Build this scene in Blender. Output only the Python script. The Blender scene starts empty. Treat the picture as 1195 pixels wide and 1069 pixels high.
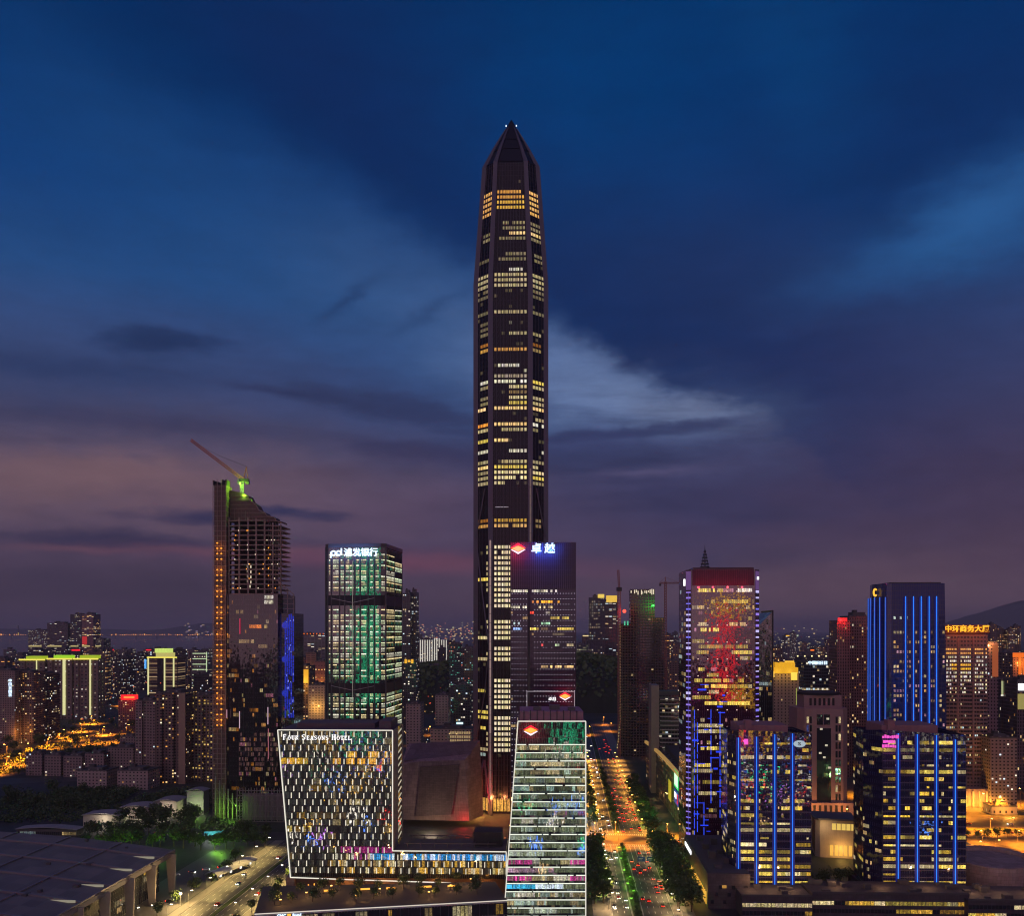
import bpy, math, random
from mathutils import Vector, Matrix
R = math.radians
sc = bpy.context.scene
COL = sc.collection

# ------------------------------------------------------------------ camera
F = 1080.0                                     # focal length in photo pixels (photo is 1195 wide)
CAMZ = 160.0
cam_d = bpy.data.cameras.new('camera'); cam = bpy.data.objects.new('camera', cam_d); COL.objects.link(cam)
cam.location = (0, 0, CAMZ); cam.rotation_euler = (R(90), 0, 0)
cam_d.sensor_width = 36; cam_d.lens = 36 * F / 1195
cam_d.shift_y = 200.5 / 1195
cam_d.clip_start = 1; cam_d.clip_end = 90000
sc.camera = cam
def X(px, Y): return (px - 597.5) * Y / F      # measured photo column -> metres at distance Y
def Z(py, Y): return CAMZ - (py - 735) * Y / F
def GY(py): return CAMZ * F / (py - 735)       # distance of a ground point seen at row py

# ------------------------------------------------------------------ node helper
class S:
    def __init__(s, t, k): s.t = t; s.k = k
    def _m(s, op, b=None, c=None, rev=False):
        n = s.t.nodes.new('ShaderNodeMath'); n.operation = op
        ins = [s, b, c] if not rev else [b, s, c]
        for i, x in enumerate(ins):
            if x is None: continue
            if isinstance(x, S): s.t.links.new(x.k, n.inputs[i])
            else: n.inputs[i].default_value = float(x)
        return S(s.t, n.outputs[0])
    def __add__(s, b): return s._m('ADD', b)
    __radd__ = __add__
    def __sub__(s, b): return s._m('SUBTRACT', b)
    def __rsub__(s, b): return s._m('SUBTRACT', b, rev=True)
    def __mul__(s, b): return s._m('MULTIPLY', b)
    __rmul__ = __mul__
    def __truediv__(s, b): return s._m('DIVIDE', b)
    def lt(s, b): return s._m('LESS_THAN', b)
    def gt(s, b): return s._m('GREATER_THAN', b)
    def floor(s): return s._m('FLOOR')
    def fract(s): return s._m('FRACT')
    def abs(s): return s._m('ABSOLUTE')
    def pw(s, b): return s._m('POWER', b)
    def mx(s, b): return s._m('MAXIMUM', b)
    def mn(s, b): return s._m('MINIMUM', b)
    def exp(s): return s._m('EXPONENT')
    def cl(s): return s._m('ADD', 0.0).mn(1.0).mx(0.0)
    def ss(s, a, b):                            # smoothstep
        n = s.t.nodes.new('ShaderNodeMapRange'); n.interpolation_type = 'SMOOTHSTEP'
        s.t.links.new(s.k, n.inputs[0]); n.inputs[1].default_value = a; n.inputs[2].default_value = b
        return S(s.t, n.outputs[0])
def nd(t, typ, **kw):
    n = t.nodes.new(typ)
    for k, v in kw.items(): setattr(n, k, v)
    return n
def put(t, inp, v):
    if isinstance(v, S): t.links.new(v.k, inp)
    elif hasattr(v, 'is_output'): t.links.new(v, inp)
    else: inp.default_value = v
def xyz(t, a, b, c):
    n = nd(t, 'ShaderNodeCombineXYZ')
    for i, v in enumerate((a, b, c)): put(t, n.inputs[i], v)
    return n.outputs[0]
def sep(t, v):
    n = nd(t, 'ShaderNodeSeparateXYZ'); put(t, n.inputs[0], v)
    return [S(t, o) for o in n.outputs]
def mix(t, fac, a, b, blend='MIX'):
    n = nd(t, 'ShaderNodeMix', data_type='RGBA', blend_type=blend)
    put(t, n.inputs[0], fac); put(t, n.inputs[6], a); put(t, n.inputs[7], b)
    return n.outputs[2]
def noise(t, vec, scale=1.0, detail=3, rough=.55, dist=0):
    n = nd(t, 'ShaderNodeTexNoise'); put(t, n.inputs['Vector'], vec)
    n.inputs['Scale'].default_value = scale; n.inputs['Detail'].default_value = detail
    n.inputs['Roughness'].default_value = rough; n.inputs['Distortion'].default_value = dist
    return S(t, n.outputs[0])
def white(t, vec):
    n = nd(t, 'ShaderNodeTexWhiteNoise', noise_dimensions='3D'); put(t, n.inputs['Vector'], vec)
    return S(t, n.outputs[0]), n.outputs[1]
def ramp(t, fac, stops, interp='LINEAR'):
    n = nd(t, 'ShaderNodeValToRGB'); put(t, n.inputs[0], fac)
    e = n.color_ramp.elements; n.color_ramp.interpolation = interp
    while len(e) < len(stops): e.new(.5)
    for i, (p, c) in enumerate(stops): e[i].position = p; e[i].color = (*c[:3], 1)
    return n.outputs[0]
def lin(h):                                    # '#rrggbb' -> linear rgb
    h = h.lstrip('#'); o = []
    for i in (0, 2, 4):
        c = int(h[i:i+2], 16) / 255
        o.append(c / 12.92 if c <= .04045 else ((c + .055) / 1.055) ** 2.4)
    return tuple(o)
def L4(h): return (*lin(h), 1)

# ------------------------------------------------------------------ sky (dusk, sun below the horizon)
SUN_EL, SUN_AZ = R(-5), R(-40)
world = bpy.data.worlds.new('World'); sc.world = world; world.use_nodes = True
def build_sky():
    t = world.node_tree; t.nodes.clear()
    d = nd(t, 'ShaderNodeTexCoord').outputs['Generated']
    x, y, z = sep(t, d)
    a = x._m('ARCTAN2', y); e = z._m('ARCSINE')
    A = a * F; B = e * F                        # direction in 1/1080 rad: azimuth from north, elevation
    def ang(px, py):
        u, v = (px - 597.5) / F, (735 - py) / F
        return math.atan(u) * F, math.asin(v / math.sqrt(1 + u*u + v*v)) * F
    # wind-blown warp of the cloud edges
    pv = xyz(t, A / 260, B / 150, 0.0)
    w1 = noise(t, pv, 1.0, 5, .6) - .5
    w2 = noise(t, xyz(t, A / 260 + 7.3, B / 150, 3.1), 1.0, 5, .6) - .5
    w3 = noise(t, xyz(t, A / 70 + 2.0, B / 34, 9.0), 1.0, 6, .65) - .5
    w4 = noise(t, xyz(t, A / 60 - 5.0, B / 26, 4.0), 1.0, 6, .65) - .5
    Aw = A + w1 * 150 + w3 * 70; Bw = B + w2 * 95 + w4 * 34
    Ah = A + w1 * 60 + w3 * 60; Bh = B + w2 * 26 + w4 * 17
    el = e / 0.62
    rag = noise(t, xyz(t, A / 120 + 3.3, B / 24, 6.0), 1.0, 7, .62, .3)
    back = (y * -1).ss(-.1, .5)                 # the half of the sky behind the camera
    st = [(735, '#5c4858'), (660, '#56475f'), (560, '#4a496a'), (450, '#3c5080'), (350, '#224a80'),
          (250, '#0d3d78'), (120, '#00326a'), (0, '#002e62')]
    base = ramp(t, el.cl(), [(min(1, max(0, math.asin(((735-p)/F)/math.sqrt(1+((735-p)/F)**2)) / .62)), lin(c)) for p, c in st])
    # the right-hand lower sky is a flat violet overcast
    def blob(px, py, rx, ry, rot=0, c=None, s=1.0, hard=False, fine=False):
        nonlocal base
        cx, cy = ang(px, py); cr, sr = math.cos(R(rot)), math.sin(R(rot))
        u_, v_ = (Ah, Bh) if fine else (Aw, Bw)
        u = ((u_ - cx) * cr + (v_ - cy) * sr) / rx; v = ((v_ - cy) * cr - (u_ - cx) * sr) / ry
        r2 = u * u + v * v
        f = (r2 * -1.0).exp() * s if not hard else ((1.0 - r2 * .8 + (rag - .5) * 2.6).ss(-.35, 1.0) * (r2 * -.45).exp()) * s
        base = mix(t, f * (1.0 - back), base, L4(c))
    def edge(px, py, rot, wsharp, wsoft, al, c, s):  # a cloud bank with one crisp rim
        nonlocal base
        cx, cy = ang(px, py); cr, sr = math.cos(R(rot)), math.sin(R(rot))
        u = ((Aw - cx) * cr + (Bw - cy) * sr) / al; v = (Bw - cy) * cr - (Aw - cx) * sr
        wv = (u * (-.55 * wsharp) + wsharp * .75).mx(wsharp * .3); mr = nd(t, 'ShaderNodeMapRange', interpolation_type='SMOOTHSTEP'); put(t, mr.inputs[0], v); put(t, mr.inputs[1], wv * -1.0); put(t, mr.inputs[2], wv)
        f = S(t, mr.outputs[0]) * (1.0 - v.ss(wsoft * .25, wsoft)) * (u * u * u * u * -1.0).exp() * s
        base = mix(t, f * (1.0 - back), base, L4(c))
    blob(930, 560, 420, 130, 0, '#34345a', .80)
    blob(1180, 620, 300, 120, 0, '#46384f', .8)
    blob(880, 420, 330, 105, 0, '#2a3059', .85)
    blob(330, 300, 320, 80, -30, '#1d4a80', .5)
    blob(520, 370, 170, 85, -25, '#37588a', .85)
    blob(700, 455, 140, 46, -14, '#6c84b2', 1.0)
    blob(790, 480, 80, 22, -12, '#74809f', .6)
    blob(250, 60, 260, 70, -20, '#00285a', .7)
    edge(560, 312, -31, 42, 230, 430, '#0b2859', .92)
    blob(470, 180, 210, 60, -33, '#08285a', .6)
    blob(700, 90, 190, 130, 20, '#003a74', .6)
    blob(1060, 170, 240, 110, 10, '#07285a', .75)
    blob(860, 330, 230, 70, -8, '#1c2f5c', .6)
    blob(1140, 255, 130, 34, 14, '#285a94', .9)
    blob(930, 60, 60, 120, 30, '#054079', .5)
    blob(90, 440, 260, 60, 0, '#2f3c63', .6)
    blob(100, 500, 320, 40, -2, '#474560', .5)
    # streak clouds low on the left
    n1 = noise(t, xyz(t, A / 420, B / 62, 1.7), 1.0, 6, .6, .4)
    streak = (n1.ss(.46, .72) * (1.0 - B.ss(180, 420)) * B.ss(8, 90) * (1.0 - A.ss(260, 520))) * .7
    base = mix(t, streak * (1.0 - back), base, L4('#2b3154'))
    blob(195, 398, 80, 17, 0, '#1b2d54', .8, True, True)
    blob(200, 500, 170, 16, -3, '#363a5c', .7, fine=True)
    blob(60, 425, 160, 14, 2, '#27375f', .7, fine=True)
    blob(405, 350, 40, 7, 32, '#1f3a66', .7, fine=True)
    blob(500, 365, 60, 7, 30, '#2a4674', .7, fine=True)
    blob(460, 478, 150, 18, -9, '#2b3357', .75, True, True)
    blob(330, 458, 70, 5, -5, '#2b3357', .8, fine=True)
    blob(500, 530, 140, 14, -7, '#2e3257', .75, True, True)
    blob(370, 555, 50, 7, 0, '#2f3355', .8, fine=True)
    blob(90, 568, 340, 46, 0, '#755a60', .8)
    blob(140, 555, 110, 16, 0, '#806268', .45)
    blob(420, 600, 200, 32, 0, '#5c4a63', .5)
    blob(260, 602, 100, 11, 2, '#292d50', .9, True, True)
    blob(345, 598, 65, 8, 0, '#2b2f52', .85, True, True)
    blob(130, 632, 140, 11, 1, '#2c2d4c', .85, True, True)
    blob(360, 640, 220, 10, 0, '#353353', .6, fine=True)
    blob(290, 642, 140, 6, 1, '#80545f', .55, fine=True)
    blob(90, 642, 70, 4, 1, '#7a5262', .6, fine=True)
    blob(470, 655, 190, 11, -1, '#7c4a60', .8, fine=True)
    blob(745, 505, 125, 8, 3, '#2b3158', .8, True, True)
    blob(760, 552, 60, 5, 2, '#5a5478', .6, fine=True)
    blob(690, 520, 90, 12, 0, '#39406b', .5, fine=True)
    blob(200, 700, 420, 50, 0, '#312c40', .75)
    blob(700, 668, 60, 7, 0, '#63445d', .5, fine=True)
    blob(980, 712, 430, 62, 0, '#68505c', .75)
    grain = noise(t, xyz(t, A / 90, B / 30, 5.0), 1.0, 5, .65) - .5
    fine_ = noise(t, xyz(t, A / 42 + 1.0, B / 11, 8.0), 1.0, 6, .6, .5) - .5
    br = grain * .36 + fine_ * .22 * (1.0 - B.ss(260, 520)) + 1.0
    # behind the camera: unseen sky made brighter as fill light, also mirrored by the glass
    bk = ramp(t, (z * 1.6).cl(), [(0, (.60, .33, .40)), (.12, (.40, .24, .33)), (.35, (.17, .15, .24)), (1, (.02, .05, .15))])
    base = mix(t, back, base, bk)
    sky = nd(t, 'ShaderNodeTexSky', sky_type='NISHITA'); sky.sun_disc = False
    sky.sun_elevation = SUN_EL; sky.sun_rotation = SUN_AZ
    bg = nd(t, 'ShaderNodeBackground'); put(t, bg.inputs[0], mix(t, 1.0, base, xyz(t, br, br, br), 'MULTIPLY')); bg.inputs[1].default_value = 1.0
    b2 = nd(t, 'ShaderNodeBackground'); put(t, b2.inputs[0], sky.outputs[0]); b2.inputs[1].default_value = 0.006
    ad = nd(t, 'ShaderNodeAddShader'); t.links.new(bg.outputs[0], ad.inputs[0]); t.links.new(b2.outputs[0], ad.inputs[1])
    o = nd(t, 'ShaderNodeOutputWorld'); t.links.new(ad.outputs[0], o.inputs[0])
build_sky()
world.cycles.sampling_method = 'MANUAL'; world.cycles.sample_map_resolution = 512
# added violet fill light behind the viewer, brightens the walls facing it
sun_d = bpy.data.lights.new('sun', 'SUN'); sun_d.energy = .50; sun_d.angle = R(80); sun_d.color = (1, .56, .76)  # added fill lamp, not the real sun
sun = bpy.data.objects.new('sun', sun_d); COL.objects.link(sun); sun.rotation_euler = (R(62), 0, R(-22))  # fill lamp behind the viewer; the sun itself is below the horizon

sc.view_settings.view_transform = 'Standard'; sc.view_settings.look = 'None'
sc.view_settings.exposure = 0; sc.view_settings.gamma = 1
cy = sc.cycles
cy.use_denoising = True; cy.max_bounces = 4; cy.diffuse_bounces = 2; cy.glossy_bounces = 3
cy.transmission_bounces = 2; cy.volume_bounces = 0; cy.transparent_max_bounces = 6
cy.sample_clamp_indirect = 2.0; cy.sample_clamp_direct = 20; cy.use_light_tree = True
cy.filter_width = 1.15; cy.caustics_reflective = False; cy.caustics_refractive = False; cy.blur_glossy = .3
# ------------------------------------------------------------------ mesh helper
class MB:
    def __init__(s): s.v = []; s.f = []; s.uv = []; s.m = []; s.c = []
    def face(s, pts, uv=None, m=0, c=(0, 0, 0)):
        i = len(s.v); s.v += [tuple(p) for p in pts]; s.f.append(tuple(range(i, i + len(pts))))
        s.uv.append(uv if uv else [(p[0] + p[1] * .37, p[2] + p[1] * .61) for p in pts]); s.m.append(m); s.c.append(c)
        return s
    def wall(s, p, q, z0, z1, u0=0.0, m=0, c=(0, 0, 0), off=0.0, q1=None, p1=None):
        dx, dy = q[0] - p[0], q[1] - p[1]; l = math.hypot(dx, dy) or 1e-6
        ox, oy = dy / l * off, -dx / l * off
        P = (p[0] + ox, p[1] + oy); Q = (q[0] + ox, q[1] + oy)
        s.face([(*P, z0), (*Q, z0), (*Q, z1), (*P, z1)], [(u0, z0), (u0 + l, z0), (u0 + l, z1), (u0, z1)], m, c)
        return u0 + l
    def prism(s, poly, z0, z1, m=0, mt=None, bottom=True, c=(0, 0, 0), top=True):
        u = 0.0; n = len(poly)
        for i in range(n): u = s.wall(poly[i], poly[(i + 1) % n], z0, z1, u, m, c)
        if top: s.face([(*p, z1) for p in poly], [(p[0], p[1]) for p in poly], m if mt is None else mt, c)
        if bottom: s.face([(*p, z0) for p in reversed(poly)], [(p[0], p[1]) for p in reversed(poly)], m if mt is None else mt, c)
        return s
    def box(s, x0, x1, y0, y1, z0, z1, m=0, mt=None, c=(0, 0, 0)):
        return s.prism([(x0, y0), (x1, y0), (x1, y1), (x0, y1)], z0, z1, m, mt, True, c)
    def loft(s, rings, m=0, cap=True, c=(0, 0, 0)):      # rings: lists of 3-D points, same count
        for a, b in zip(rings, rings[1:]):
            n = len(a); u = 0.0
            for i in range(n):
                j = (i + 1) % n; l = (Vector(a[j]) - Vector(a[i])).length
                s.face([a[i], a[j], b[j], b[i]], [(u, a[i][2]), (u + l, a[j][2]), (u + l, b[j][2]), (u, b[i][2])], m, c); u += l
        if cap: s.face(list(reversed(rings[0])), None, m, c); s.face(rings[-1], None, m, c)
        return s
    def bar(s, a, b, w, h=None, m=0, c=(0, 0, 0)):         # square bar between two points
        a, b = Vector(a), Vector(b); d = (b - a).normalized(); h = h or w
        up = Vector((0, 0, 1)) if abs(d.z) < .95 else Vector((0, 1, 0))
        r = d.cross(up).normalized() * (w / 2); u = r.cross(d).normalized() * (h / 2)
        A = [a - r - u, a + r - u, a + r + u, a - r + u]; B = [p + (b - a) for p in A]
        A = [tuple(p) for p in A]; B = [tuple(p) for p in B]
        return s.loft([A, B], m, True, c)
    def tube(s, a, b, r0, r1=None, n=8, m=0, c=(0, 0, 0)):
        a, b = Vector(a), Vector(b); r1 = r0 if r1 is None else r1; d = (b - a).normalized()
        up = Vector((0, 0, 1)) if abs(d.z) < .95 else Vector((0, 1, 0))
        x = d.cross(up).normalized(); y = x.cross(d).normalized() * -1
        A = [tuple(a + (x * math.cos(k * 2 * math.pi / n) + y * math.sin(k * 2 * math.pi / n)) * r0) for k in range(n)]
        B = [tuple(b + (x * math.cos(k * 2 * math.pi / n) + y * math.sin(k * 2 * math.pi / n)) * r1) for k in range(n)]
        return s.loft([A, B], m, True, c)
    def join(s, o):
        i = len(s.v); s.v += o.v; s.f += [tuple(k + i for k in f) for f in o.f]; s.uv += o.uv; s.m += o.m; s.c += o.c
        return s
    def mesh(s, name, mats):
        me = bpy.data.meshes.new(name); me.from_pydata(s.v, [], s.f)
        for m in (mats if isinstance(mats, (list, tuple)) else [mats]): me.materials.append(m)
        uvl = me.uv_layers.new(name='UVMap'); flat = []
        for u in s.uv:
            for p in u: flat += [p[0], p[1]]
        uvl.data.foreach_set('uv', flat)
        if any(s.m): me.polygons.foreach_set('material_index', s.m)
        if any(c[0] or c[1] or c[2] for c in s.c):
            at = me.attributes.new('glow', 'FLOAT_COLOR', 'CORNER'); flat = []
            for f, c in zip(s.f, s.c): flat += [c[0], c[1], c[2], 1.0] * len(f)
            at.data.foreach_set('color', flat)
        me.update(); return me
    def build(s, name, mats, parent=None, loc=(0, 0, 0), rz=0):
        return link(name, s.mesh(name, mats), parent, loc, rz)
def link(name, me, parent=None, loc=(0, 0, 0), rz=0):
    o = bpy.data.objects.new(name, me); COL.objects.link(o); o.location = loc; o.rotation_euler = (0, 0, rz)
    if parent is not None: o.parent = parent
    return o
def tag(o, label, cat, group=None, kind=None):
    if label: o['label'] = label
    if cat: o['category'] = cat
    if group: o['group'] = group
    if kind: o['kind'] = kind
    return o
def thing(name, label, cat, loc=(0, 0, 0), rz=0, group=None):
    o = bpy.data.objects.new(name, None); COL.objects.link(o); o.location = loc; o.rotation_euler = (0, 0, rz)
    o.empty_display_size = 2
    return tag(o, label, cat, group)
def struct(name, mb, mats): o = mb.build(name, mats); o['kind'] = 'structure'; return o
def copy_tree(o, loc=None, rz=None, label=None, parent=None):
    c = o.copy(); COL.objects.link(c)
    if parent is not None: c.parent = parent
    if loc is not None: c.location = loc
    if rz is not None: c.rotation_euler = (0, 0, rz)
    if label: c['label'] = label
    for ch in list(o.children): copy_tree(ch, parent=c)
    return c
def limited(mbs, name, mats, parent, cap=100):   # the first `cap` as parts, the rest as one stuff part
    for mb in mbs[:cap]: mb.build(name, mats, parent)
    if len(mbs) > cap:
        rest = MB()
        for mb in mbs[cap:]: rest.join(mb)
        o = rest.build(name, mats, parent); o['kind'] = 'stuff'
def poly_rect(w, d, c=0.0):
    if c <= 0: return [(0, 0), (w, 0), (w, d), (0, d)]
    return [(c, 0), (w - c, 0), (w, c), (w, d - c), (w - c, d), (c, d), (0, d - c), (0, c)]
def lerp(a, b, t): return tuple(x + (y - x) * t for x, y in zip(a, b))
def sc3(c, k): return (c[0] * k, c[1] * k, c[2] * k)
def text_mesh(body, size, depth=.0, mat=None, bold=.0, sx=1.0, name='lettering'):
    cu = bpy.data.curves.new('lettering', 'FONT'); cu.body = body; cu.size = size; cu.extrude = depth / 2; cu.offset = bold
    cu.resolution_u = 3; cu.align_x = 'CENTER'; cu.align_y = 'CENTER'
    o = bpy.data.objects.new('lettering', cu); COL.objects.link(o); bpy.context.view_layer.update()
    me = bpy.data.meshes.new_from_object(o.evaluated_get(bpy.context.evaluated_depsgraph_get()))
    bpy.data.objects.remove(o); bpy.data.curves.remove(cu)
    me.name = name
    # stand it up: text x -> x, text y -> z, facing -y
    me.transform(Matrix(((sx, 0, 0, 0), (0, 0, -1, 0), (0, 1, 0, 0), (0, 0, 0, 1))))
    me.materials.clear()
    if mat: me.materials.append(mat)
    return me
def sign_text(parent, body, x, y, z, size, mat, depth=.5, bold=.0, sx=1.0, rz=0, name='lettering'):
    return link(name, text_mesh(body, size, depth, mat, bold, sx, name), parent, (x, y, z), rz)

# ------------------------------------------------------------------ materials
def new_mat(name):
    m = bpy.data.materials.new(name); m.use_nodes = True; t = m.node_tree; t.nodes.clear()
    b = nd(t, 'ShaderNodeBsdfPrincipled'); o = nd(t, 'ShaderNodeOutputMaterial'); t.links.new(b.outputs[0], o.inputs[0])
    return m, t, b
def plain(name, col, rough=.7, metal=0.0, var=.25, scale=.35, spec=.4):
    m, t, b = new_mat(name)
    g = nd(t, 'ShaderNodeTexCoord').outputs['Object']
    n = noise(t, g, scale, 5, .6); k = (n - .5) * (2 * var) + 1.0
    streak = noise(t, xyz(t, *[s_ * f_ for s_, f_ in zip(sep(t, g), (1.3, 1.3, .06))]), 1.0, 3) ; k = k * ((streak - .5) * var + 1.0)
    put(t, b.inputs['Base Color'], mix(t, 1.0, (*col, 1), xyz(t, k, k, k), 'MULTIPLY'))
    put(t, b.inputs['Roughness'], ((n - .5) * .3 + rough).cl()); b.inputs['Metallic'].default_value = metal
    b.inputs['Specular IOR Level'].default_value = spec
    return m
def glow_mat(name, col, strength=1.0, sample=False, base=(.02, .02, .02)):
    m, t, b = new_mat(name); b.inputs['Base Color'].default_value = (*base, 1); b.inputs['Roughness'].default_value = .5
    b.inputs['Emission Color'].default_value = (*col, 1); b.inputs['Emission Strength'].default_value = strength
    m.cycles.emission_sampling = 'AUTO' if sample else 'NONE'
    return m
def tilted_normal(t, cell, amp):                # every pane of a curtain wall is set a hair out of true
    uv = nd(t, 'ShaderNodeTexCoord').outputs['UV']; u, v, _ = sep(t, uv)
    oi = S(t, nd(t, 'ShaderNodeObjectInfo').outputs['Random'])
    val, c = white(t, xyz(t, (u / cell[0]).floor(), (v / cell[1]).floor(), oi * 91.0))
    a = nd(t, 'ShaderNodeVectorMath', operation='SUBTRACT'); t.links.new(c, a.inputs[0]); a.inputs[1].default_value = (.5, .5, .5)
    wob = nd(t, 'ShaderNodeTexNoise'); put(t, wob.inputs['Vector'], xyz(t, u, v, oi * 37.0)); wob.inputs['Scale'].default_value = .35; wob.inputs['Detail'].default_value = 2
    w = nd(t, 'ShaderNodeVectorMath', operation='SUBTRACT'); t.links.new(wob.outputs[1], w.inputs[0]); w.inputs[1].default_value = (.5, .5, .5)
    s1 = nd(t, 'ShaderNodeVectorMath', operation='SCALE'); t.links.new(a.outputs[0], s1.inputs[0]); s1.inputs['Scale'].default_value = amp
    s2 = nd(t, 'ShaderNodeVectorMath', operation='SCALE'); t.links.new(w.outputs[0], s2.inputs[0]); s2.inputs['Scale'].default_value = amp * 2.2
    g = nd(t, 'ShaderNodeNewGeometry').outputs['Normal']
    ad = nd(t, 'ShaderNodeVectorMath', operation='ADD'); t.links.new(g, ad.inputs[0]); t.links.new(s1.outputs[0], ad.inputs[1])
    a2 = nd(t, 'ShaderNodeVectorMath', operation='ADD'); t.links.new(ad.outputs[0], a2.inputs[0]); t.links.new(s2.outputs[0], a2.inputs[1])
    no = nd(t, 'ShaderNodeVectorMath', operation='NORMALIZE'); t.links.new(a2.outputs[0], no.inputs[0])
    return no.outputs[0]
def glass(name, col=(.02, .024, .03), cell=(1.5, 4.0), amp=.02, ior=1.9, rough=.06, mull=.06, mcol=(.05, .045, .05)):
    m, t, b = new_mat(name)
    uv = nd(t, 'ShaderNodeTexCoord').outputs['UV']; u, v, _ = sep(t, uv)
    fu = (u / cell[0]).fract(); fv = (v / cell[1]).fract()
    ms = fu.lt(mull / cell[0]).mx(fv.lt(mull * 1.6 / cell[1]))
    put(t, b.inputs['Base Color'], mix(t, ms, (*col, 1), (*mcol, 1)))
    put(t, b.inputs['Roughness'], ms * .4 + rough); b.inputs['IOR'].default_value = ior
    put(t, b.inputs['Normal'], tilted_normal(t, cell, amp))
    return m
def pane_mat(name, col=(.02, .022, .028), cell=(1.5, 4.0), amp=.02, ior=1.9, rough=.06, grain=1.0, strength=1.0, con=1.0):
    m, t, b = new_mat(name)                     # a pane that mirrors outside and, when 'glow' is set, shows a lit room
    at = nd(t, 'ShaderNodeAttribute', attribute_name='glow')
    g = nd(t, 'ShaderNodeTexCoord').outputs['Object']
    n = noise(t, g, 1.1 * grain, 4, .75); n2 = noise(t, g, .22 * grain, 2, .5); gx, gy, gz = sep(t, g)
    vb, _c = white(t, xyz(t, (gx * 1.1 + gy).floor(), 4.0, (gz * .3).floor()))
    k = n.ss(.36, .64) * 1.0 + .25; k = k * (n2 * .9 + .5) * (vb * .8 + .6); k = k * con + (1.0 - con)
    put(t, b.inputs['Base Color'], (*col, 1)); b.inputs['Roughness'].default_value = rough; b.inputs['IOR'].default_value = ior
    t.links.new(at.outputs['Color'], b.inputs['Emission Color']); put(t, b.inputs['Emission Strength'], k * strength)
    put(t, b.inputs['Normal'], tilted_normal(t, cell, amp))
    m.cycles.emission_sampling = 'NONE'
    return m
def facade(name, wall=(.06, .05, .055), glassc=(.02, .02, .025), cell=(3.2, 3.1), win=(.55, .5), lit=.12, row=.0, cols=None,
           strength=1.0, rough=.75, ior=1.6, base_z=0.0, jitter=.02):
    """wall with a grid of windows; each window has its own lamp, tint and blinds"""
    m, t, b = new_mat(name)
    uv = nd(t, 'ShaderNodeTexCoord').outputs['UV']; u, v, _ = sep(t, uv)
    oi = S(t, nd(t, 'ShaderNodeObjectInfo').outputs['Random']) * 173.0
    cu = u / cell[0]; cv = v / cell[1]; iu = cu.floor(); iv = cv.floor(); fu = cu.fract(); fv = cv.fract()
    mu = (1 - win[0]) / 2
    mask = fu.gt(mu) * fu.lt(1 - mu) * fv.gt(.22) * fv.lt(.22 + win[1])
    r1, c1 = white(t, xyz(t, iu, iv, oi)); r2, _c = white(t, xyz(t, iu + 50.0, iv, oi + 3.0))
    rb, _c = white(t, xyz(t, (iu / 5.0).floor(), iv, oi + 11.0)); rr, _c = white(t, xyz(t, 7.0, iv, oi + 17.0))
    p = lit * (.35 + 1.0) * rb.gt(.35) + rr.gt(1 - row) * .75
    on = r1.lt(p)
    cols = cols or [(0, (1, .50, .14)), (.35, (1, .72, .34)), (.7, (1, .86, .60)), (.9, (.8, .95, 1))]
    cc = ramp(t, r2, cols, 'CONSTANT' if len(cols) > 1 else 'LINEAR')
    bri = r2 * 7.7; bri = bri.fract() * .85 + .25
    blind = fv.lt(r2 * .35 + .3).mx(r2.gt(.45)) * .75 + .25
    inner = noise(t, xyz(t, u, v, oi), 1.7, 2) * .9 + .5
    wn = noise(t, xyz(t, u, v, oi), .16, 4) * .5 + .75
    wn = wn * (noise(t, xyz(t, u * .6, v * .02, oi), 1.0, 3) * .4 + .8)
    wc = mix(t, 1.0, (*wall, 1), xyz(t, wn, wn, wn), 'MULTIPLY')
    put(t, b.inputs['Base Color'], mix(t, mask, wc, (*glassc, 1)))
    put(t, b.inputs['Roughness'], mask * -(rough - .08) + rough); b.inputs['IOR'].default_value = ior
    t.links.new(cc, b.inputs['Emission Color'])
    put(t, b.inputs['Emission Strength'], on * mask * bri * blind * inner * strength)
    g = nd(t, 'ShaderNodeNewGeometry').outputs['Normal']
    m.cycles.emission_sampling = 'NONE'
    return m

def panelled(name, col, cell=(3.0, 1.6), rough=.75, joint=.05, var=.3):   # cladding: joints between slabs, each slab a shade of its own, rain streaks
    m, t, b = new_mat(name); uv = nd(t, 'ShaderNodeTexCoord').outputs['UV']; u, v, _ = sep(t, uv)
    cv = v / cell[1]; cu = u / cell[0] + cv.floor() * .5; r, _c = white(t, xyz(t, cu.floor(), cv.floor(), 1.0))
    j = cu.fract().lt(joint / cell[0] * 2).mx(cv.fract().lt(joint / cell[1] * 2)); st = noise(t, xyz(t, u * .9, v * .05, 0.0), 1.0, 4); n = noise(t, xyz(t, u, v, 0.0), .15, 5)
    k = ((r - .5) * var + 1.0) * ((st - .5) * .7 + 1.0) * ((n - .5) * .5 + 1.0) * (1.0 - j * .55)
    put(t, b.inputs['Base Color'], mix(t, 1.0, (*col, 1), xyz(t, k, k, k), 'MULTIPLY')); b.inputs['Roughness'].default_value = rough; b.inputs['Specular IOR Level'].default_value = .3
    return m
M = {}
M['concrete'] = plain('concrete', (.20, .18, .17)); M['dark_concrete'] = plain('dark_concrete', (.09, .082, .082))
M['steel'] = plain('steel', (.30, .28, .30), .38, .75, .15); M['dark_metal'] = plain('dark_metal', (.04, .038, .042), .45, .4)
M['roof'] = plain('roof', (.07, .065, .065), .9); M['pale_roof'] = plain('pale_roof', (.16, .145, .14), .85)
M['white_led'] = glow_mat('white_led', (1, .95, .80), .95); M['white_sign'] = glow_mat('white_sign', (1, 1, 1), 1.6)
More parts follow.
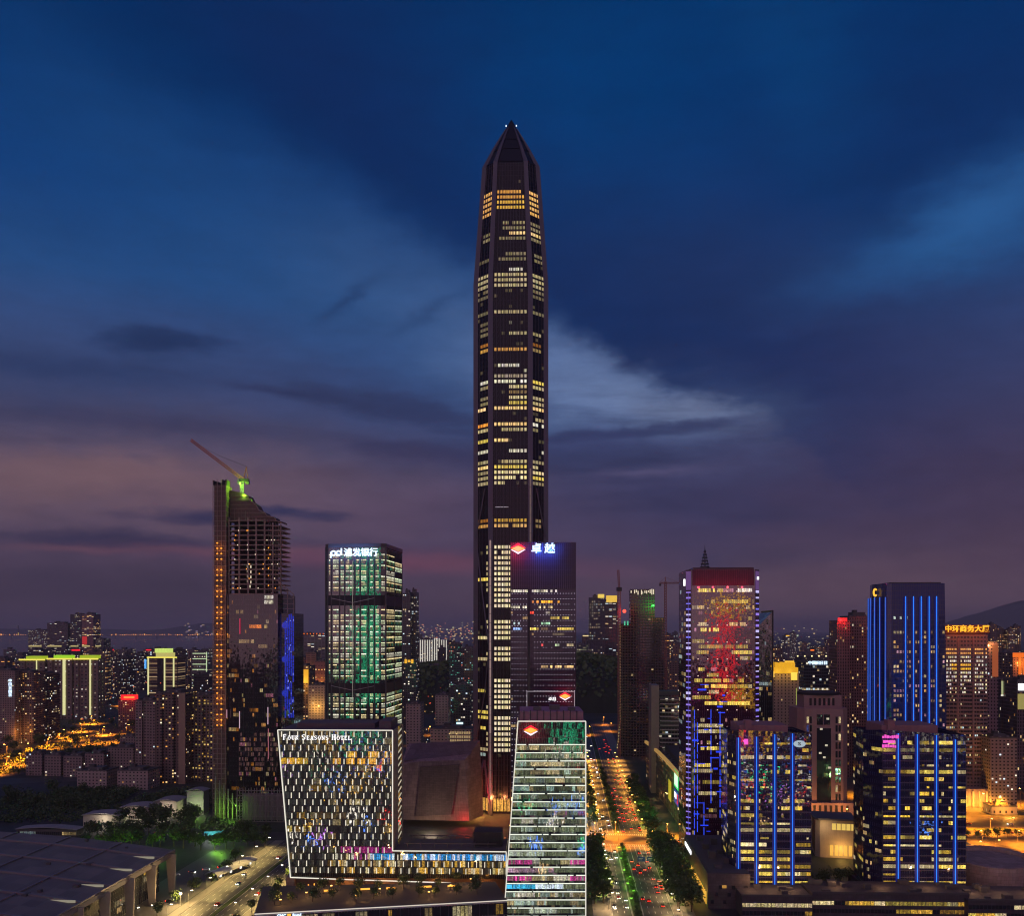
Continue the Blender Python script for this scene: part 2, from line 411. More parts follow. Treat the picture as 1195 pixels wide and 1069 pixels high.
M['blue_white_sign'] = glow_mat('blue_white_sign', (.62, .80, 1), 1.9)
M['gold_sign'] = glow_mat('gold_sign', (1, .50, .04), 1.3); M['red_sign'] = glow_mat('red_sign', (1, .01, .03), 1.1)
M['orange_sign'] = glow_mat('orange_sign', (1, .18, .01), 1.2); M['pink_sign'] = glow_mat('pink_sign', (.9, .10, .55), 1.0)
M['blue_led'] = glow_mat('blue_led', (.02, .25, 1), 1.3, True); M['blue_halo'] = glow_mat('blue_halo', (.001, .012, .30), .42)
M['green_led'] = glow_mat('green_led', (.30, 1, .03), 1.0); M['lime_led'] = glow_mat('lime_led', (.75, 1, .15), .95)
M['warm_led'] = glow_mat('warm_led', (1, .75, .35), 1.0); M['amber'] = glow_mat('amber', (1, .42, .05), 1.6)
M['purple_led'] = glow_mat('purple_led', (.45, .35, 1), .75); M['cyan_led'] = glow_mat('cyan_led', (.1, .8, 1), 1.0)
M['glass'] = glass('glass'); M['pane'] = pane_mat('pane')
M['matte_dark'] = plain('matte_dark', (.025, .022, .026), .8)

# lit-room tints
WARM = (1, .66, .26); PALE = (.95, .76, .38); WHITE = (1, .93, .72); GOLD = (1, .55, .07); YEL = (.95, .70, .12); ORANGE = (1, .36, .04); COOL = (.75, .95, .95)
def lamp(name, parent, loc, col, watts, rad=.6, spot=None, aim=None):
    l = bpy.data.lights.new(name, 'POINT' if spot is None else 'SPOT'); l.energy = watts * 2.2; l.color = col; l.shadow_soft_size = rad
    if spot: l.spot_size = R(spot); l.spot_blend = .6
    o = bpy.data.objects.new(name, l); COL.objects.link(o); o.location = loc
    if aim is not None: o.rotation_euler = (Vector(aim)).to_track_quat('-Z', 'Y').to_euler()
    if parent: o.parent = parent
    return o
rnd = random.Random(11)
def tint(c, lo=.75, hi=1.15): k = rnd.uniform(lo, hi); return (c[0] * k, c[1] * k * rnd.uniform(.93, 1.05), c[2] * k * rnd.uniform(.8, 1.15))
def row(mb, p, q, z0, z1, n, cf, fill=.86, off=.05):      # n panes from p to q; cf(i) gives each pane's light
    for i in range(n):
        a = (i + (1 - fill) / 2) / n; b = (i + (1 + fill) / 2) / n
        c = cf(i)
        mb.wall(lerp(p, q, a), lerp(p, q, b), z0, z1, i * 2.0, 0, c if c else (0, 0, 0), off)
def runs(n, p, cols, lo=.5, hi=1.1, mean=5):               # lit rooms come in runs of neighbouring panes
    out = []
    while len(out) < n:
        k = max(1, int(rnd.expovariate(1 / mean)) + 1)
        if rnd.random() < p:
            c = rnd.choice(cols); g = rnd.uniform(lo, hi)
            out += [tint(sc3(c, g), .7, 1.1) for _ in range(k)]
        else: out += [None] * k
    return out[:n]

# ================================================================== the tall tapered tower
def tall_tower():
    Yc = 835.0; rz = R(-1.5)
    T = thing('tapered_skyscraper', 'tallest skyscraper with tapered pointed crown and rows of yellow lit floors', 'skyscraper', (X(596.8, Yc), Yc, 0), rz)
    a, c = 31.4, 17.6
    prof = [(0, 1.02), (70, 1.0), (464, 1.0), (570, .765), (589, .50), (602, .30), (611, .155), (617, .07), (620, .015)]
    def s_at(z):
        for (z0, s0), (z1, s1) in zip(prof, prof[1:]):
            if z <= z1: return s0 + (s1 - s0) * (z - z0) / (z1 - z0)
        return prof[-1][1]
    oct_ = [(-c, -a), (c, -a), (a, -c), (a, c), (c, a), (-c, a), (-a, c), (-a, -c)]
    def ring(z, k=1.0): s = s_at(z) * k; return [(x * s, y * s, z) for x, y in oct_]
    skin = glass('tower_glass', (.010, .009, .014), (1.7, 4.65), .012, 1.32, .12, .35, (.03, .026, .034))
    MB().loft([ring(z, .985) for z, _ in prof[:4]] , 0).build('curtain_wall', skin, T)
    crown_m = plain('crown_steel', (.025, .022, .03), .35, .6)
    MB().loft([ring(570, .985)] + [ring(z, .97) for z, _ in prof[4:]]).build('crown', crown_m, T)
    mbk = MB()
    for z in (571.5, 586, 597): mbk.loft([ring(z, 1.005), ring(z + 1.4, 1.005)], 0)
    mbk.build('crown_ring', crown_m, T)
    stone = plain('column_steel', (.085, .08, .105), .5, .3, .12, .1)
    zs = [0, 70, 200, 330, 464, 570, 589, 602, 611]
    for x, y in oct_:                                       # eight mega columns
        rings = []
        for z in zs:
            s = s_at(z); w = 2.1 * min(1, s * 1.15) ; px, py = x * s * .985, y * s * .985
            rings.append([(px - w, py - w, z), (px + w, py - w, z), (px + w, py + w, z), (px - w, py + w, z)])
        MB().loft(rings).build('mega_column', stone, T)
    finm = plain('fin_steel', (.035, .031, .042), .5, .4, .1)
    faces = [(oct_[i], oct_[(i + 1) % 8]) for i in range(8)]
    def fpt(f, t, z, k=1.0, out=0.0):
        (x0, y0), (x1, y1) = faces[f]; s = s_at(z) * .985 * k
        dx, dy = x1 - x0, y1 - y0; l = math.hypot(dx, dy)
        return (s * (x0 + dx * t) + dy / l * out, s * (y0 + dy * t) - dx / l * out, z)
    for f, n in ((0, 10), (1, 4), (7, 4), (2, 10), (6, 10)):   # slender fins running the whole height
        for i in range(1, n):
            t = .07 + .86 * i / n; mbf = MB()
            for z0, z1 in ((16, 70), (70, 464), (464, 570)):
                mbf.bar(fpt(f, t, z0, 1, .3), fpt(f, t, z1, 1, .3), .45, .9)
            mbf.build('mullion_fin', finm, T)
    # lit floors, read from the photograph: row -> front, left corner, right corner : (from, to, brightness, tint)
    D = {}
    def put_row(py, F_=None, L_=None, R_=None): D[round((Z(py, 804) - 25) / 4.65)] = (F_, L_, R_)
    O2 = (1, .45, .08)
    for i, py in enumerate((224.5, 231, 237.5, 243.5)):
        put_row(py, (0, .88 if i == 0 else 1, .8, O2 if i < 2 else GOLD), (0, 1, .75, (1, .5, .14)), (0, 1, .85, (1, .55, .16)))
    dim = .13
    for py, F_, L_, R_ in [
        (250, None, (0, 1, .7, (1, .5, .14)), (0, 1, .8, (1, .52, .13))),
        (262, (.2, 1, .28, PALE), None, (0, 1, .2, PALE)), (268, (.2, 1, .26, PALE), None, (0, 1, .25, PALE)), (274, (.4, 1, 1.0, WARM), (.3, 1, .15, PALE), (0, 1, .8, WARM)),
        (281, (.1, 1, .22, PALE), (.2, 1, .2, PALE), (.1, 1, .22, PALE)), (299.5, (.3, 1, .24, PALE), None, (.2, 1, .2, PALE)), (306, (.1, 1, .2, PALE), (0, 1, .1, PALE), (.2, 1, .18, PALE)),
        (317, (.45, .9, .6, WHITE), None, None), (325, (0, 1, .55, PALE), (0, 1, .45, PALE), (0, 1, .45, PALE)), (331, (0, 1, .5, PALE), (0, 1, .42, PALE), (0, 1, .45, PALE)),
        (337.5, (0, 1, .52, PALE), (0, 1, .36, PALE), (0, 1, .38, PALE)), (343, (.4, .6, .1, PALE), (0, 1, .15, PALE), (0, 1, .16, PALE)), (350, None, (0, 1, .14, PALE), (0, 1, .13, PALE)),
        (364, (0, 1, .42, PALE), (0, 1, .14, PALE), (0, 1, .18, PALE)), (377, (.4, .6, .12, WHITE), (.2, 1, .12, PALE), None), (384, None, (.2, 1, .13, PALE), None),
        (390, (.4, 1, .4, PALE), (.2, 1, .18, PALE), (.1, .8, .3, PALE)), (404, None, (.2, 1, .35, ORANGE), (.1, .8, .2, ORANGE)), (410, (0, 1, .55, (1, .47, .1)), (.2, 1, .5, (1, .5, .1)), (.1, .8, .22, WARM)),
        (427, (.1, .75, .62, WHITE), None, None), (435, (.8, 1, .4, WHITE), None, None), (442, (0, 1, .34, (1, .8, .6)), None, None), (449, (0, 1, .85, WHITE), (.2, 1, .55, WHITE), (0, 1, .75, YEL)),
        (455, (.4, 1, .7, PALE), (.2, 1, .3, PALE), (.1, 1, .55, PALE)), (461.5, (.4, 1, .2, WARM), None, None), (468, (.4, 1, .68, PALE), (.2, 1, .22, PALE), (.1, 1, .42, PALE)),
        (474.5, (.4, 1, .66, YEL), (.2, 1, .24, PALE), (.1, 1, .45, PALE)), (480.5, (0, 1, 1.0, WARM), (.1, 1, 1.0, WARM), (0, 1, .9, WARM)), (494, None, None, (.3, 1, .42, PALE)),
        (500, (0, 1, .95, WARM), (.1, 1, .95, ORANGE), (0, 1, .85, WHITE)), (507, (.2, 1, .5, PALE), (.1, 1, .5, PALE), (.1, .4, .2, PALE)), (519.5, (0, .42, 1.0, WARM), (.1, 1, .75, YEL), None),
        (526, (.5, 1, .7, WHITE), (.1, 1, .6, WHITE), (.7, .9, .6, WHITE)), (540.5, (.2, 1, .5, PALE), (.1, 1, .35, PALE), (.1, .9, .32, PALE)), (547, (0, 1, .8, YEL), (.1, 1, .95, WARM), (0, .4, .5, PALE)),
        (553.5, (0, 1, .95, PALE), (.1, 1, .3, PALE), (.1, 1, .8, PALE)), (560, (0, 1, 1.0, PALE), (.1, 1, .4, PALE), (.1, 1, .8, YEL)), (566.5, (0, .35, .6, PALE), (.1, 1, .42, PALE), (.1, 1, .22, PALE)),
        (611, (0, .95, .5, GOLD), (0, 1, .3, ORANGE), (.3, .7, .2, WARM)), (617.5, (0, 1, .72, (1, .58, .16)), (0, 1, .55, (1, .5, .1)), (.3, .7, .2, WARM)),
        (676, None, (0, .9, .95, YEL), None), (748, None, (0, 1, .75, PALE), None), (772, None, (0, 1, .5, PALE), None), (810, None, (.1, .8, .5, YEL), None), (836, None, (0, 1, .8, YEL), None), (842, None, (0, 1, .7, YEL), None),
        (854, None, (.2, .7, .8, YEL), None), (880, None, (0, 1, .4, PALE), None), (885, None, (.1, .7, .35, COOL), None)]:
        put_row(py, F_, L_, R_)
    py = 644.0
    while py < 884:
        k = round((Z(py, 804) - 25) / 4.65); dark = 716 < py < 728 or 753 < py < 757 or 776 < py < 797 or 833 < py < 838
        if not dark: D[k] = ((0, .75, .88, (1, .82, .50)), D.get(k, (None, None, None))[1] or ((.7, 1, .4, PALE) if rnd.random() < .6 else None), None)
        py += 6.25
    rows = []
    for k in range(5, 114):
        z = 25 + 4.65 * k
        if z > 556: break
        spec = D.get(k, (None, None, None)); mb = MB(); mech = 234 < z < 280
        for f, n, sp in ((0, 9, spec[0]), (7, 4, spec[1]), (1, 4, spec[2]), (2, 9, None), (6, 9, None)):
            if f in (1,) and sp: sp = (sp[0], sp[1], sp[2], sp[3])
            for i in range(n):
                u = (i + .5) / n; t0 = .085 + .83 * (i + .13) / n; t1 = .085 + .83 * (i + .87) / n
                if f in (1, 7): t0 = .12 + .76 * (i + .08) / n; t1 = .12 + .76 * (i + .92) / n
                g = (0, 0, 0)
                if sp and sp[0] <= u <= sp[1]: g = tint(sc3(sp[3], sp[2]), .82, 1.12) if rnd.random() < .985 else (0, 0, 0)
                elif f in (0, 1, 7) and not mech and rnd.random() < .05: g = tint(sc3(PALE, .06))
                elif f in (2, 6) and rnd.random() < .3: g = tint(sc3(PALE, .4))
                A, B = fpt(f, t0, z + .9, 1, .06), fpt(f, t1, z + .9, 1, .06); C, E_ = fpt(f, t1, z + 3.7, 1, .06), fpt(f, t0, z + 3.7, 1, .06)
                mb.face([A, B, C, E_], [(i * 3.4, z), (i * 3.4 + 3, z), (i * 3.4 + 3, z + 3), (i * 3.4, z + 3)], 0, g)
        rows.append((z, mb))
    rows.sort(key=lambda r: -r[0]); pm = pane_mat('tower_pane', (.015, .014, .018), (3.4, 4.65), .01, 1.32, .12, .6, 1.25, .35)
    limited([m for _, m in rows], 'window_row', pm, T)
    # thin lit line on the plant floor, crown beacons
    MB().bar(fpt(0, .12, 266.6, 1, .5), fpt(0, .45, 266.6, 1, .5), .5, .5).build('light_line', glow_mat('line_glow', (.75, .65, .75), .5), T)
    for x in (-4.6, 4.6): MB().tube((x, -4.9, 611.8), (x, -4.9, 613.0), .5, .4).build('beacon', M['white_sign'], T)
    # braces in the corner bays
    for f, flip in ((7, False), (1, True)):
        P = [(.67, 570), (.07, 627), (.07, 631), (.95, 756), (.65, 811), (.02, 872)]
        for (t0, p0), (t1, p1) in zip(P, P[1:]):
            if t0 == t1: continue
            if flip: t0, t1 = 1 - t0, 1 - t1
            MB().bar(fpt(f, t0, Z(p0, 808), 1, 1.0), fpt(f, t1, Z(p1, 808), 1, 1.0), 1.1, 1.1).build('diagonal_brace', stone, T)
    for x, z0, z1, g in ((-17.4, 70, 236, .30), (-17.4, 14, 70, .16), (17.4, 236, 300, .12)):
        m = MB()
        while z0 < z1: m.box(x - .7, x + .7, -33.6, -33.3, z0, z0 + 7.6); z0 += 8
        m.build('column_light', glow_mat('column_glow_%d' % int(g * 100), (.95, .62, .58), g), T)  # glowing strips stand in for floodlight falling on the columns
    # lobby
    lob = MB()
    for f, n in ((0, 10), (7, 4), (1, 4)):
        for i in range(n):
            A, B = fpt(f, .07 + .86 * (i + .1) / n, 2, 1, .2), fpt(f, .07 + .86 * (i + .9) / n, 2, 1, .2)
            lob.face([A, B, (*B[:2], 13), (*A[:2], 13)], None, 0, tint(sc3((1, .50, .09), 1.0)))
    lob.build('lobby_glazing', M['pane'], T)
    for i in range(1, 12):
        MB().bar(fpt(0, .07 + .86 * i / 12, 12, 1, 1.6), fpt(0, .07 + .86 * i / 12, 51, 1, .8), .7, 1.2).build('lobby_fin', finm, T)
    for x in (-16, -5, 6): lamp('lobby_lamp', T, (x, -36, 14), (1, .30, .09), 6000, 1.5)
    for s in (-1, 1):
        for x1 in (14, 34): MB().bar((s * 23, -27, 46), (s * (x1 + 2), -40, 0), 1.8, 1.8).build('raking_column', stone, T)
        lamp('red_floodlight', T, (s * 25, -48, 22), (1, .04, .06), 9000, 1.0)
    lamp('forecourt_lamp', T, (-27, -44, 7), (1, .48, .08), 9000, 1.0)
tall_tower()

# ================================================================== bank tower (left of the tall one)
def diamond_logo(root, x, y, z, s):
    g = MB(); g.face([(x - s, y, z), (x, y, z - .42 * s), (x + s, y, z), (x, y, z + .42 * s)])
    o = MB(); o.face([(x - 1.15 * s, y, z + .1 * s), (x - s * .98, y, z + .1 * s), (x, y, z + .52 * s), (x + s * .98, y, z + .1 * s), (x + 1.15 * s, y, z + .1 * s), (x, y, z + .80 * s)][::-1][::-1])
    w = MB(); w.face([(x - s * 1.1, y, z - .13 * s), (x, y, z - .80 * s), (x + s * 1.1, y, z - .13 * s), (x + .85 * s, y, z - .13 * s), (x, y, z - .52 * s), (x - .85 * s, y, z - .13 * s)])
    def thick(m):                                   # give each flat shape the depth of a sign box
        b = MB()
        for f in m.f:
            P = [m.v[i] for i in f]; Q = [(p[0], p[1] + .5, p[2]) for p in P]
            b.face(P); n = len(P)
            for i in range(n): b.face([P[i], Q[i], Q[(i + 1) % n], P[(i + 1) % n]])
        return b
    em = thick(o).build('emblem', M['red_sign'], root); thick(g).build('emblem_diamond', glow_mat('logo_orange', (1, .45, .03), 1.25), em)
    thick(w).build('emblem_base', glow_mat('logo_white', (1, .85, .95), 1.2), em)

def bank_tower():
    Y = 650.0; w, d, H = 43.5, 54.0, Z(638.5, 650)
    T = thing('bank_tower', 'office tower with white Chinese bank name sign and bright white window strips', 'office tower', (X(378.5, Y), Y, 0), R(-7))
    pl = poly_rect(w, d, 3.0)
    shell = glass('bank_glass', (.016, .022, .026), (1.4, 3.87), .022, 2.0, .05, .1, (.05, .05, .055))
    MB().prism(pl, 0, H, 0, 1).build('curtain_wall', [shell, M['roof']], T)
    pane = pane_mat('bank_pane', (.016, .022, .026), (1.4, 3.87), .022, 2.0, .05, 1.3, 1.5)
    bays = [(3.3, 4.3), (6.3, 10.3), (11.8, 14.2), (15.5, 18.0), (18.4, 21.0), (22.9, 25.2), (26.6, 30.3), (33.0, 35.0), (37.0, 39.2)]
    rows = []; z = 20.0
    zr = (Z(701, Y), Z(803, Y))
    k = 0
    while z < Z(650, Y):
        if all(abs(z + 1.9 - q) > 4.2 for q in zr):
            mb = MB()
            def strip(p, q, n):
                onb = rnd.random() < .93; cc = rnd.choice([WHITE, PALE, (.85, .95, .55), (.80, .95, .62), (.95, .95, .72), (1, .78, .40)]); br = rnd.uniform(.6, 1.05)
                full = rnd.random() < .42
                for i in range(n):
                    A, B = lerp(p, q, (i + .02) / n), lerp(p, q, (i + .98) / n)
                    g = sc3(cc, br * rnd.uniform(.8, 1.1)) if onb and rnd.random() < .96 else (0, 0, 0)
                    mb.wall(A, B, z + 2.6, z + 3.35, i * 1.4, 0, g, .06)
                    mb.wall(A, B, z + .5, z + 2.33, i * 1.4, 0, sc3(cc, br * rnd.uniform(.2, .42)) if full and onb else (sc3(rnd.choice([(.5, .42, .12), (.3, .5, .15), (.05, .5, .36)]), rnd.uniform(.04, .24)) if onb and rnd.random() < .7 else (0, 0, 0)), .06)
            for x0, x1 in bays: strip((x0, 0), (x1, 0), max(1, round((x1 - x0) / 1.4)))
            strip((w - 2.7, .3), (w - .3, 2.7), 2); strip((w, 4.5), (w, d * .5), 12); strip((w, d * .5 + .6), (w, d - 5), 12)
            strip((0, d - 4), (0, 4), 14)
            rows.append(mb)
        z += 3.87; k += 1
    limited(rows[::-1], 'window_strip', pane, T)
    pier = plain('bank_pier', (.055, .055, .06), .45, .3)
    edges = [2.6, 5.2, 11.1, 14.8, 22.0, 25.9, 31.6, 36.2]
    for x in edges: MB().box(x - .35, x + .35, -.35, .1, 12, H - 9).build('pier', pier, T)
    for x in (0.15, w - .15):
        MB().box(x - .5, x + .5, 2.4, 3.6, 0, H + .2).build('corner_pier', pier, T)
    for y in (d * .5 + .3, d - 4): MB().box(w - .1, w + .35, y - .35, y + .35, 12, H - 9).build('pier', pier, T)
    for q in zr:
        rf_ = MB().prism([(p[0] * 1.004 - .1, p[1] * 1.004 - .1) for p in pl], q - 3.6, q + 3.6, 0).build('refuge_floor', M['matte_dark'], T)
        t = MB()
        for x0, x1, s in ((5, 20.6, -1), (20.6, 36, 1)): t.bar((x0, -.6, q + (1.6 if s < 0 else -1.6)), (x1, -.6, q + (-1.6 if s < 0 else 1.6)), .35)
        t.build('truss', M['steel'], rf_)
    MB().bar((20.6, -.55, 110), (20.6, -.55, H - 10), .35).build('facade_rail', glow_mat('rail_glow', (.55, .5, .42), .35), T)
    par = MB(); 
    for i in range(8):
        p, q = pl[i], pl[(i + 1) % 8]; par.wall(p, q, H - .5, H + 2.2, 0, 0, (0, 0, 0), .12); par.wall(q, p, H - .5, H + 2.2, 0, 0, (0, 0, 0), -.25)
    par.build('parapet', M['dark_concrete'], T)
    zs = H - 4.2
    for i, ch in enumerate('浦发银行'):
        sign_text(T, ch, 17.3 + i * 6.15, -.9, zs - .2, 6.1, M['blue_white_sign'], .6, .10)
    lg = MB()
    for cx, sg in ((6.9, 1), (10.6, -1)):               # two mirrored rings with stems
        for k in range(14):
            a0, a1 = 2 * math.pi * k / 14, 2 * math.pi * (k + 1) / 14
            P = lambda r, a_: (cx + r * math.cos(a_), -.9, zs - .3 + r * math.sin(a_))
            lg.face([P(1.0, a0), P(2.1, a0), P(2.1, a1), P(1.0, a1)][::-1])
    lg.box(4.5, 5.4, -1.0, -.6, zs - 3.6, zs + .6); lg.box(12.1, 13.0, -1.0, -.6, zs - 1.5, zs + 3.2)
    lg.build('bank_emblem', M['blue_white_sign'], T)
    for x in (8, 17, 24, 31): lamp('sign_lamp', T, (x, -4.2, zs - 1.0), (.15, .32, 1), 1500, 1.2)
bank_tower()

# ================================================================== dark tower with red emblem and two blue characters
def emblem_tower():
    Y = 742.0; H = Z(633.5, Y); w = (672 - 596) * Y / F; d = 46
    T = thing('emblem_office_tower', 'dark purple office tower with red emblem and two blue-white characters on top', 'office tower', (X(596, Y), Y, 0), R(-2.5))
    sh = glass('emblem_glass', (.020, .010, .032), (1.55, 4.33), .018, 1.4, .09, .16, (.025, .018, .035))
    MB().prism(poly_rect(w, d), 0, H, 0, 1).build('curtain_wall', [sh, M['roof']], T)
    ribm = plain('rib', (.075, .05, .085), .5, .3, .1)
    for i in range(34): MB().box((i + .5) * w / 34 - .14, (i + .5) * w / 34 + .14, -.5, .0, H - 37, H + .6).build('crown_rib', ribm, T)
    MB().box(w * .26, w * .30, -.25, 0, 20, H - 37).build('recess_strip', M['matte_dark'], T)
    dot = glow_mat('dot_led', (.9, .8, 1), 1.25); pane = pane_mat('emblem_pane', (.03, .016, .040), (1.55, 4.33), .018, 1.45, .07, 2.0, 1.5)
    z = H - 41.0; k = 0; rows = []; dots = []
    zones = {2: [(.32, .42, 1.0, (1, .35, .05)), (.45, .75, 1.1, (1, .45, .02))], 3: [(0, .28, .5, WHITE), (.42, .72, .5, PALE)], 4: [(.28, .38, 1.0, (1, .06, .02))],
             5: [(.6, .9, .7, YEL)], 6: [(.03, .2, .6, COOL), (.48, .6, .6, (.5, 1, .7))], 7: [(.02, .25, .6, (.3, .5, 1)), (.28, .42, .8, YEL), (.7, .95, .7, YEL)],
             10: [(.6, .76, .6, (.8, 1, .6)), (.82, .96, .6, PALE), (.42, .5, .7, (1, .1, .1))], 14: [(.42, .78, .9, WARM), (.82, .95, .8, WARM)], 0: [(0, .72, .55, WHITE)]}
    while z > 15:
        mb = MB(); cols = runs(28, .06, [PALE, WHITE, COOL, WARM], .1, .4, 2)
        for x0, x1, g, c in zones.get(k, []):  # zone glow stands in for coloured reflections as well as lit rooms
            for i in range(28):
                if x0 <= (i + .5) / 28 <= x1 and rnd.random() < .75: cols[i] = tint(sc3(c, g * 1.6), .25, 1.1)
        row(mb, (0, 0), (w, 0), z + 1.3, z + 3.2, 28, lambda i: cols[i], .84)
        cs = runs(24, .12, [PALE, WHITE], .2, .6, 3); row(mb, (0, d), (0, 0), z + .9, z + 3.6, 24, lambda i: cs[i], .84)
        cs2 = runs(24, .12, [PALE, WHITE], .2, .6, 3); row(mb, (w, 0), (w, d), z + .9, z + 3.6, 24, lambda i: cs2[i], .84)
        rows.append(mb); db = MB()
        for i in range(23):
            if not (.25 < i / 23 < .31) and rnd.random() < .93: db.box((i + .5) * w / 23 - .2, (i + .5) * w / 23 + .2, -.4, -.08, z, z + .45)
        dots.append(db); z -= 4.33; k += 1
    limited(rows, 'window_row', pane, T); limited(dots, 'light_dots', dot, T)
    s = .687
    diamond_logo(T, 6.0, -1.4, H - 4.8, 5.6)
    for i, ch in enumerate('卓越'): sign_text(T, ch, 20.6 + i * 10.6, -1.2, H - 5.2, 8.6, M['blue_white_sign'], .7, .16)
    lamp('emblem_lamp', T, (5, -8, H - 5), (1, .02, .10), 14000, 1.5)
    for x in (22, 32): lamp('sign_lamp', T, (x, -7, H - 6), (.03, .16, 1), 11000, 1.5)
    # framed lower sign panel
    fr = MB(); x0, x1, z0, z1 = 13, 51, Z(829, Y), Z(807, Y)
    for a, b in (((x0, z0), (x0, z1)), ((x1, z0), (x1, z1)), ((x0, z1), (x1, z1))): fr.bar((a[0], -.8, a[1]), (b[0], -.8, b[1]), .5)
    fr.build('light_frame', glow_mat('frame_glow', (.9, .8, .9), .35), T)
    diamond_logo(T, 43.5, -1.2, Z(812.5, Y), 4.3)
    lamp('emblem_lamp', T, (43.5, -6, Z(812, Y)), (1, .02, .06), 3500, 1.0)
    sign_text(T, '卓越', 33.2, -1.0, Z(816, Y), 3.2, M['white_sign'], .3)
emblem_tower()

# ================================================================== front crystal block: white floor lines, white outline, red emblem
def crystal_block():
    Y = 500.0; d = 40.0
    xr = X(683.5, Y); x0 = X(604.5, Y); H = Z(842, Y)
    T = thing('glass_office_block', 'front glass office block with slanted left edge, white light outline and red emblem', 'office block', (xr, Y, 0), 0)
    wl = xr - X(604.5, Y); wb = xr - X(587.2, Y)
    def left(z): return -(wb + (wl - wb) * z / H)
    sh = glass('block_glass', (.018, .024, .024), (1.15, 4.42), .02, 2.0, .05, .12, (.05, .05, .05))
    A0, A1 = [(left(0), 0, 0), (0, 0, 0), (0, d, 0), (left(0), d, 0)], [(left(H), 0, H), (0, 0, H), (0, d, H), (left(H), d, H)]
    MB().loft([A0, A1]).build('curtain_wall', sh, T)
    led = glow_mat('block_led', (.95, 1, .84), 1.1); edge_led = glow_mat('edge_led', (1, .95, .82), .8)
    pane = pane_mat('block_pane', (.018, .024, .024), (1.15, 4.42), .02, 2.0, .05, 1.3, 1.35)
    z = Z(869.3, Y)
    k = 0
    spec = {0: (.35, PALE), 1: (.5, (.75, .95, .55)), 3: (.45, (.8, .95, .5)), 5: (.5, (.65, .95, .8)), 7: (.75, (.75, .95, .6)), 8: (.35, (.8, .3, .5)), 9: (.4, WHITE), 14: (.55, WHITE), 15: (.5, (1, .6, .8)), 16: (.7, WHITE), 17: (.6, COOL), 18: (.55, WHITE), 19: (.8, PALE)}
    while z > 1:
        n = 76; mb = MB(); p_, c_ = spec.get(k, (.28, (.8, .92, .7)))
        base_ = rnd.uniform(.07, .2); cols = [c if c else tint(sc3((.72, .85, .46), base_), .5, 1.3) for c in runs(n, min(.8, p_ + .1), [c_, c_, PALE, (.7, .9, .75)], .15, .6, 6)]
        if k == 17: cols = [tint((.06, .55, .9), .6, 1.1) if i < 28 else (tint((.75, .9, 1.0), .7, 1.2) if i < 55 else cols[i]) for i in range(n)]
        if k in (14, 16): cols = [tint((.75, .08, .35), .4, 1.0) if (i < 24 or i > 60) and rnd.random() < .7 else cols[i] for i in range(n)]
        row(mb, (left(z - 2), 0), (0, 0), z - 2.9, z - .5, n, lambda i: cols[i], .88)
        lo = runs(n, .6, [c_, (.5, .6, .5)], .02, .16, 3); row(mb, (left(z - 4), 0), (0, 0), z - 4.1, z - 3.0, n, lambda i: lo[i], .88)
        cs = runs(30, .4, [c_, PALE], .1, .5, 4); row(mb, (0, 0), (0, d), z - 3.9, z - .5, 30, lambda i: cs[i], .88)
        mb.build('window_row', pane, T)
        lb = MB(); x = left(z) + .3
        while x < -.3:
            l = rnd.choice([3, 5, 9, 14]); e = min(x + l, -.3); lb.box(x, e, -.28, -.02, z - .22, z + .22); x = e + rnd.choice([.05, .05, .6, 1.4])
        lb.build('floor_light', led, T)
        MB().box(-.02, .25, .5, d - .5, z - .12, z + .12).build('side_floor_light', led, T)
        z -= 4.42; k += 1
    for a, b in (((left(0), 0), (left(H), H)), ((0, 0), (0, H)), ((left(H), H), (0, H))):
        MB().bar((a[0], -.3, a[1]), (b[0], -.3, b[1]), .55).build('outline_light', edge_led, T)
    diamond_logo(T, left(H) + 6.9, -.7, H - 4.9, 3.6)
    lamp('emblem_lamp', T, (left(H) + 6.9, -4.5, H - 4.9), (1, .01, .04), 2600, .8)
    pm = plain('penthouse', (.24, .12, .15), .7); ph = MB(); ph.box(left(H) + 1.2, -1.0, 4, d - 4, H, H + 5.0); ph.build('penthouse', pm, T)
    rb = MB()
    for i in range(9): rb.box(left(H) + 3 + i * 3.6, left(H) + 3.5 + i * 3.6, 3.6, 4, H, H + 5.6)
    rb.build('penthouse_fins', M['dark_metal'], T)
    for x, y, s in ((-28, 10, 2.0), (-19, 14, 2.6), (-9, 9, 1.8)): MB().box(x, x + s * 2.2, y, y + s * 1.5, H + 5, H + 5 + s).build('roof_unit', M['dark_concrete'], T)
crystal_block()
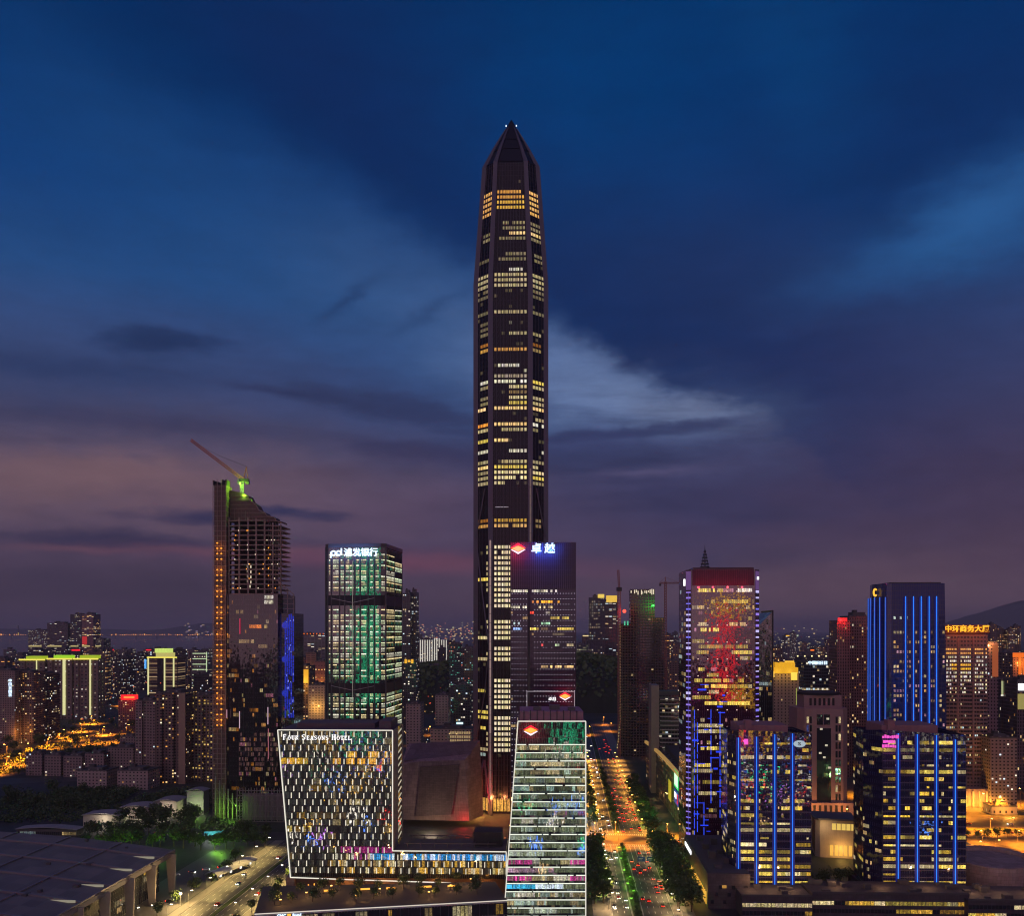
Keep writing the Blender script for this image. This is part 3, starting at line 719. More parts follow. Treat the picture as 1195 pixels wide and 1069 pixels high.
# ================================================================== hotel with staggered light fins
SERIF = {  # thick and thin strokes of Roman capitals on a unit square: (x0,y0,x1,y1,width)
 'F': [(.25,0,.25,1,.2), (.1,.97,.8,.97,.08), (.25,.52,.62,.52,.08), (.78,.97,.78,.75,.07), (.08,.03,.45,.03,.07)],
 'O': [(.15,.3,.15,.7,.2), (.85,.3,.85,.7,.2), (.2,.8,.38,.96,.12), (.8,.8,.62,.96,.12), (.2,.2,.38,.04,.12), (.8,.2,.62,.04,.12), (.35,.97,.65,.97,.07), (.35,.03,.65,.03,.07)],
 'U': [(.22,.25,.22,1,.2), (.8,.25,.8,1,.1), (.05,.97,.42,.97,.07), (.65,.97,.95,.97,.07), (.25,.22,.4,.05,.14), (.78,.22,.62,.05,.1), (.38,.04,.64,.04,.08)],
 'R': [(.25,0,.25,1,.2), (.1,.97,.6,.97,.08), (.1,.03,.42,.03,.07), (.25,.5,.6,.5,.08), (.72,.6,.72,.88,.18), (.5,.5,.9,.03,.18)],
 'S': [(.2,.62,.2,.85,.17), (.3,.95,.7,.95,.09), (.78,.8,.78,.98,.06), (.22,.62,.78,.38,.2), (.8,.15,.8,.38,.17), (.28,.05,.7,.05,.09), (.2,.02,.2,.22,.06)],
 'E': [(.25,0,.25,1,.2), (.1,.97,.8,.97,.08), (.1,.03,.85,.03,.08), (.25,.52,.62,.52,.08), (.8,.97,.8,.77,.07), (.85,.03,.85,.25,.07)],
 'A': [(.15,.02,.5,1,.09), (.5,1,.85,.02,.2), (.28,.35,.7,.35,.08), (.02,.03,.3,.03,.07), (.65,.03,1,.03,.07)],
 'N': [(.2,0,.2,1,.1), (.82,0,.82,1,.1), (.2,1,.82,0,.2), (.05,.97,.25,.97,.07), (.05,.03,.38,.03,.07), (.65,.97,.98,.97,.07)],
 'H': [(.22,0,.22,1,.2), (.8,0,.8,1,.2), (.22,.52,.8,.52,.08), (.05,.97,.4,.97,.07), (.05,.03,.4,.03,.07), (.62,.97,.97,.97,.07), (.62,.03,.97,.03,.07)],
 'T': [(.5,0,.5,1,.2), (.08,.97,.92,.97,.08), (.1,.97,.1,.76,.07), (.9,.97,.9,.76,.07), (.3,.03,.7,.03,.07)],
 'L': [(.25,0,.25,1,.2), (.08,.97,.45,.97,.07), (.08,.03,.85,.03,.08), (.85,.03,.85,.28,.08)]}
def serif_line(root, words, x, y, z, big, small, mat, track=.14):
    for w in words:
        for i, ch in enumerate(w):
            h = big if i == 0 else small; wd = h * .82; mb = MB()
            for x0, y0, x1, y1, t in SERIF[ch]:
                mb.bar((x + x0 * wd, y, z + y0 * h), (x + x1 * wd, y, z + y1 * h), t * h * .9, .25)
            mb.build('letter', mat, root); x += wd + track * h
        x += small * .6
def hotel():
    Y = 549.0; d = 37.0; k_ = Y / F
    x0 = X(324.5, Y); T = thing('leaning_hotel', 'hotel slab with staggered white light fins, leaning left edge and hotel lettering', 'hotel', (x0, Y, 0), R(-2))
    w = (459 - 324.5) * k_; H = Z(852, Y); zb = Z(1024, Y); zp = Z(992, Y); wp = (591 - 324.5) * k_
    lb = (339.5 - 324.5) * k_
    def left(z): return lb * (H - z) / (H - zb)
    sh = glass('hotel_glass', (.020, .021, .021), (1.25, 4.03), .03, 2.1, .04, .08, (.04, .038, .036))
    conc = plain('hotel_stone', (.24, .19, .17), .7); wall = MB()
    wall.loft([[(left(zb), 0, zb), (w, 0, zb), (w, d, zb), (left(zb), d, zb)], [(0, 0, H), (w, 0, H), (w, d, H), (0, d, H)]], 0)
    wall.build('curtain_wall', sh, T)
    MB().box(w, wp, 0, d * .8, zb, zp).build('podium_block', sh, T)
    side = MB(); side.box(w, w + .6, 0, 17, zp, H); side.box(w, w + .6, d - 4, d, zp, H)
    side.face([(left(zb) - .4, 0, 12), (left(zb) - .4, 0, zb), (left(zb) - .4, d, zb), (left(zb) - .4, d, 12)][::-1])
    side.build('stone_frame', conc, T)
    MB().loft([[(left(zb) - 3, .8, 0), (left(zb) + 2, .8, 0), (left(zb) + 2, d, 0), (left(zb) - 3, d, 0)], [(left(zb) - 3.0, .8, zb - .2), (left(zb) + 2, .8, zb - .2), (left(zb) + 2, d, zb - .2), (left(zb) - 3.0, d, zb - .2)]]).build('base_wall', panelled('base_stone', (.20, .13, .12)), T)
    MB().box(lb + 2, wp - 1, 3.5, d * .7, 0, zb - .1).build('base_storey', plain('base_brown', (.10, .055, .045), .7), T)
    rf = MB(); rf.box(1, w - 1, 1, d - 1, H, H + .4); rf.box(9, w - 12, 8, d - 8, H + .4, H + 3.4); rf.box(w - 9, w - 2, 5, d - 6, H + .4, H + 5); rf.build('roof_plant', plain('mauve_roof', (.085, .06, .08), .85), T)
    # staggered fins, one storey tall
    fin = glow_mat('hotel_fin_light', (1, .91, .72), .92); fins = []; pitch = 9.45 * k_ * 1.0; n = 0; z = H - 4.3; kk = 0
    pane = pane_mat('hotel_pane', (.02, .021, .021), (1.25, 4.03), .03, 2.1, .04, 1.0, 1.2); rows = []
    shifts = [0, .66, .33, 0, .66, .33, .0, .66, .4, .1, .7, .35, 0, .6, .3, .9, .5, .2]
    while z > zb - 1:
        zz = max(z, zb); xr = w if zz > zp - 4 else wp
        x = 2.2 - pitch * .31 * kk
        while x < left(z + 2) + 1.0: x += pitch
        while x < xr - 1:
            if rnd.random() < .97: fins.append((z, x, MB().box(x - .19, x + .19, -.7, -.05, zz + .2, z + 3.3)))
            x += pitch
        n = int((xr - left(z)) / 1.6); c_ = [None] * n; mb = MB()
        c_ = [c if c else tint((.018, .018, .017), .2, 1.8) for c in runs(n, .13, [GOLD, WARM, PALE, (.6, .55, .4)], .04, .18, 1.3)]
        def seg(a, b, col, p=.9):
            for i in range(n):
                u = left(z) + (i + .5) / n * (xr - left(z))
                if a * w <= u <= b * w and rnd.random() < p: c_[i] = tint(col, .55, 1.15)
        if kk == 3: seg(.6, .7, (.8, .40, .03), .9); seg(.78, 1, (.8, .40, .03), .7)
        if kk == 4: seg(0, .27, (.75, .40, .02)); seg(.47, .54, (.9, .42, .03)); seg(.59, 1, (.9, .42, .03), .75)
        if kk == 5: seg(.85, 1, (.6, .06, .02), .6)
        if kk in (10, 13): seg(.45, .8, sc3(PALE, .3), .35)
        if kk == 14: seg(.05, .3, sc3(YEL, .45), .5)
        if zz < zp:  # magenta and blue panes stand in for shop signs and mirrored light
            for i in range(n):
                u = left(z) + (i + .5) / n * (xr - left(z))
                if kk == 17: c_[i] = tint((.30, .02, .16), .5, 1.2) if u > .55 * w and rnd.random() < .75 else c_[i]
                elif kk == 18: c_[i] = tint(rnd.choice([(.02, .30, .75), (.6, .75, 1), (.02, .25, .6)]), .6, 1.2) if u > .8 * w and rnd.random() < .85 else (tint(rnd.choice([(.55, .05, .4), PALE, (.8, .8, .6)]), .4, .8) if u > .5 * w and rnd.random() < .7 else c_[i])
                elif rnd.random() < .5 and u > .45 * w: c_[i] = tint(rnd.choice([GOLD, GOLD, WARM, PALE]), .15, .8)
        row(mb, (left(z), 0), (xr, 0), zz + .2, z + 3.8, n, lambda i: c_[i], .92, .07)
        cs = runs(14, .3, [PALE, GOLD], .1, .5, 2); row(mb, (w, 17), (w, d - 4), max(zz, zp) + .4, max(zz, zp) + 1.0 if zz < zp else z + 3.6, 14, lambda i: cs[i], .6, .07)
        rows.append(mb); z -= 4.03; kk += 1
    limited(rows, 'window_row', pane, T)
    fins.sort(key=lambda f: -f[0]); limited([f[2] for f in fins], 'light_fin', fin, T)
    slot = glow_mat('side_slot_light', (1, .92, .66), .45); z = H - 3
    while z > zp + 3:
        MB().bar((w + .15, 18, z - 1.0), (w + .15, d - 5, z + .6), .35, .8).build('side_slot_light', slot, T); z -= 4.03
    led = M['white_led']
    for a, b in (((0, H), (w, H)), ((w, H), (w, zp)), ((w, zp), (wp, zp)), ((0, H), (lb, zb)), ((lb, zb), (w * .65, zb - 1.0)), ((w * .65, zb - 1.0), (wp * .76, zb - 2.3)), ((wp, zp), (wp, 13.0))):
        MB().bar((a[0], -.85, a[1]), (b[0], -.85, b[1]), .5).build('outline_light', led, T)
    serif_line(T, ['FOUR', 'SEASONS', 'HOTEL'], 3.1, -1.4, H - 5.7, 3.15, 2.35, glow_mat('letter_light', (1, .97, .98), 1.5))
    # warm slots in the base
    sl = M['amber']
    for x in (10, 13, 17, 20.5, 24, 31, 36, 44, 55, 61, 66, 80, 92, 104, 118): MB().box(x, x + .6, 3.2, 3.48, 3.0, 6.0 + (x % 3)).build('wall_slot_light', sl, T)
    for x in (40, 62, 95, 120): lamp('entrance_lamp', T, (x, -2.5, 9), (1, .42, .08), 1500, .6)
    # roof of the low block
    rr = MB(); rr.box(w + 1, wp - .5, 1, d * .78, zp, zp + .5)
    for i in range(7): rr.bar((w + 8 + i * 8, 5, zp + 3.2), (w + 8 + i * 8, d * .7, zp + 3.2), .4); rr.bar((w + 8 + i * 8, 5, zp), (w + 8 + i * 8, 5, zp + 3.2), .35)
    rr.bar((w + 6, 5, zp + 3.2), (wp - 6, 5, zp + 3.2), .4); rr.bar((w + 6, d * .7, zp + 3.2), (wp - 6, d * .7, zp + 3.2), .4)
    rr.build('terrace_pergola', plain('terrace', (.11, .095, .09), .85), T)
    MB().box(wp - 20, wp - 3, 10, d * .7, zp + .5, zp + 9).build('terrace_block', M['matte_dark'], T)
hotel()

# ================================================================== low pavilion along the bottom edge, with its roof garden
def pavilion():
    a, b = (X(297, 470), 470.0), (X(592, 494), 494.0); h = 15.2
    T = thing('low_glass_pavilion', 'low glass pavilion with white lit parapet in front of the hotel', 'pavilion', (a[0], a[1], 0), math.atan2(b[1] - a[1], b[0] - a[0]))
    w = math.hypot(b[0] - a[0], b[1] - a[1]); d = 52
    sh = glass('pavilion_glass', (.02, .02, .024), (1.5, 7.5), .03, 2.0, .05, .18, (.09, .085, .085))
    MB().prism([(0, 0), (w, 0), (w, d - 14), (0, d)], 0, h, 0, 1).build('curtain_wall', [sh, plain('roof_garden_soil', (.09, .08, .065), .95)], T)
    pane = M['pane']; mb = MB(); cs = runs(62, .35, [WARM, GOLD, PALE, (.5, .8, .5)], .1, .6, 3)
    row(mb, (0, 0), (w, 0), h - 7, h - 1.6, 62, lambda i: cs[i], .85); mb.build('window_row', pane, T)
    par = MB(); par.box(0, w, -.4, .2, h - .9, h + .5); par.build('parapet', plain('pale_parapet', (.35, .33, .32), .6), T)
    MB().bar((0, -.55, h + .25), (w, -.55, h + .25), .34).build('parapet_light', glow_mat('parapet_glow', (1, .92, .75), .8), T)
    sign_text(T, 'CMC', 13.4, -1.0, h - 1.3, 2.1, M['blue_white_sign'], .3, .06); sign_text(T, 'Bond', 21.0, -1.0, h - 1.3, 2.1, M['blue_white_sign'], .3, .06)
    MB().box(16.3, 18.0, -1.1, -.7, h - 2.2, h - .5).build('sign_emblem', M['gold_sign'], T)
    for i in range(9): lamp('garden_lamp', T, (12 + i * 13, 14 + (i % 3) * 11, h + 3.2), (1, .50, .14), 1300, .4); MB().tube((12 + i * 13, 14 + (i % 3) * 11, h), (12 + i * 13, 14 + (i % 3) * 11, h + 2.6), .1, .1, 6).build('garden_lamp_post', M['dark_metal'], T); MB().box(11.4 + i * 13, 12.6 + i * 13, 13.7 + (i % 3) * 11, 14.3 + (i % 3) * 11, h + 2.6, h + 3.0).build('garden_lamp_head', M['amber'], T)
    for i in range(5): MB().box(34 + i * 17, 39 + i * 17 + (i % 2) * 3, 33 - i * .8, 33.4 - i * .8, h + .6, h + 1.5).build('terrace_light', M['amber'], T)
    return T, w, d, h
PAV = pavilion()

# ================================================================== unfinished tower with scaffolding
def frame_tower():
    Y = 785.0; k = Y / F
    T = thing('unfinished_tower', 'unfinished tower with bare concrete floors, amber work lamps and blue lit side', 'tower under construction', (X(250, Y), Y, 0), R(-3))
    px = lambda p: (p - 250) * k
    con = plain('raw_concrete', (.26, .19, .16), .85, 0, .3); net = plain('scaffold_net', (.13, .085, .075), .9, 0, .35, .8); dk = plain('shaft', (.035, .028, .03), .9)
    # slim hoist shaft on the left
    hs = MB(); hs.box(px(250), px(264), 0, 13, 0, Z(566, Y)); hs.build('hoist_shaft', net, T)
    sc_ = MB(); z = 4.0
    while z < Z(563, Y):
        for x in (px(249), px(264)): sc_.box(x - .3, x + .3, -.9, 13.6, z, z + .45)
        sc_.box(px(249), px(264), -1.0, -.6, z, z + .4); z += 4.2
    for x in (px(249), px(254), px(259), px(264.3)):
        sc_.box(x - .22, x + .22, -1.1, -.7, 0, Z(560 if x < px(262) else 563, Y))
    sc_.build('scaffold', con, T)
    cp = MB()
    for i in range(9): 
        x = rnd.uniform(px(248), px(262)); cp.box(x, x + rnd.uniform(.6, 2.5), rnd.uniform(-1, 8), 10, Z(566, Y), Z(560.5, Y) + rnd.uniform(-1, 1))
    cp.build('hoist_head', dk, T)
    amber = MB()
    py = 634.0; am = glow_mat('work_lamp', (1, .36, .03), 1.5)
    while py < 852:
        for x in (254.3, 259.2):
            if rnd.random() < .86: MB().box(px(x) - .6, px(x) + .6, -1.7, -1.1, Z(py, Y) - .5, Z(py, Y) + .5).build('work_lamp', am, T)
        if int(py) % 5 == 0: lamp('shaft_lamp', T, (px(257), -4.5, Z(py, Y)), (1, .33, .04), 420, .5)
        py += 6.25
    # bare frame: slabs, columns and a sloping top
    ztop = lambda p: Z(603 + (p - 265) * (612 - 603) / 62, Y); z0 = Z(694, Y); d = 34
    z = z0; x0, x1 = px(265.5), px(326.5)
    while z < Z(604, Y):
        m = MB(); xe = x1 if z < Z(612, Y) else px(310)
        m.prism([(x0, 3), (px(279), 0), (px(310), 0), (xe, 6), (xe, d), (x0, d)], z, z + .85); m.build('floor_slab', con, T); z += 4.15
    for p, y0, top in ((266, 3, 604), (279.5, 0, 604), (290, .0, 604), (299.5, 0, 605), (309.5, 0, 606), (318, 3, 610), (326, 6, 612)):
        m = MB(); m.box(px(p) - .6, px(p) + .6, y0, y0 + 1.2, z0, Z(top, Y)); m.build('column', con, T)
    MB().prism([(x0 + 3, 9), (x1 - 10, 9), (x1 - 10, d - 4), (x0 + 3, d - 4)], z0, Z(606, Y)).build('core', dk, T)
    # jagged top: tall piece behind the hoist falling to the right
    tp = MB(); prof = [(265, 571), (279, 574), (286, 577), (289, 583), (296, 588), (299, 594), (306, 597), (309, 601), (318, 603), (320, 607), (327, 610)]
    pts = [(px(a), Z(b, Y)) for a, b in prof]; base = Z(608, Y)
    F1 = [(x, 8, z) for x, z in pts] + [(pts[-1][0], 8, base), (pts[0][0], 8, base)]; n = len(F1)
    B1 = [(x, 22, z) for x, _, z in F1]; tp.face(F1[::-1][::-1][::-1]); tp.face(B1)
    for i in range(n): tp.face([F1[i], F1[(i + 1) % n], B1[(i + 1) % n], B1[i]])
    tp.build('stepped_core', net, T)
    sp = MB()
    for (a, b), (c, e) in zip(prof, prof[1:]): sp.bar((px(a), 7.6, Z(b, Y)), (px(c), 7.6, Z(e, Y)), .6)
    z = base
    while z < Z(568, Y):
        lim = [a for a, b in prof if Z(b, Y) > z]; xe = px(max(lim)) if lim else px(268)
        sp.box(px(265), xe, 7.3, 7.9, z, z + .35); z += 3.6
    for i in range(14):
        p = 266 + i * 4.4; top = ztop(p) + (8 if p < 290 else 3); sp.box(px(p) - .12, px(p) + .12, 7.2, 7.6, base, min(top, Z(575 + (p - 266) * .58, Y)))
    sp.build('top_scaffold', con, T)
    rt = MB(); z = Z(694, Y)                                   # scaffold grid on the right of the frame
    while z < Z(611, Y): rt.box(px(312), px(327.5), 4.6, 5.2, z, z + .4); rt.box(px(327), px(327.7), 5, 20, z, z + .4); z += 2.9
    for i in range(6): rt.box(px(312 + i * 3) - .15, px(312 + i * 3) + .15, 4.5, 5.0, Z(694, Y), Z(610, Y))
    rt.build('side_scaffold', con, T)
    for py in (640, 652, 664, 672, 684): MB().box(px(312), px(313), 3.8, 4.4, Z(py, Y), Z(py, Y) + 1).build('work_lamp', am, T)
    wl = glow_mat('site_light', (1, .85, .6), 1.0)
    for p, py in ((288, 663), (292, 663), (288, 668), (292, 669), (288, 674), (292, 675), (288, 680), (292, 681), (291, 686)): MB().box(px(p), px(p) + .6, 2.0, 2.5, Z(py, Y), Z(py, Y) + 2.2).build('site_light', wl, T)
    for i in range(34): p = rnd.uniform(267, 325); py = rnd.choice([620 + 5.6 * j for j in range(13)]); MB().box(px(p), px(p) + .6, -.2, .3, Z(py, Y), Z(py, Y) + .9).build('work_lamp', am if rnd.random() < .6 else wl, T)
    # clad lower body
    sh = glass('site_glass', (.018, .015, .018), (1.5, 4.15), .016, 1.7, .05, .1, (.05, .04, .045))
    MB().prism([(px(265), 1), (px(280), -1.5), (px(326), -1.5), (px(330), 4), (px(330), 40), (px(265), 40)], 0, Z(694, Y)).build('curtain_wall', sh, T)
    pane = pane_mat('site_pane', (.018, .015, .018), (1.5, 4.15), .016, 1.7, .05, 2.0); rows = []
    z = 20.0
    while z < Z(697, Y):
        m = MB(); p_ = .2 if z < 95 else .11
        c1 = runs(26, p_, [ORANGE, (1, .45, .12), WARM, PALE, (.6, .2, .3)], .02, .5, 1.3)
        if abs(z - Z(732, Y)) < 3: c1 = [tint((.9, .22, .02), .6, 1.1) if 7 <= i <= 14 else c for i, c in enumerate(c1)]
        if abs(z - Z(703, Y)) < 4: c1 = [tint((.8, .75, .6), .5, 1.0) if 17 <= i <= 22 else c for i, c in enumerate(c1)]
        if 40 < z < 70: c1 = [tint((.10, .05, .045), .5, 1.2) if rnd.random() < .4 else c for c in c1]
        row(m, (px(280), -1.5), (px(326), -1.5), z, z + 3.0, 26, lambda i: c1[i], .9)
        c2 = runs(8, .12, [ORANGE, WARM], .1, .4, 2); row(m, (px(265), 1), (px(280), -1.5), z, z + 3.0, 8, lambda i: c2[i], .9)
        rows.append(m); z += 4.15
    limited(rows, 'window_row', pane, T)
    # right annex with raking top and a blue lit face
    an = MB(); an.prism([(px(328), 2), (px(342.5), 5), (px(342.5), 34), (px(328), 34)], 0, Z(716, Y)); an.build('annex', sh, T)
    ra = MB()
    for p, y in ((327, 3), (335, 4), (342, 5)): ra.box(px(p) - .35, px(p) + .35, y, y + .7, Z(716, Y), Z(690, Y) if p < 341 else Z(694, Y))
    ra.bar((px(322), 2, Z(676, Y)), (px(342.5), 4.6, Z(694, Y)), .8); ra.bar((px(325), 2, Z(680, Y)), (px(342.5), 4.6, Z(699, Y)), .4)
    for py in (699, 705, 711): ra.box(px(327), px(342.5), 3.5, 4.1, Z(py, Y), Z(py, Y) + .5)
    ra.build('raking_frame', con, T)
    bl = glow_mat('blue_scrim_light', (.008, .03, .62), .6); bb = glow_mat('blue_spark', (.25, .3, 1), .9)
    for i in range(5):
        p = 332.5 + i * 2.1; m = MB(); z = Z(838, Y)
        while z < Z(719 + (i < 2) * 6, Y):
            l = rnd.uniform(2, 7)
            if rnd.random() < .85: m.box(px(p), px(p + 1.5), 2.3 + i * .55, 2.55 + i * .55, z, z + l)
            z += l + .5
        m.build('blue_light_panel', bl, T)
    for i in range(26):
        p = rnd.uniform(332, 342); m = MB(); z = Z(rnd.uniform(722, 838), Y); yy = 2.2 + (p - 332.5) * .26; m.box(px(p), px(p) + .5, yy - .4, yy - .1, z, z + rnd.uniform(.6, 2)); m.build('blue_spark', bb, T)
    for py in (730, 770, 810): lamp('blue_floodlight', T, (px(336), -6, Z(py, Y)), (.02, .06, 1), 900, 3)
    # pale light strips up the edges
    for p, a, b, c in ((281, 830, 850, (.9, .6, .75)), (314.5, 825, 845, (.9, .6, .75)), (281.5, 722, 740, (1, .05, .15)), (266, 828, 838, (.8, .4, .5)), (315, 850, 885, (.5, .15, .2))):
        MB().box(px(p) - .25, px(p) + .25, -2.3, -1.9, Z(b, Y), Z(a, Y)).build('edge_light', glow_mat('edge_glow', c, .7), T)
    # open frame at the foot
    ft = MB(); z = 0.0
    while z < Z(917, Y) : ft.box(px(284), px(338), -14, -13.4, z, z + .5); ft.box(px(284), px(284.7), -13, -2, z, z + .5); z += 4.3
    for i in range(9): ft.box(px(284 + i * 6.7) - .3, px(284 + i * 6.7) + .3, -14.1, -13.5, 0, Z(917, Y) )
    for i in range(9): ft.box(px(284 + i * 6.7) - .3, px(284 + i * 6.7) + .3, -8, -7.4, 0, Z(917, Y) - .3)
    ft.box(px(286), px(336), -6, -2, 0, Z(925, Y)); ft.build('foot_frame', M['concrete'], T)
    gr = MB()
    for i in range(6): gr.box(px(254 + i * 5) - .5, px(254 + i * 5) + .5, -5, -4, 0, Z(905 + i * 5, Y))
    for i in range(5): gr.bar((px(254 + i * 5), -4.5, Z(918 + i * 4, Y)), (px(259 + i * 5), -4.5, Z(926 + i * 4, Y)), .5)
    gr.build('foot_scaffold', M['concrete'], T)
    for p, z, e in ((262, 8, 1500), (275, 6, 1500), (284, 12, 500)): lamp('green_floodlight', T, (px(p), -11, z), (.35, 1, .05), e, .8)
    # the crane on top
    C_ = thing('luffing_crane', 'luffing tower crane with raised jib and green lamp on the unfinished tower', 'crane', (X(282.5, Y + 12), Y + 12, Z(592, Y + 12)), 0)
    kk = (Y + 12) / F; q = lambda a, b, y=0: ((a - 282.5) * kk, y, (592 - b) * kk)
    red = plain('crane_paint', (.42, .13, .09), .55); 
    def lattice(a, b, wd, n, bw):
        m = MB(); a, b = Vector(a), Vector(b); dr = (b - a).normalized(); up = Vector((0, 1, 0)); r = dr.cross(up).normalized()
        cs = [(1, 1), (1, -1), (-1, 1), (-1, -1)]; P = lambda t, i: a.lerp(b, t) + r * cs[i][0] * wd / 2 + up * cs[i][1] * wd / 2
        for i in range(4): m.bar(P(0, i), P(1, i), bw * 1.3)
        for j in range(n):
            for i, e in ((0, 2), (2, 0), (1, 3), (0, 1), (2, 3)): m.bar(P(j / n, i), P((j + 1) / n, e), bw)
        return m
    ms_ = lattice(q(282.5, 592), q(282.5, 562), 2.4, 10, .28).build('mast', plain('mast_paint', (.5, .5, .4), .5), C_)
    jb_ = lattice(q(284, 560), q(222.8, 513.5), 2.2, 22, .34).build('jib', red, C_)
    af = MB(); af.bar(q(284, 560), q(287.5, 544.5), .5); af.bar(q(289.5, 563), q(287.5, 544.5), .5); af.bar(q(284, 560, 1.5), q(287.5, 544.5), .4); af.build('a_frame', red, C_)
    pe = MB(); pe.bar(q(287.5, 544.5), q(256, 532), .22); pe.bar(q(256, 532), q(231, 519), .18); pe.build('pendant_line', M['dark_metal'], jb_)
    MB().box(q(279, 0)[0], q(290.5, 0)[0], -1.6, 1.6, q(0, 562.5)[2], q(0, 559)[2]).build('machinery_deck', M['dark_metal'], C_)
    MB().box(q(287, 0)[0], q(291, 0)[0], -1.3, 1.3, q(0, 565)[2], q(0, 561)[2]).build('counterweight', M['dark_concrete'], C_)
    MB().box(q(277.8, 0)[0], q(280.5, 0)[0], -2.4, -.6, q(0, 564.5)[2], q(0, 560.5)[2]).build('cab', M['pane'], ms_)
    MB().tube(q(281, 566, -2.2), q(281, 563.3, -2.2), .9, .9, 8).build('lamp', glow_mat('crane_lamp', (.55, 1, .12), 2.0), C_)
    MB().bar(q(284, 576, -1.6), q(294.5, 584, -1.6), .7).build('lit_walkway', glow_mat('walkway_glow', (.25, .8, .02), .55), C_)
    MB().bar(q(294.5, 584, -1.6), q(294.3, 592, -1.6), .7).build('lit_ladder', glow_mat('ladder_glow', (.25, .8, .02), .55), C_)
    lamp('crane_floodlight', C_, q(281, 567, -5), (.35, 1, .04), 9000, .6); lamp('crane_floodlight', C_, q(287, 580, -6), (.35, 1, .04), 1800, .6)
frame_tower()
# ================================================================== purple-edged tower on the right
def purple_tower():
    Y = 640.0; k = Y / F; H = Z(665, Y); w = (886 - 801) * k; d = 44
    T = thing('purple_edged_tower', 'red-brown glass tower with purple lit corners and a roof mast', 'office tower', (X(801, Y), Y, 0), R(-3))
    sh = glass('wine_glass', (.055, .010, .032), (1.5, 3.9), .018, 2.0, .06, .14, (.045, .018, .03)); pl = poly_rect(w, d, 3.4)
    MB().prism(pl, 0, H, 0, 1).build('curtain_wall', [sh, M['roof']], T)
    rib = plain('wine_rib', (.22, .06, .085), .75)
    MB().box(4, w - 4, -.18, .1, H - 11, H - .1).build('crown_panel', plain('wine_panel', (.12, .032, .052), .85), T)
    for x in (9, 19, 29, 39): lamp('crown_lamp', T, (x, -5, H - 12), (1, .05, .10), 260, .8)
    for i in range(26): MB().box(7 + i * (w - 11) / 26 - .13, 7 + i * (w - 11) / 26 + .13, -.35, 0, H - 10, H + .2).build('crown_rib', rib, T)
    MB().box(5, w - 4, 1.5, d - 3, H, H + 1.6).build('parapet', plain('wine_parapet', (.10, .05, .06), .7), T)
    pane = pane_mat('wine_pane', (.05, .010, .03), (1.5, 3.9), .018, 2.0, .06, 2.0, 1.45); rows = []; z = H - 16; r = 0
    spec = {0: [(.08, .36, .9, YEL), (.72, .98, .9, WHITE)], 2: [(.5, .9, .5, YEL)], 3: [(.1, .2, .5, WARM)], 6: [(.1, .22, .6, PALE), (.6, .85, .6, WARM)], 7: [(.14, .42, 1.0, YEL)], 10: [(.1, .9, .3, YEL)],
            11: [(.06, .3, .4, YEL), (.68, .95, .75, YEL)], 14: [(.1, .16, .8, YEL)], 16: [(.05, .6, .6, YEL)], 17: [(.2, .56, .95, YEL), (.6, .9, .4, YEL)], 20: [(.2, .5, 1.0, YEL), (.52, .95, .95, YEL)], 24: [(.1, .5, .5, PALE)], 25: [(.1, .4, .6, PALE)],
            28: [(.12, .4, .9, YEL)], 31: [(.05, .3, .8, YEL)], 36: [(.1, .4, .5, PALE)]}
    while z > 14:
        m = MB(); c = runs(30, .14 if r < 22 else .2, [YEL, PALE, WARM, (.7, .3, .4)], .1, .5, 2.4)
        for a, b, g, cc in spec.get(r, []):
            for i in range(30):
                if a <= (i + .5) / 30 <= b and rnd.random() < .9: c[i] = tint(sc3(cc, g), .6, 1.1)
        row(m, (4, 0), (w - 4, 0), z + .5, z + 3.0, 30, lambda i: c[i], .86)
        s = runs(22, .22, [PALE, WARM, COOL], .08, .4, 3); row(m, (0, d - 4), (0, 4), z + .5, z + 3.0, 22, lambda i: s[i], .86)
        s2 = runs(22, .2, [PALE, WARM], .1, .4, 3); row(m, (w, 4), (w, d - 4), z + .5, z + 3.0, 22, lambda i: s2[i], .86)
        rows.append(m); z -= 3.9; r += 1
    limited(rows, 'window_row', pane, T)
    dots = glow_mat('wine_dot', (1, .7, .6), .9); z = H - 15
    while z > H - 130:
        m = MB()
        for i in range(6): m.box(8 + i * (w - 14) / 5.5 - .35, 8 + i * (w - 14) / 5.5 + .35, -.5, -.1, z - .3, z + .3)
        m.build('light_dots', dots, T); z -= 11.7
    # purple light rungs on both corners, blue at the foot
    rungs = []; z = H - 24
    a, b = (0, 3.4), (3.4, 0); a2, b2 = (w - 3.4, 0), (w, 3.4)
    z = 6.0
    while z < H - 13:
        for A, B in ((a, b), (a2, b2)):
            if A is a2 and z < 70: continue
            m = MB(); m.wall(lerp(A, B, .1), lerp(A, B, .9), z, z + rnd.choice([.8, 1.1, 1.7]), 0, 0, (0, 0, 0), .25); rungs.append((z, m))
        z += 3.9
    pur = [glow_mat('corner_rung_light', c, s) for c, s in (((.22, .20, 1), .9), ((.38, .24, .95), .85), ((.62, .55, 1), 1.0))]
    for z, m in sorted(rungs, key=lambda q: -q[0])[:100]: m.build('corner_rung', rnd.choice(pur), T)
    for A, B in ((a, b), (a2, b2)):
        m = MB(); m.wall(lerp(A, B, .05), lerp(A, B, .95), H - 14, H - 1, 0, 0, (0, 0, 0), .1); m.build('corner_light_box', glow_mat('corner_box', (.20, .09, .30), .55), T)
    MB().bar((1.4, .9, 8), (1.4, .9, H - 16), .25).build('corner_tube', glow_mat('corner_tube', (.22, .16, .8), .5), T)
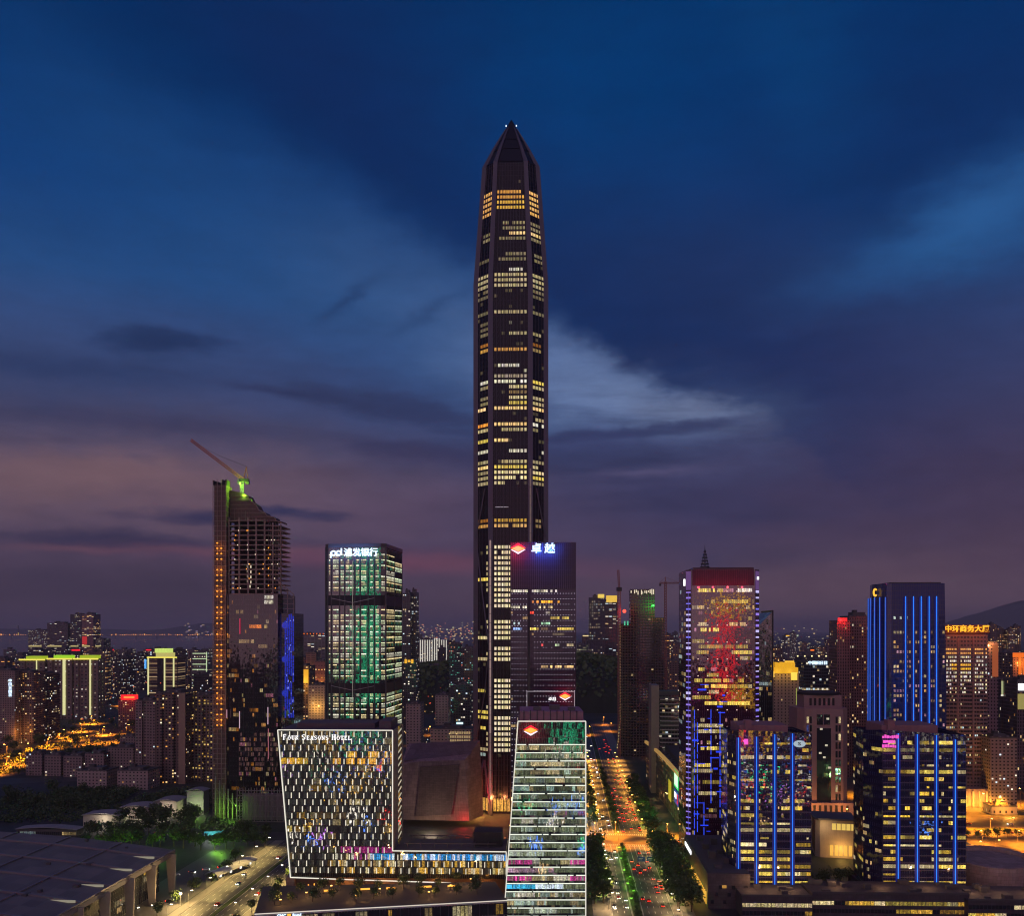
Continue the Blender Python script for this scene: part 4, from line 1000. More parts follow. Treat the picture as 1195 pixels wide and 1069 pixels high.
    for i in range(30):
        z = 9 + i * 3.9; x0 = rnd.uniform(4, 26); mm = MB(); mm.box(x0, x0 + rnd.uniform(1, 6), -.32, -.08, z - .3, z + rnd.choice([.1, .4, .9])); mm.build('blue_floor_light', glow_mat('blue_floor', (.02, .06, .95), 1.0) if i == 0 else bpy.data.materials['blue_floor'], T)
    for x, z0, z1 in ((5.5, 10, 100), (7.5, 20, 95), (16.8, 40, 100), (23, 30, 98), (29, 40, 90), (12, 8, 40)):
        m = MB(); zz = z0
        while zz < z1: l = rnd.uniform(3, 9); m.box(x - .2, x + .2, -.5, -.1, zz, zz + l); zz += l + rnd.uniform(.3, 2)
        m.build('blue_tube', glow_mat('blue_tube', (.03, .09, 1), 1.1), T)
    # round lit emblem on the left corner, small lamp on the right
    e = MB(); e.tube((-.2, 7, H - 8.5), (-.9, 7, H - 8.5), 2.5, 2.5, 14); e.build('corner_emblem', M['white_sign'], T)
    MB().box(w - 2, w - .7, .2, .8, H - 7, H - 5).build('corner_lamp', M['white_sign'], T)
    # slim tapering roof mast of stacked rings
    mz = Z(637, Y) - H; mx = (826 - 801) * k; ms = MB()
    for i in range(7):
        f = i / 7; rr = 3.3 * (1 - f) + .5; ms.tube((mx, 14, H + mz * f * .92), (mx, 14, H + mz * f * .92 + 1.1), rr, rr * .95, 12)
    for i in range(4): ms.bar((mx + 2.9 * math.cos(i * 1.57), 14 + 2.9 * math.sin(i * 1.57), H), (mx, 14, H + mz * .97), .3)
    ms.tube((mx, 14, H + mz * .9), (mx, 14, H + mz + 2), .2, .08, 6); ms.build('roof_mast', M['dark_metal'], T)
    # street front: podium with a lit soffit
    P = thing('tower_podium', 'long podium with bright white strip sign below the purple-edged tower', 'podium', (X(806, 600), 600, 0), R(-3))
    MB().box(0, 24, -70, 30, 0, 20).build('wall', panelled('podium_wall', (.07, .058, .062)), P)
    for i in range(9): MB().box(1.5 + i * 2.4, 3.3 + i * 2.4, -70.4, -70.05, 3 + (i * 7 % 3) * 4.2, 5 + (i * 7 % 3) * 4.2).build('window', M['pane'], P)
    MB().box(-.6, -.1, -4, 24, 14.8, 17.2).build('strip_sign', M['white_sign'], P)
    for i in range(14): MB().box(-.5, -.1, -66 + i * 4.5, -64.6 + i * 4.5, 1.5, 8.5).build('wall_light', glow_mat('wall_glow', (1, .50, .06), .8), P)
    for i in range(4): lamp('wall_lamp', P, (-4, -60 + i * 17, 7), (1, .5, .08), 700, .8)
    rf = MB(); rf.box(1, 23, -69, 29, 20, 20.4)
    for i in range(7): rf.box(6 + (i % 2) * 7, 10 + (i % 2) * 7, -60 + i * 12, -55 + i * 12, 20.4, 22.5 + i % 3)
    rf.build('roof_plant', M['roof'], P)
    sign = MB(); sign.box(8, 10.5, -70.6, -70.1, 12, 13.6); sign.build('lit_panel', glow_mat('dull_amber', (.6, .3, .05), .7), P)
purple_tower()

# ================================================================== twin blocks with blue light lines
def blue_twin(px0, pxc, px1, ytop, y_left, leds, label, left_dark, seed, deco):
    global rnd
    rnd = random.Random(seed)
    Y = 540.0; k = Y / F; H = Z(ytop, Y)
    w = (px1 - pxc) * k; T = thing('blue_lined_block', label, 'office block', (X(pxc, Y), Y, 0), R(-2), 'office blocks with vertical blue light lines')
    sh = glass('blue_block_glass', (.016, .015, .060), (1.4, 4.25), .03, 2.1, .05, .1, (.035, .03, .04)); d = 42; cut = 11.0  # navy base colour also carries the blue glow of the tubes
    wl = (pxc - px0) * k
    xb = X(px0, Y + d) - X(pxc, Y) - d * .035; xm = X(px0 + (pxc - px0) * .34, Y + 13) - X(pxc, Y) - 13 * .035
    pl = [(0, 0), (w, 0), (w, d), (xb, d), (xm, 13)]
    m = MB(); hts = [H - .5, H - 3.5 if y_left else H - 2.5, H - 3, H - 3, H - 2.0]; n = 5
    for i in range(n):
        a, b = pl[i], pl[(i + 1) % n]; l = math.hypot(b[0] - a[0], b[1] - a[1])
        m.face([(*a, 0), (*b, 0), (*b, hts[(i + 1) % n]), (*a, hts[i])], [(0, 0), (l, 0), (l, hts[(i + 1) % n]), (0, hts[i])], 0)
    m.face([(*p, h - 3.2) for p, h in zip(pl, hts)], None, 1); m.face([(*p, 0) for p in reversed(pl)], None, 1)
    m.build('curtain_wall', [sh, M['roof']], T)
    pane = pane_mat('blue_block_pane', (.016, .015, .05), (1.4, 4.25), .03, 2.0, .05, 2.0, 1.45); rows = []; z = H - 9.5; r = 0
    sl = plain('spandrel', (.085, .07, .09), .5)
    while z > 9:
        mb = MB(); full = rnd.random() < (.38 if z > 45 else .6); h_ = 2.1 if rnd.random() < .6 else 1.1
        c = runs(34, .78 if full else .28, [YEL, (1, .60, .05), PALE, (1, .7, .12)], .12, 1.05, 6 if full else 1.6)
        row(mb, (.4, 0), (w - .4, 0), z + .5, z + .5 + h_, 34, lambda i: c[i], .97)
        s = runs(16, .18, [YEL, PALE, WARM], .1, .7, 2); row(mb, (xm, 13), (0, 0), z + .5, z + 2.6, 16, lambda i: s[i], .9)
        s3 = runs(14, .2, [YEL, PALE], .1, .6, 2); row(mb, (w, 0), (w, d), z + .5, z + 2.6, 14, lambda i: s3[i], .9)
        s4 = runs(14, .2, [YEL, PALE], .1, .6, 2); row(mb, (xb, d), (xm, 13), z + .5, z + 2.6, 14, lambda i: s4[i], .9)
        rows.append(mb); z -= 4.25; r += 1
    limited(rows, 'window_row', pane, T)
    sb = MB(); z = H - 10.4
    while z > 6:
        sb.box(0, w, -.22, 0, z, z + .55); z -= 4.25
    sb.build('floor_ledge', sl, T)
    for p, ya, yb in leds:
        x = (p - pxc) * k; z0, z1 = max(3, Z(yb, Y)), Z(ya, Y)
        h = MB().box(x - 1.35, x + 1.35, -.42, -.2, z0, z1); h.build('blue_halo_strip', M['blue_halo'], T)  # glowing strip imitates the tube's blue halo on the glass
        MB().box(x - .17, x + .17, -.8, -.45, z0, z1).build('blue_light_tube', M['blue_led'], T)
    rp = plain('rose_plant', (.26, .13, .14), .75); q = MB(); q.box(2, w * .72, 7, d - 8, H - 4, H + 1.5); q.box(5, 9, 5.5, 12, H - 4, H + 4.5); q.build('roof_plant', rp, T)
    deco(T, k, pxc, Y)
    # plinth
    MB().box(-5, w + 3, -3.5, d + 3, 0, 6.2).build('plinth', plain('plinth', (.05, .042, .05), .7), T)
    mb = MB(); c = runs(34, .5, [YEL, GOLD, PALE], .2, .9, 4); row(mb, (-4, -3.5), (w + 2, -3.5), 2.0, 4.6, 34, lambda i: c[i], .9); mb.build('plinth_window', pane, T)
def deco1(T, k, pxc, Y):
    x = (932 - pxc) * k; e = MB()
    for j in range(20):
        a0, a1 = 2 * math.pi * j / 20, 2 * math.pi * (j + 1) / 20
        e.face([(x, -.9, Z(868, Y)), (x + 3.5 * math.cos(a0), -.9, Z(868, Y) + 2.0 * math.sin(a0)), (x + 3.5 * math.cos(a1), -.9, Z(868, Y) + 2.0 * math.sin(a1))])
        e.face([(x + 3.5 * math.cos(a0), -.9, Z(868, Y) + 2.0 * math.sin(a0)), (x + 3.5 * math.cos(a0), -.5, Z(868, Y) + 2.0 * math.sin(a0)), (x + 3.5 * math.cos(a1), -.5, Z(868, Y) + 2.0 * math.sin(a1)), (x + 3.5 * math.cos(a1), -.9, Z(868, Y) + 2.0 * math.sin(a1))])
    e.build('oval_sign', glow_mat('oval_sign', (.50, .62, .70), .75), T)
    s_ = text_mesh('S', 2.6, .2, M['dark_metal'], .05, 1.6); link('lettering', s_, T, (x - .2, -1.1, Z(868, Y)))
    MB().box((868 - pxc) * k, (872.6 - pxc) * k, -1.0, -.6, Z(869, Y), Z(862.5, Y)).build('pink_sign', M['pink_sign'], T)
    lamp('sign_lamp', T, ((870 - pxc) * k, -4, Z(866, Y)), (1, .05, .5), 500, .5)
def deco2(T, k, pxc, Y):
    z0, z1 = Z(873.5, Y), Z(857, Y)
    for j, (a, b) in enumerate(((1029, 1045), (1030, 1044), (1029, 1044))):
        m = MB(); zz = z1 - (j + 1) * (z1 - z0) / 3
        x = (a - pxc) * k
        while x < (b - pxc) * k: l = rnd.uniform(.5, 1.6); m.box(x, x + l, -1.1, -.6, zz + rnd.uniform(.2, .7), zz + rnd.uniform(1.6, 2.5)); x += l + .3
        m.build('pink_sign', M['pink_sign'], T)
    lamp('sign_lamp', T, ((1037 - pxc) * k, -4.5, Z(866, Y)), (1, .05, .6), 900, .5)
blue_twin(842, 862, 946, 851, False, [(861.5, 861, 1066), (882.5, 860, 1040), (903.5, 857, 1035), (924, 856, 1038)], 'dark glass block with four blue light lines and an oval white sign', True, 5, deco1)
blue_twin(996, 1030, 1126, 851, True, [(1047.5, 856, 1038), (1069.5, 857, 1034), (1091.5, 858, 1038), (1113, 863, 1052)], 'dark glass block with four blue light lines and a pink stacked sign', True, 9, deco2)

# ================================================================== tall blue tower with a rounded left corner
def blue_round_tower():
    Y = 760.0; k = Y / F; H = Z(681, Y); T = thing('blue_lined_tower', 'tall dark tower with rounded corner covered in vertical blue light lines', 'office tower', (X(1040, Y), Y, 0), R(-3))
    w = (1103 - 1040) * k; r = 25 * k; d = 50; pl = [(0, 0), (w, 0), (w, d)] + [(X(p, Y + y) - X(1040, Y) - y * .052, y) for p, y in ((1014.5, 50), (1014, 34), (1016.5, 21), (1021.5, 12), (1027.5, 5.5), (1034, 1.6))]
    sh = glass('navy_glass', (.010, .020, .13), (1.5, 4.0), .02, 1.5, .06, .16, (.04, .035, .05)); top = [(x * .96 + (.6 if x < 1 else .6), y * .97 + .6) for x, y in pl]  # deep navy colour includes the blue glow between the light lines
    MB().loft([[(*p, 0) for p in pl], [(*p, H * .55) for p in pl], [(*p, H) for p in top]]).build('curtain_wall', sh, T)
    pane = pane_mat('navy_pane', (.010, .018, .10), (1.5, 4.0), .02, 1.5, .06, 1.5); rows = []; z = H - 30; q = 0
    while z > 60:
        m = MB(); c = runs(17, .36, [(1, .6, .2), WARM, (1, .5, .12), PALE, (.8, .4, .5)], .3, .95, 1.3)
        if q == 0: c = [tint(COOL, .5, 1.0) if i < 8 and i % 2 == 0 else None for i in range(17)]
        if q in (1, 2): c = [None] * 17
        row(m, (1.5, 0), (w - 1.0, 0), z + .7, z + 2.9, 17, lambda i: c[i], .62, -.1 if z > H * .55 else .05); rows.append(m); z -= 4.0; q += 1
    for m in rows: m.v = [(v[0], v[1] - .1, v[2]) for v in m.v]
    limited(rows, 'window_row', pane, T)
    for p in (1056.2, 1065.2, 1074, 1083, 1091.5):
        x = (p - 1040) * k
        m = MB(); m.box(x - 1.5, x + 1.5, -.35, -.12, 20, Z(697, Y)); m.build('blue_halo_strip', M['blue_halo'], T)  # emissive strip stands in for the glow beside each tube
        MB().box(x - .22, x + .22, -.85, -.5, 20, Z(696, Y)).build('blue_light_tube', M['blue_led'], T)
    for j, (x, y) in enumerate(pl[3:]):
        ox, oy = -.7, -.5; m = MB(); m.bar((x + ox, y + oy, 20), (x * .985 + .3 + ox, y + oy + .3, Z(697, Y)), 1.5, .5); m.build('blue_halo_strip', M['blue_halo'], T)  # imitated halo behind the corner tubes
        m = MB(); m.bar((x + ox * 1.6, y + oy * 1.6, 20), (x * .985 + .3 + ox * 1.6, y + oy * 1.6 + .3, Z(697, Y)), .42, .42); m.build('blue_light_tube', glow_mat('corner_blue', (.06, .22, .95), .9), T)
    g = MB(); x = -9.6
    for a in range(12):
        t0, t1 = a / 12 * 1.6 * math.pi + .6, (a + 1) / 12 * 1.6 * math.pi + .6
        g.bar((x + 1.2 * math.cos(t0), 10.0, Z(691, Y) + 3.0 * math.sin(t0)), (x + 1.2 * math.cos(t1), 10.0, Z(691, Y) + 3.0 * math.sin(t1)), 1.1)
    g.build('gold_emblem', M['gold_sign'], T)
    lamp('emblem_lamp', T, (x - 3, 6, Z(691, Y)), (1, .5, .05), 500, .5)
    MB().box(2, w - 2, 6, d - 6, H, H + 1.2).build('roof_plant', M['roof'], T)
blue_round_tower()
rnd = random.Random(77)
# ------------------------------------------------------------------ ordinary towers, one thing each
BROWN = [(0, (1, .42, .08)), (.45, (1, .66, .26)), (.8, (1, .85, .6))]
NEUT = [(0, (1, .72, .34)), (.4, (1, .88, .66)), (.8, (.75, .92, 1))]
FM = {
 'brown': facade('brown_wall', (.13, .085, .075), cell=(3.6, 3.1), win=(.5, .45), lit=.16, strength=1.5, cols=BROWN),
 'grey': facade('grey_wall', (.22, .16, .145), cell=(3.4, 3.1), win=(.46, .42), lit=.05, strength=1.5, cols=NEUT),
 'dark': facade('dark_wall', (.045, .038, .048), cell=(3.0, 3.3), win=(.66, .5), lit=.13, strength=1.5, cols=NEUT),
 'beige': facade('beige_wall', (.33, .26, .23), cell=(3.8, 3.2), win=(.4, .4), lit=.04, cols=BROWN),
 'wine': facade('wine_wall', (.17, .085, .085), cell=(3.0, 3.2), win=(.55, .5), lit=.10, cols=BROWN),
 'blueglass': facade('bluish_wall', (.05, .055, .075), (.02, .024, .034), cell=(2.6, 3.8), win=(.86, .6), lit=.14, row=.12, cols=NEUT),
}
class Pick:                                     # several wall types per colour, so no two neighbours share a rhythm
    def __init__(s, *m): s.m = m; s.r = random.Random(5)
    def get(s): return s.r.choice(s.m)
def kinds(nm, wall, cols, st, base):
    return Pick(*[facade('%s_%s' % (nm, q), sc3(wall, k), cell=c, win=w, lit=base * l, row=rw, cols=cols, strength=st) for q, k, c, w, l, rw in
        (('a', 1.0, (4.2, 3.6), (.45, .42), 1.0, 0), ('b', .7, (6.5, 4.2), (.35, .6), 1.5, 0), ('c', 1.35, (9.0, 3.4), (.8, .4), .5, .03), ('d', .85, (3.2, 5.2), (.5, .5), .55, 0), ('e', 1.1, (5.2, 6.8), (.3, .3), 1.9, 0))])
FARM = {'brown': kinds('far_brown', (.13, .08, .07), BROWN, 1.8, .27), 'grey': kinds('far_grey', (.11, .095, .105), NEUT, 1.6, .27), 'dark': kinds('far_dark', (.045, .038, .048), NEUT, 1.6, .2), 'wine': kinds('far_wine', (.16, .075, .08), BROWN, 1.8, .27)}
def tower(px0, px1, ytop, Y, d, name, label, cat, mat, rz=-3, group=None, top='box', notch=0, base=0):
    if isinstance(mat, Pick): mat = mat.get()
    k = Y / F; w = (px1 - px0) * k; H = Z(ytop, Y)
    T = thing(name, label, cat, (X(px0, Y), Y, 0), R(rz), group)
    pl = [(0, 0), (w, 0), (w, d), (0, d)]
    if notch:                                   # apartment plan with recessed light wells
        g = w / (2 * notch + 1); pl = []
        for i in range(notch): pl += [(g * 2 * i, 0), (g * (2 * i + 1), 0), (g * (2 * i + 1), 2.6), (g * (2 * i + 2), 2.6)]
        pl += [(g * 2 * notch, 0), (w, 0), (w, d), (0, d)]
    MB().prism(pl, 0, H, 0, 1).build('wall', [mat, M['roof']], T)
    if top == 'box':
        m = MB(); m.box(w * .25, w * .75, d * .25, d * .75, H, H + max(3, H * .03)); rh = m.build('roof_house', M['dark_concrete'], T); MB().box(w * .3, w * .45, d * .3, d * .5, H + max(3, H * .03), H + max(3, H * .03) + 2.5).build('water_tank', M['roof'], rh)
        for q_ in range(3): x_ = w * (.05 + .3 * q_); MB().box(x_, x_ + 2.2, d * .06, d * .06 + 1.6, H, H + 1.3 + .5 * q_).build('roof_unit', M['concrete'], T)
        m = MB()
        m.box(0, w, -.15, .3, H, H + 1.1); m.box(0, w, d - .3, d + .15, H, H + 1.1); m.box(-.15, .3, .3, d - .3, H, H + 1.1); m.box(w - .3, w + .15, .3, d - .3, H, H + 1.1); m.build('parapet', M['dark_concrete'], T)
    return T, w, d, H
def band(T, x0, x1, y, z, h, mat, name='light_band', t=.5): MB().box(x0, x1, y - t, y, z, z + h).build(name, mat, T)

# three apartment towers with lime lit crowns
lime2 = glow_mat('lime_crown', (.42, .85, .02), .75); yl = glow_mat('yellow_crown', (1, .85, .12), 1.0); stripe = glow_mat('stripe_led', (.9, .85, .40), .85)
for i, (a, b, yt, line, lw) in enumerate(((23, 53, 770, 43.5, 1.5), (55.5, 84.5, 769, 75.5, 4), (86, 115, 769, 106, 2.2))):
    T, w, d, H = tower(a, b, yt, 1650, 26, 'apartment_tower', ['apartment tower with yellow crown line and one thin light stripe, partly hidden at left', 'apartment tower with green lit crown and wide yellow light stripe', 'apartment tower with yellow lit crown and narrow stripe near its right edge'][i], 'apartment tower', facade('crown_tower_wall_%s' % 'abc'[i], (.16, .12, .10), cell=(11, 6.4), win=(.28, .3), lit=.42, cols=[(0, (1, .8, .6)), (.6, (1, .9, .8))], strength=.8), -3, 'apartment towers with lit crowns', 'none', 2)
    k = 1650 / F
    MB().box(w * .2, w * .85, 4, d - 3, H, H + 6).build('crown', lime2 if i == 1 else glow_mat('crown_glow', (.55, .75, .02), .6), T)
    MB().box(-1, w + 1, -1.6, -.4, H - 1.5, H + 1.2).build('crown_light', yl, T)
    MB().box((line - a) * k - lw * .6, (line - a) * k + lw * .6, -1.2, -.1, 8, H).build('light_stripe', stripe, T)
# hotel with gold light lines
T, w, d, H = tower(172, 207, 767, 1750, 40, 'hotel_tower', 'hotel tower with stepped lit crown and bright vertical light lines', 'hotel', facade('gold_hotel_wall', (.14, .09, .07), cell=(60, 4.3), win=(.95, .4), lit=.75, cols=[(0, (1, .62, .28)), (.5, (1, .70, .36))], strength=.55), -3, None, 'none')
k = 1750 / F
MB().box(w * .24, w * .72, 6, 30, H, H + 8).build('crown_base', glow_mat('crown_warm', (.85, .75, .22), .6), T)
cg = MB()
for i in range(5): cg.box(w * (.22 + i * .1), w * (.28 + i * .1), 4, 26, H + 8, H + 16)
cg.build('crown', glow_mat('crown_lime', (.75, .95, .2), .8), T)
MB().box(-.5, w + .5, -1.2, -.2, H - 2, H + .5).build('crown_light', yl, T)
for p in (173.2, 192.7, 203.5): MB().box((p - 172) * k - 1.2, (p - 172) * k + 1.2, -1.6, -.3, 20, H - 2).build('light_stripe', stripe, T)
MB().box(w * .34, w * .56, -.6, -.1, 10, H - 4).build('dark_bay', M['matte_dark'], T)
MB().box(-5, -1.5, -2, -1, H - 22, H - 4).build('blue_sign', glow_mat('blue_small_sign', (.1, .45, 1), 1.0), T)
# block outlined with pale lines
T, w, d, H = tower(223, 242, 761, 1900, 30, 'outlined_block', 'apartment block with pale horizontal light lines beside the unfinished tower', 'apartment block', FARM['grey'], -3, None, 'none')
m = MB()
for i in range(7): m.box(w * .1, w, -1, -.2, H - 4 - i * 11, H - 2.4 - i * 11)
m.box(w - 1.6, w, -1.2, -.2, 40, H); m.build('light_lines', glow_mat('pale_lines', (.75, .95, .55), .7), T)
# left edge
for i, (a, b, yt, Y, mt, nt, lab) in enumerate(((-14, 18, 783, 1290, 'grey', 0, 'dim grey block with vertical white sign at the left edge of the city'), (18, 40, 785, 1300, 'brown', 1, 'orange lit slab beside the grey block at the far left'), (40.5, 57, 787, 1330, 'dark', 0, 'narrow dark slab right of the orange lit slab'))):
    T, w, d, H = tower(a, b, yt, Y, 30, 'apartment_block', lab, 'apartment block', FM[mt], -3, None, 'box', nt)
    if i == 0:
        for j in range(5): sign_text(T, '中田日国目'[j], w - 6, -.8, H - 14 - j * 5.0, 5.0, M['blue_white_sign'], .5, .06)
    if i == 1: lamp('street_glow', T, (w / 2, -16, 16), (1, .38, .06), 6000, 2)
# the tall brown apartment group before the unfinished tower
for i, (a, b, yt, Y, d, mt, nt, lab) in enumerate(((158, 182, 818, 985, 26, 'grey', 1, 'grey apartment tower at the left of the brown group'), (182, 217, 809, 960, 30, 'brown', 2, 'tall brown apartment tower with pale blank end wall'), (217, 251, 812, 975, 34, 'beige', 2, 'tall apartment tower with many yellow windows left of the unfinished tower'))):
    mt2 = FM[mt] if i != 2 else facade('yellow_window_wall', (.16, .12, .10), cell=(3.6, 3.1), win=(.5, .5), lit=.30, cols=[(0, (1, .55, .1)), (.5, (1, .68, .2))], strength=.9)
    T, w, d, H = tower(a, b, yt, Y, d, 'apartment_tower', lab, 'apartment tower', mt2, -4, 'apartment towers left of the unfinished tower', 'box', nt)
    if i == 1: MB().box(w * .78, w + .3, -.8, -.05, 0, H).build('blank_wall', plain('blank_wall', (.32, .23, .16), .8), T)
# low slabs below them
def lowrise(a, b, yt, Y, d, lab, mt='grey', pitched=False):
    T, w, d, H = tower(a, b, yt, Y, d, 'low_block', lab, 'low block', FM[mt], -5, 'low residential slabs', 'box')
    return T
for a, b, yt, Y, d, lab in ((30, 50, 880, 1015, 20, 'low slab at the left end of the upper row of flats'), (52, 72, 882, 1010, 20, 'second low slab from the left in the upper row of flats'), (74, 97, 883, 1005, 22, 'low slab with lit roof lamps in the middle of the upper row'), (99, 122, 880, 1000, 20, 'fourth low slab from the left in the upper row of flats'), (126, 157, 873, 1010, 26, 'larger low slab at the right end of the upper row of flats'),
                        (90, 126, 900, 935, 24, 'low pale slab in the front row of flats, left one'), (137, 174, 900, 925, 26, 'low pale slab in the front row of flats, right one'), (140, 158, 860, 1120, 20, 'small low block behind the larger slab')):
    lowrise(a, b, yt, Y, d, lab, 'beige' if 'pale' in lab else 'grey')
# red neon roof sign on a low block
T, w, d, H = tower(138, 166, 818, 1500, 30, 'low_block', 'low block carrying a red neon roof sign', 'low block', FM['brown'], -3)
MB().box(w * .12, w * .85, -1, 0, H + 1, H + 10).build('neon_sign', glow_mat('neon_red', (1, .015, .02), 1.0), T)
MB().box(w * .25, w * .7, -1.4, -1, H + 4, H + 7).build('neon_core', glow_mat('neon_core', (1, .25, .05), 1.3), T)
lamp('neon_lamp', T, (w / 2, -14, H + 8), (1, .02, .02), 9000, 2)
# between unfinished tower and bank tower
T, w, d, H = tower(344, 361, 778, 1230, 30, 'lit_block', 'block flooded with golden light between unfinished tower and bank tower', 'block', FM['brown'], -3)
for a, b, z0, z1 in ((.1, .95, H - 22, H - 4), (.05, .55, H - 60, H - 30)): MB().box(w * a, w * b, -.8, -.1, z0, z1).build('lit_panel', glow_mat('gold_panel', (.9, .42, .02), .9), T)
lamp('roof_lamp', T, (w / 2, -14, H - 20), (1, .5, .05), 14000, 2)
T, w, d, H = tower(360, 379, 800, 1150, 26, 'lit_block', 'yellowish slab tucked against the bank tower', 'block', FM['beige'], -3); lamp('wall_lamp', T, (w / 2, -10, H * .7), (1, .55, .1), 6000, 1)
T, w, d, H = tower(346, 380, 741, 2300, 40, 'apartment_slab', 'long far slab with red roof lamps between unfinished tower and bank tower', 'apartment block', FARM['grey'], -3)
for j in range(9): MB().box(2 + j * w / 9, 4 + j * w / 9, -1, 0, H + 1, H + 4).build('roof_lamp', M['orange_sign'], T)
for i, (a, b, yt, Y, mt) in enumerate(((344, 356, 768, 1700, 'brown'), (357, 369, 762, 1650, 'brown'), (367, 380, 772, 1600, 'wine'))):
    T, w, d, H = tower(a, b, yt, Y, 30, 'apartment_block', ['left','middle','right'][i] + ' one of three orange lit blocks beyond the golden block', 'apartment block', FARM[mt], -3, 'orange lit blocks'); lamp('street_glow', T, (w / 2, -16, H * .6), (1, .42, .05), 12000, 2)
# between the bank tower and the tallest one
T, w, d, H = tower(470, 479, 693, 1500, 26, 'dark_twin_tower', 'dark slim tower touching the right edge of the bank tower', 'tower', FM['dark'], -3); 
T, w, d, H = tower(478.5, 486, 692, 1520, 26, 'dark_twin_tower', 'dark slim tower with small roof lamp, right one of the dark pair', 'tower', FM['dark'], -3); MB().tube((w / 2, 8, H), (w / 2, 8, H + 10), .5, .2).build('roof_mast', M['dark_metal'], T)
for i in range(4):
    a = 489.5 + i * 8.3; T, w, d, H = tower(a, a + 7.4, 747 - (i == 2) * 2, 2450 + i * 10, 26, 'striped_block', ['first', 'second', 'third', 'last'][i] + ' of four far blocks with white vertical light stripes', 'apartment block', FARM['grey'], -3, 'far blocks with white light stripes', 'none')
    for f in (.15, .5, .88): MB().box(w * f - 1.1, w * f + 1.1, -1, -.1, 75, H).build('light_stripe', glow_mat('pale_stripe', (.95, .9, .78), .75), T)
for i, (a, b, yt, Y, mt, lab) in enumerate(((524, 538, 752, 1700, 'blueglass', 'teal speckled tower left of the tallest skyscraper'), (538, 554, 757, 1500, 'blueglass', 'tower with cyan lit windows beside the tallest skyscraper'), (471, 486, 772, 1350, 'dark', 'dim tower with a golden sign next to the bank tower'), (529, 548, 800, 1150, 'dark', 'dark mid-rise with one bright cyan lamp'), (474, 491, 822, 1080, 'beige', 'pale low block at the foot of the dark pair'), (508, 523, 812, 1130, 'beige', 'small pale block before the wooded hill'))):
    mm = FM[mt] if mt != 'blueglass' else facade('teal_wall_' + 'ab'[i], (.04, .05, .055), cell=(2.8, 3.6), win=(.6, .5), lit=.30, cols=[(0, (.2, 1, .7)), (.4, (.9, .9, .7)), (.75, (1, .25, .15)), (.88, (.5, .8, 1))], strength=.8)
    T, w, d, H = tower(a, b, yt, Y, 26, 'mid_rise', lab, 'mid-rise', mm, -3)
    if i == 2: [MB().box(w * (.08 + .25 * q_), w * (.27 + .25 * q_), -.8, 0, H - 3 + q_ % 2 * 1.5, H + 3 - q_ % 2).build('gold_sign', glow_mat('gold_box', (1, .50, .03), .9), T) for q_ in range(3)]
    if i == 3: MB().box(w * .2, w * .6, -1, 0, H * .45, H * .45 + 4).build('bright_lamp', glow_mat('cyan_white', (.6, .95, 1), 1.5), T)
T, w, d, H = tower(502, 551, 851, 985, 30, 'arched_slab', 'curved low slab with lit gallery openings behind the angular museum', 'low block', FM['beige'], -6)
g = MB()
for r in range(6):
    for i in range(9): g.box(w * .48 + i * w * .056, w * .48 + i * w * .056 + 1.6, -.5, -.1, H - 5 - r * 4.2, H - 2.5 - r * 4.2)
g.build('gallery_lights', glow_mat('gallery', (.75, .52, .25), .5), T)
# towers right of the emblem tower
T, w, d, H = tower(687.5, 706, 698, 2200, 40, 'lit_top_tower', 'far dark tower with yellow roof lights, left one of the pair behind the hill', 'tower', FARM['dark'], -3, 'far towers with yellow roof lights')
MB().box(w * .55, w * .95, -1, 4, H, H + 9).build('roof_light', glow_mat('roof_yellow', (1, .70, .12), .9), T)
T, w, d, H = tower(706, 721.5, 700, 2230, 40, 'lit_top_tower', 'far dark tower with golden lantern top, right one of the pair behind the hill', 'tower', FARM['dark'], -3, 'far towers with yellow roof lights')
MB().box(w * .1, w * .9, -1, 12, H - 6, H + 10).build('roof_light', glow_mat('roof_gold', (1, .62, .08), .85), T)
for i, (a, b, yt) in enumerate(((673, 684, 752), (684, 697, 748), (697, 709, 753), (709, 722, 750))):
    T, w, d, H = tower(a, b, yt, 2700, 34, 'apartment_block', ['first', 'second', 'third', 'fourth'][i] + ' from left of the sparkling far blocks above the dark hill', 'apartment block', facade('sparkle_wall_' + 'abcd'[i], (.06, .055, .06), cell=(6, 5.5), win=(.5, .5), lit=.42, cols=[(0, (.8, .9, .45)), (.6, (1, .85, .5))], strength=.8), -3, 'far blocks above the dark hill')
# dark unfinished concrete tower
T, w, d, H = tower(736, 764, 716, 1160, 30, 'dark_frame_tower', 'dark unfinished tower with lit roof edge, red lamp and string of lights', 'tower under construction', facade('net_wall', (.06, .042, .042), (.012, .01, .012), cell=(3.6, 3.5), win=(.74, .66), lit=.01, cols=NEUT), -3, None, 'none')
k = 1160 / F; nw = facade('net_wall_low', (.075, .053, .05), (.022, .017, .017), cell=(3.6, 3.5), win=(.70, .64), lit=.006, cols=NEUT)
MB().box(-13 * k, w + 0, 4, 30.5, 0, Z(728, 1160)).build('wing', nw, T); MB().box(w + .1, w + 11 * k, -3, 30, 0, Z(721, 1160)).build('wing', nw, T)
MB().box(0, w, 1, 28, H, Z(688, 1160)).build('upper_frame', facade('open_frame_wall', (.10, .075, .07), (.01, .009, .012), cell=(3.2, 4), win=(.72, .7), lit=.03, cols=NEUT), T)
rl = MB()
for i in range(14):
    if rnd.random() < .8: rl.box(i * w / 14, i * w / 14 + 1.1, -.8, 0, Z(691, 1160) - rnd.uniform(0, 4), Z(689, 1160) + rnd.uniform(-1, 1.5))
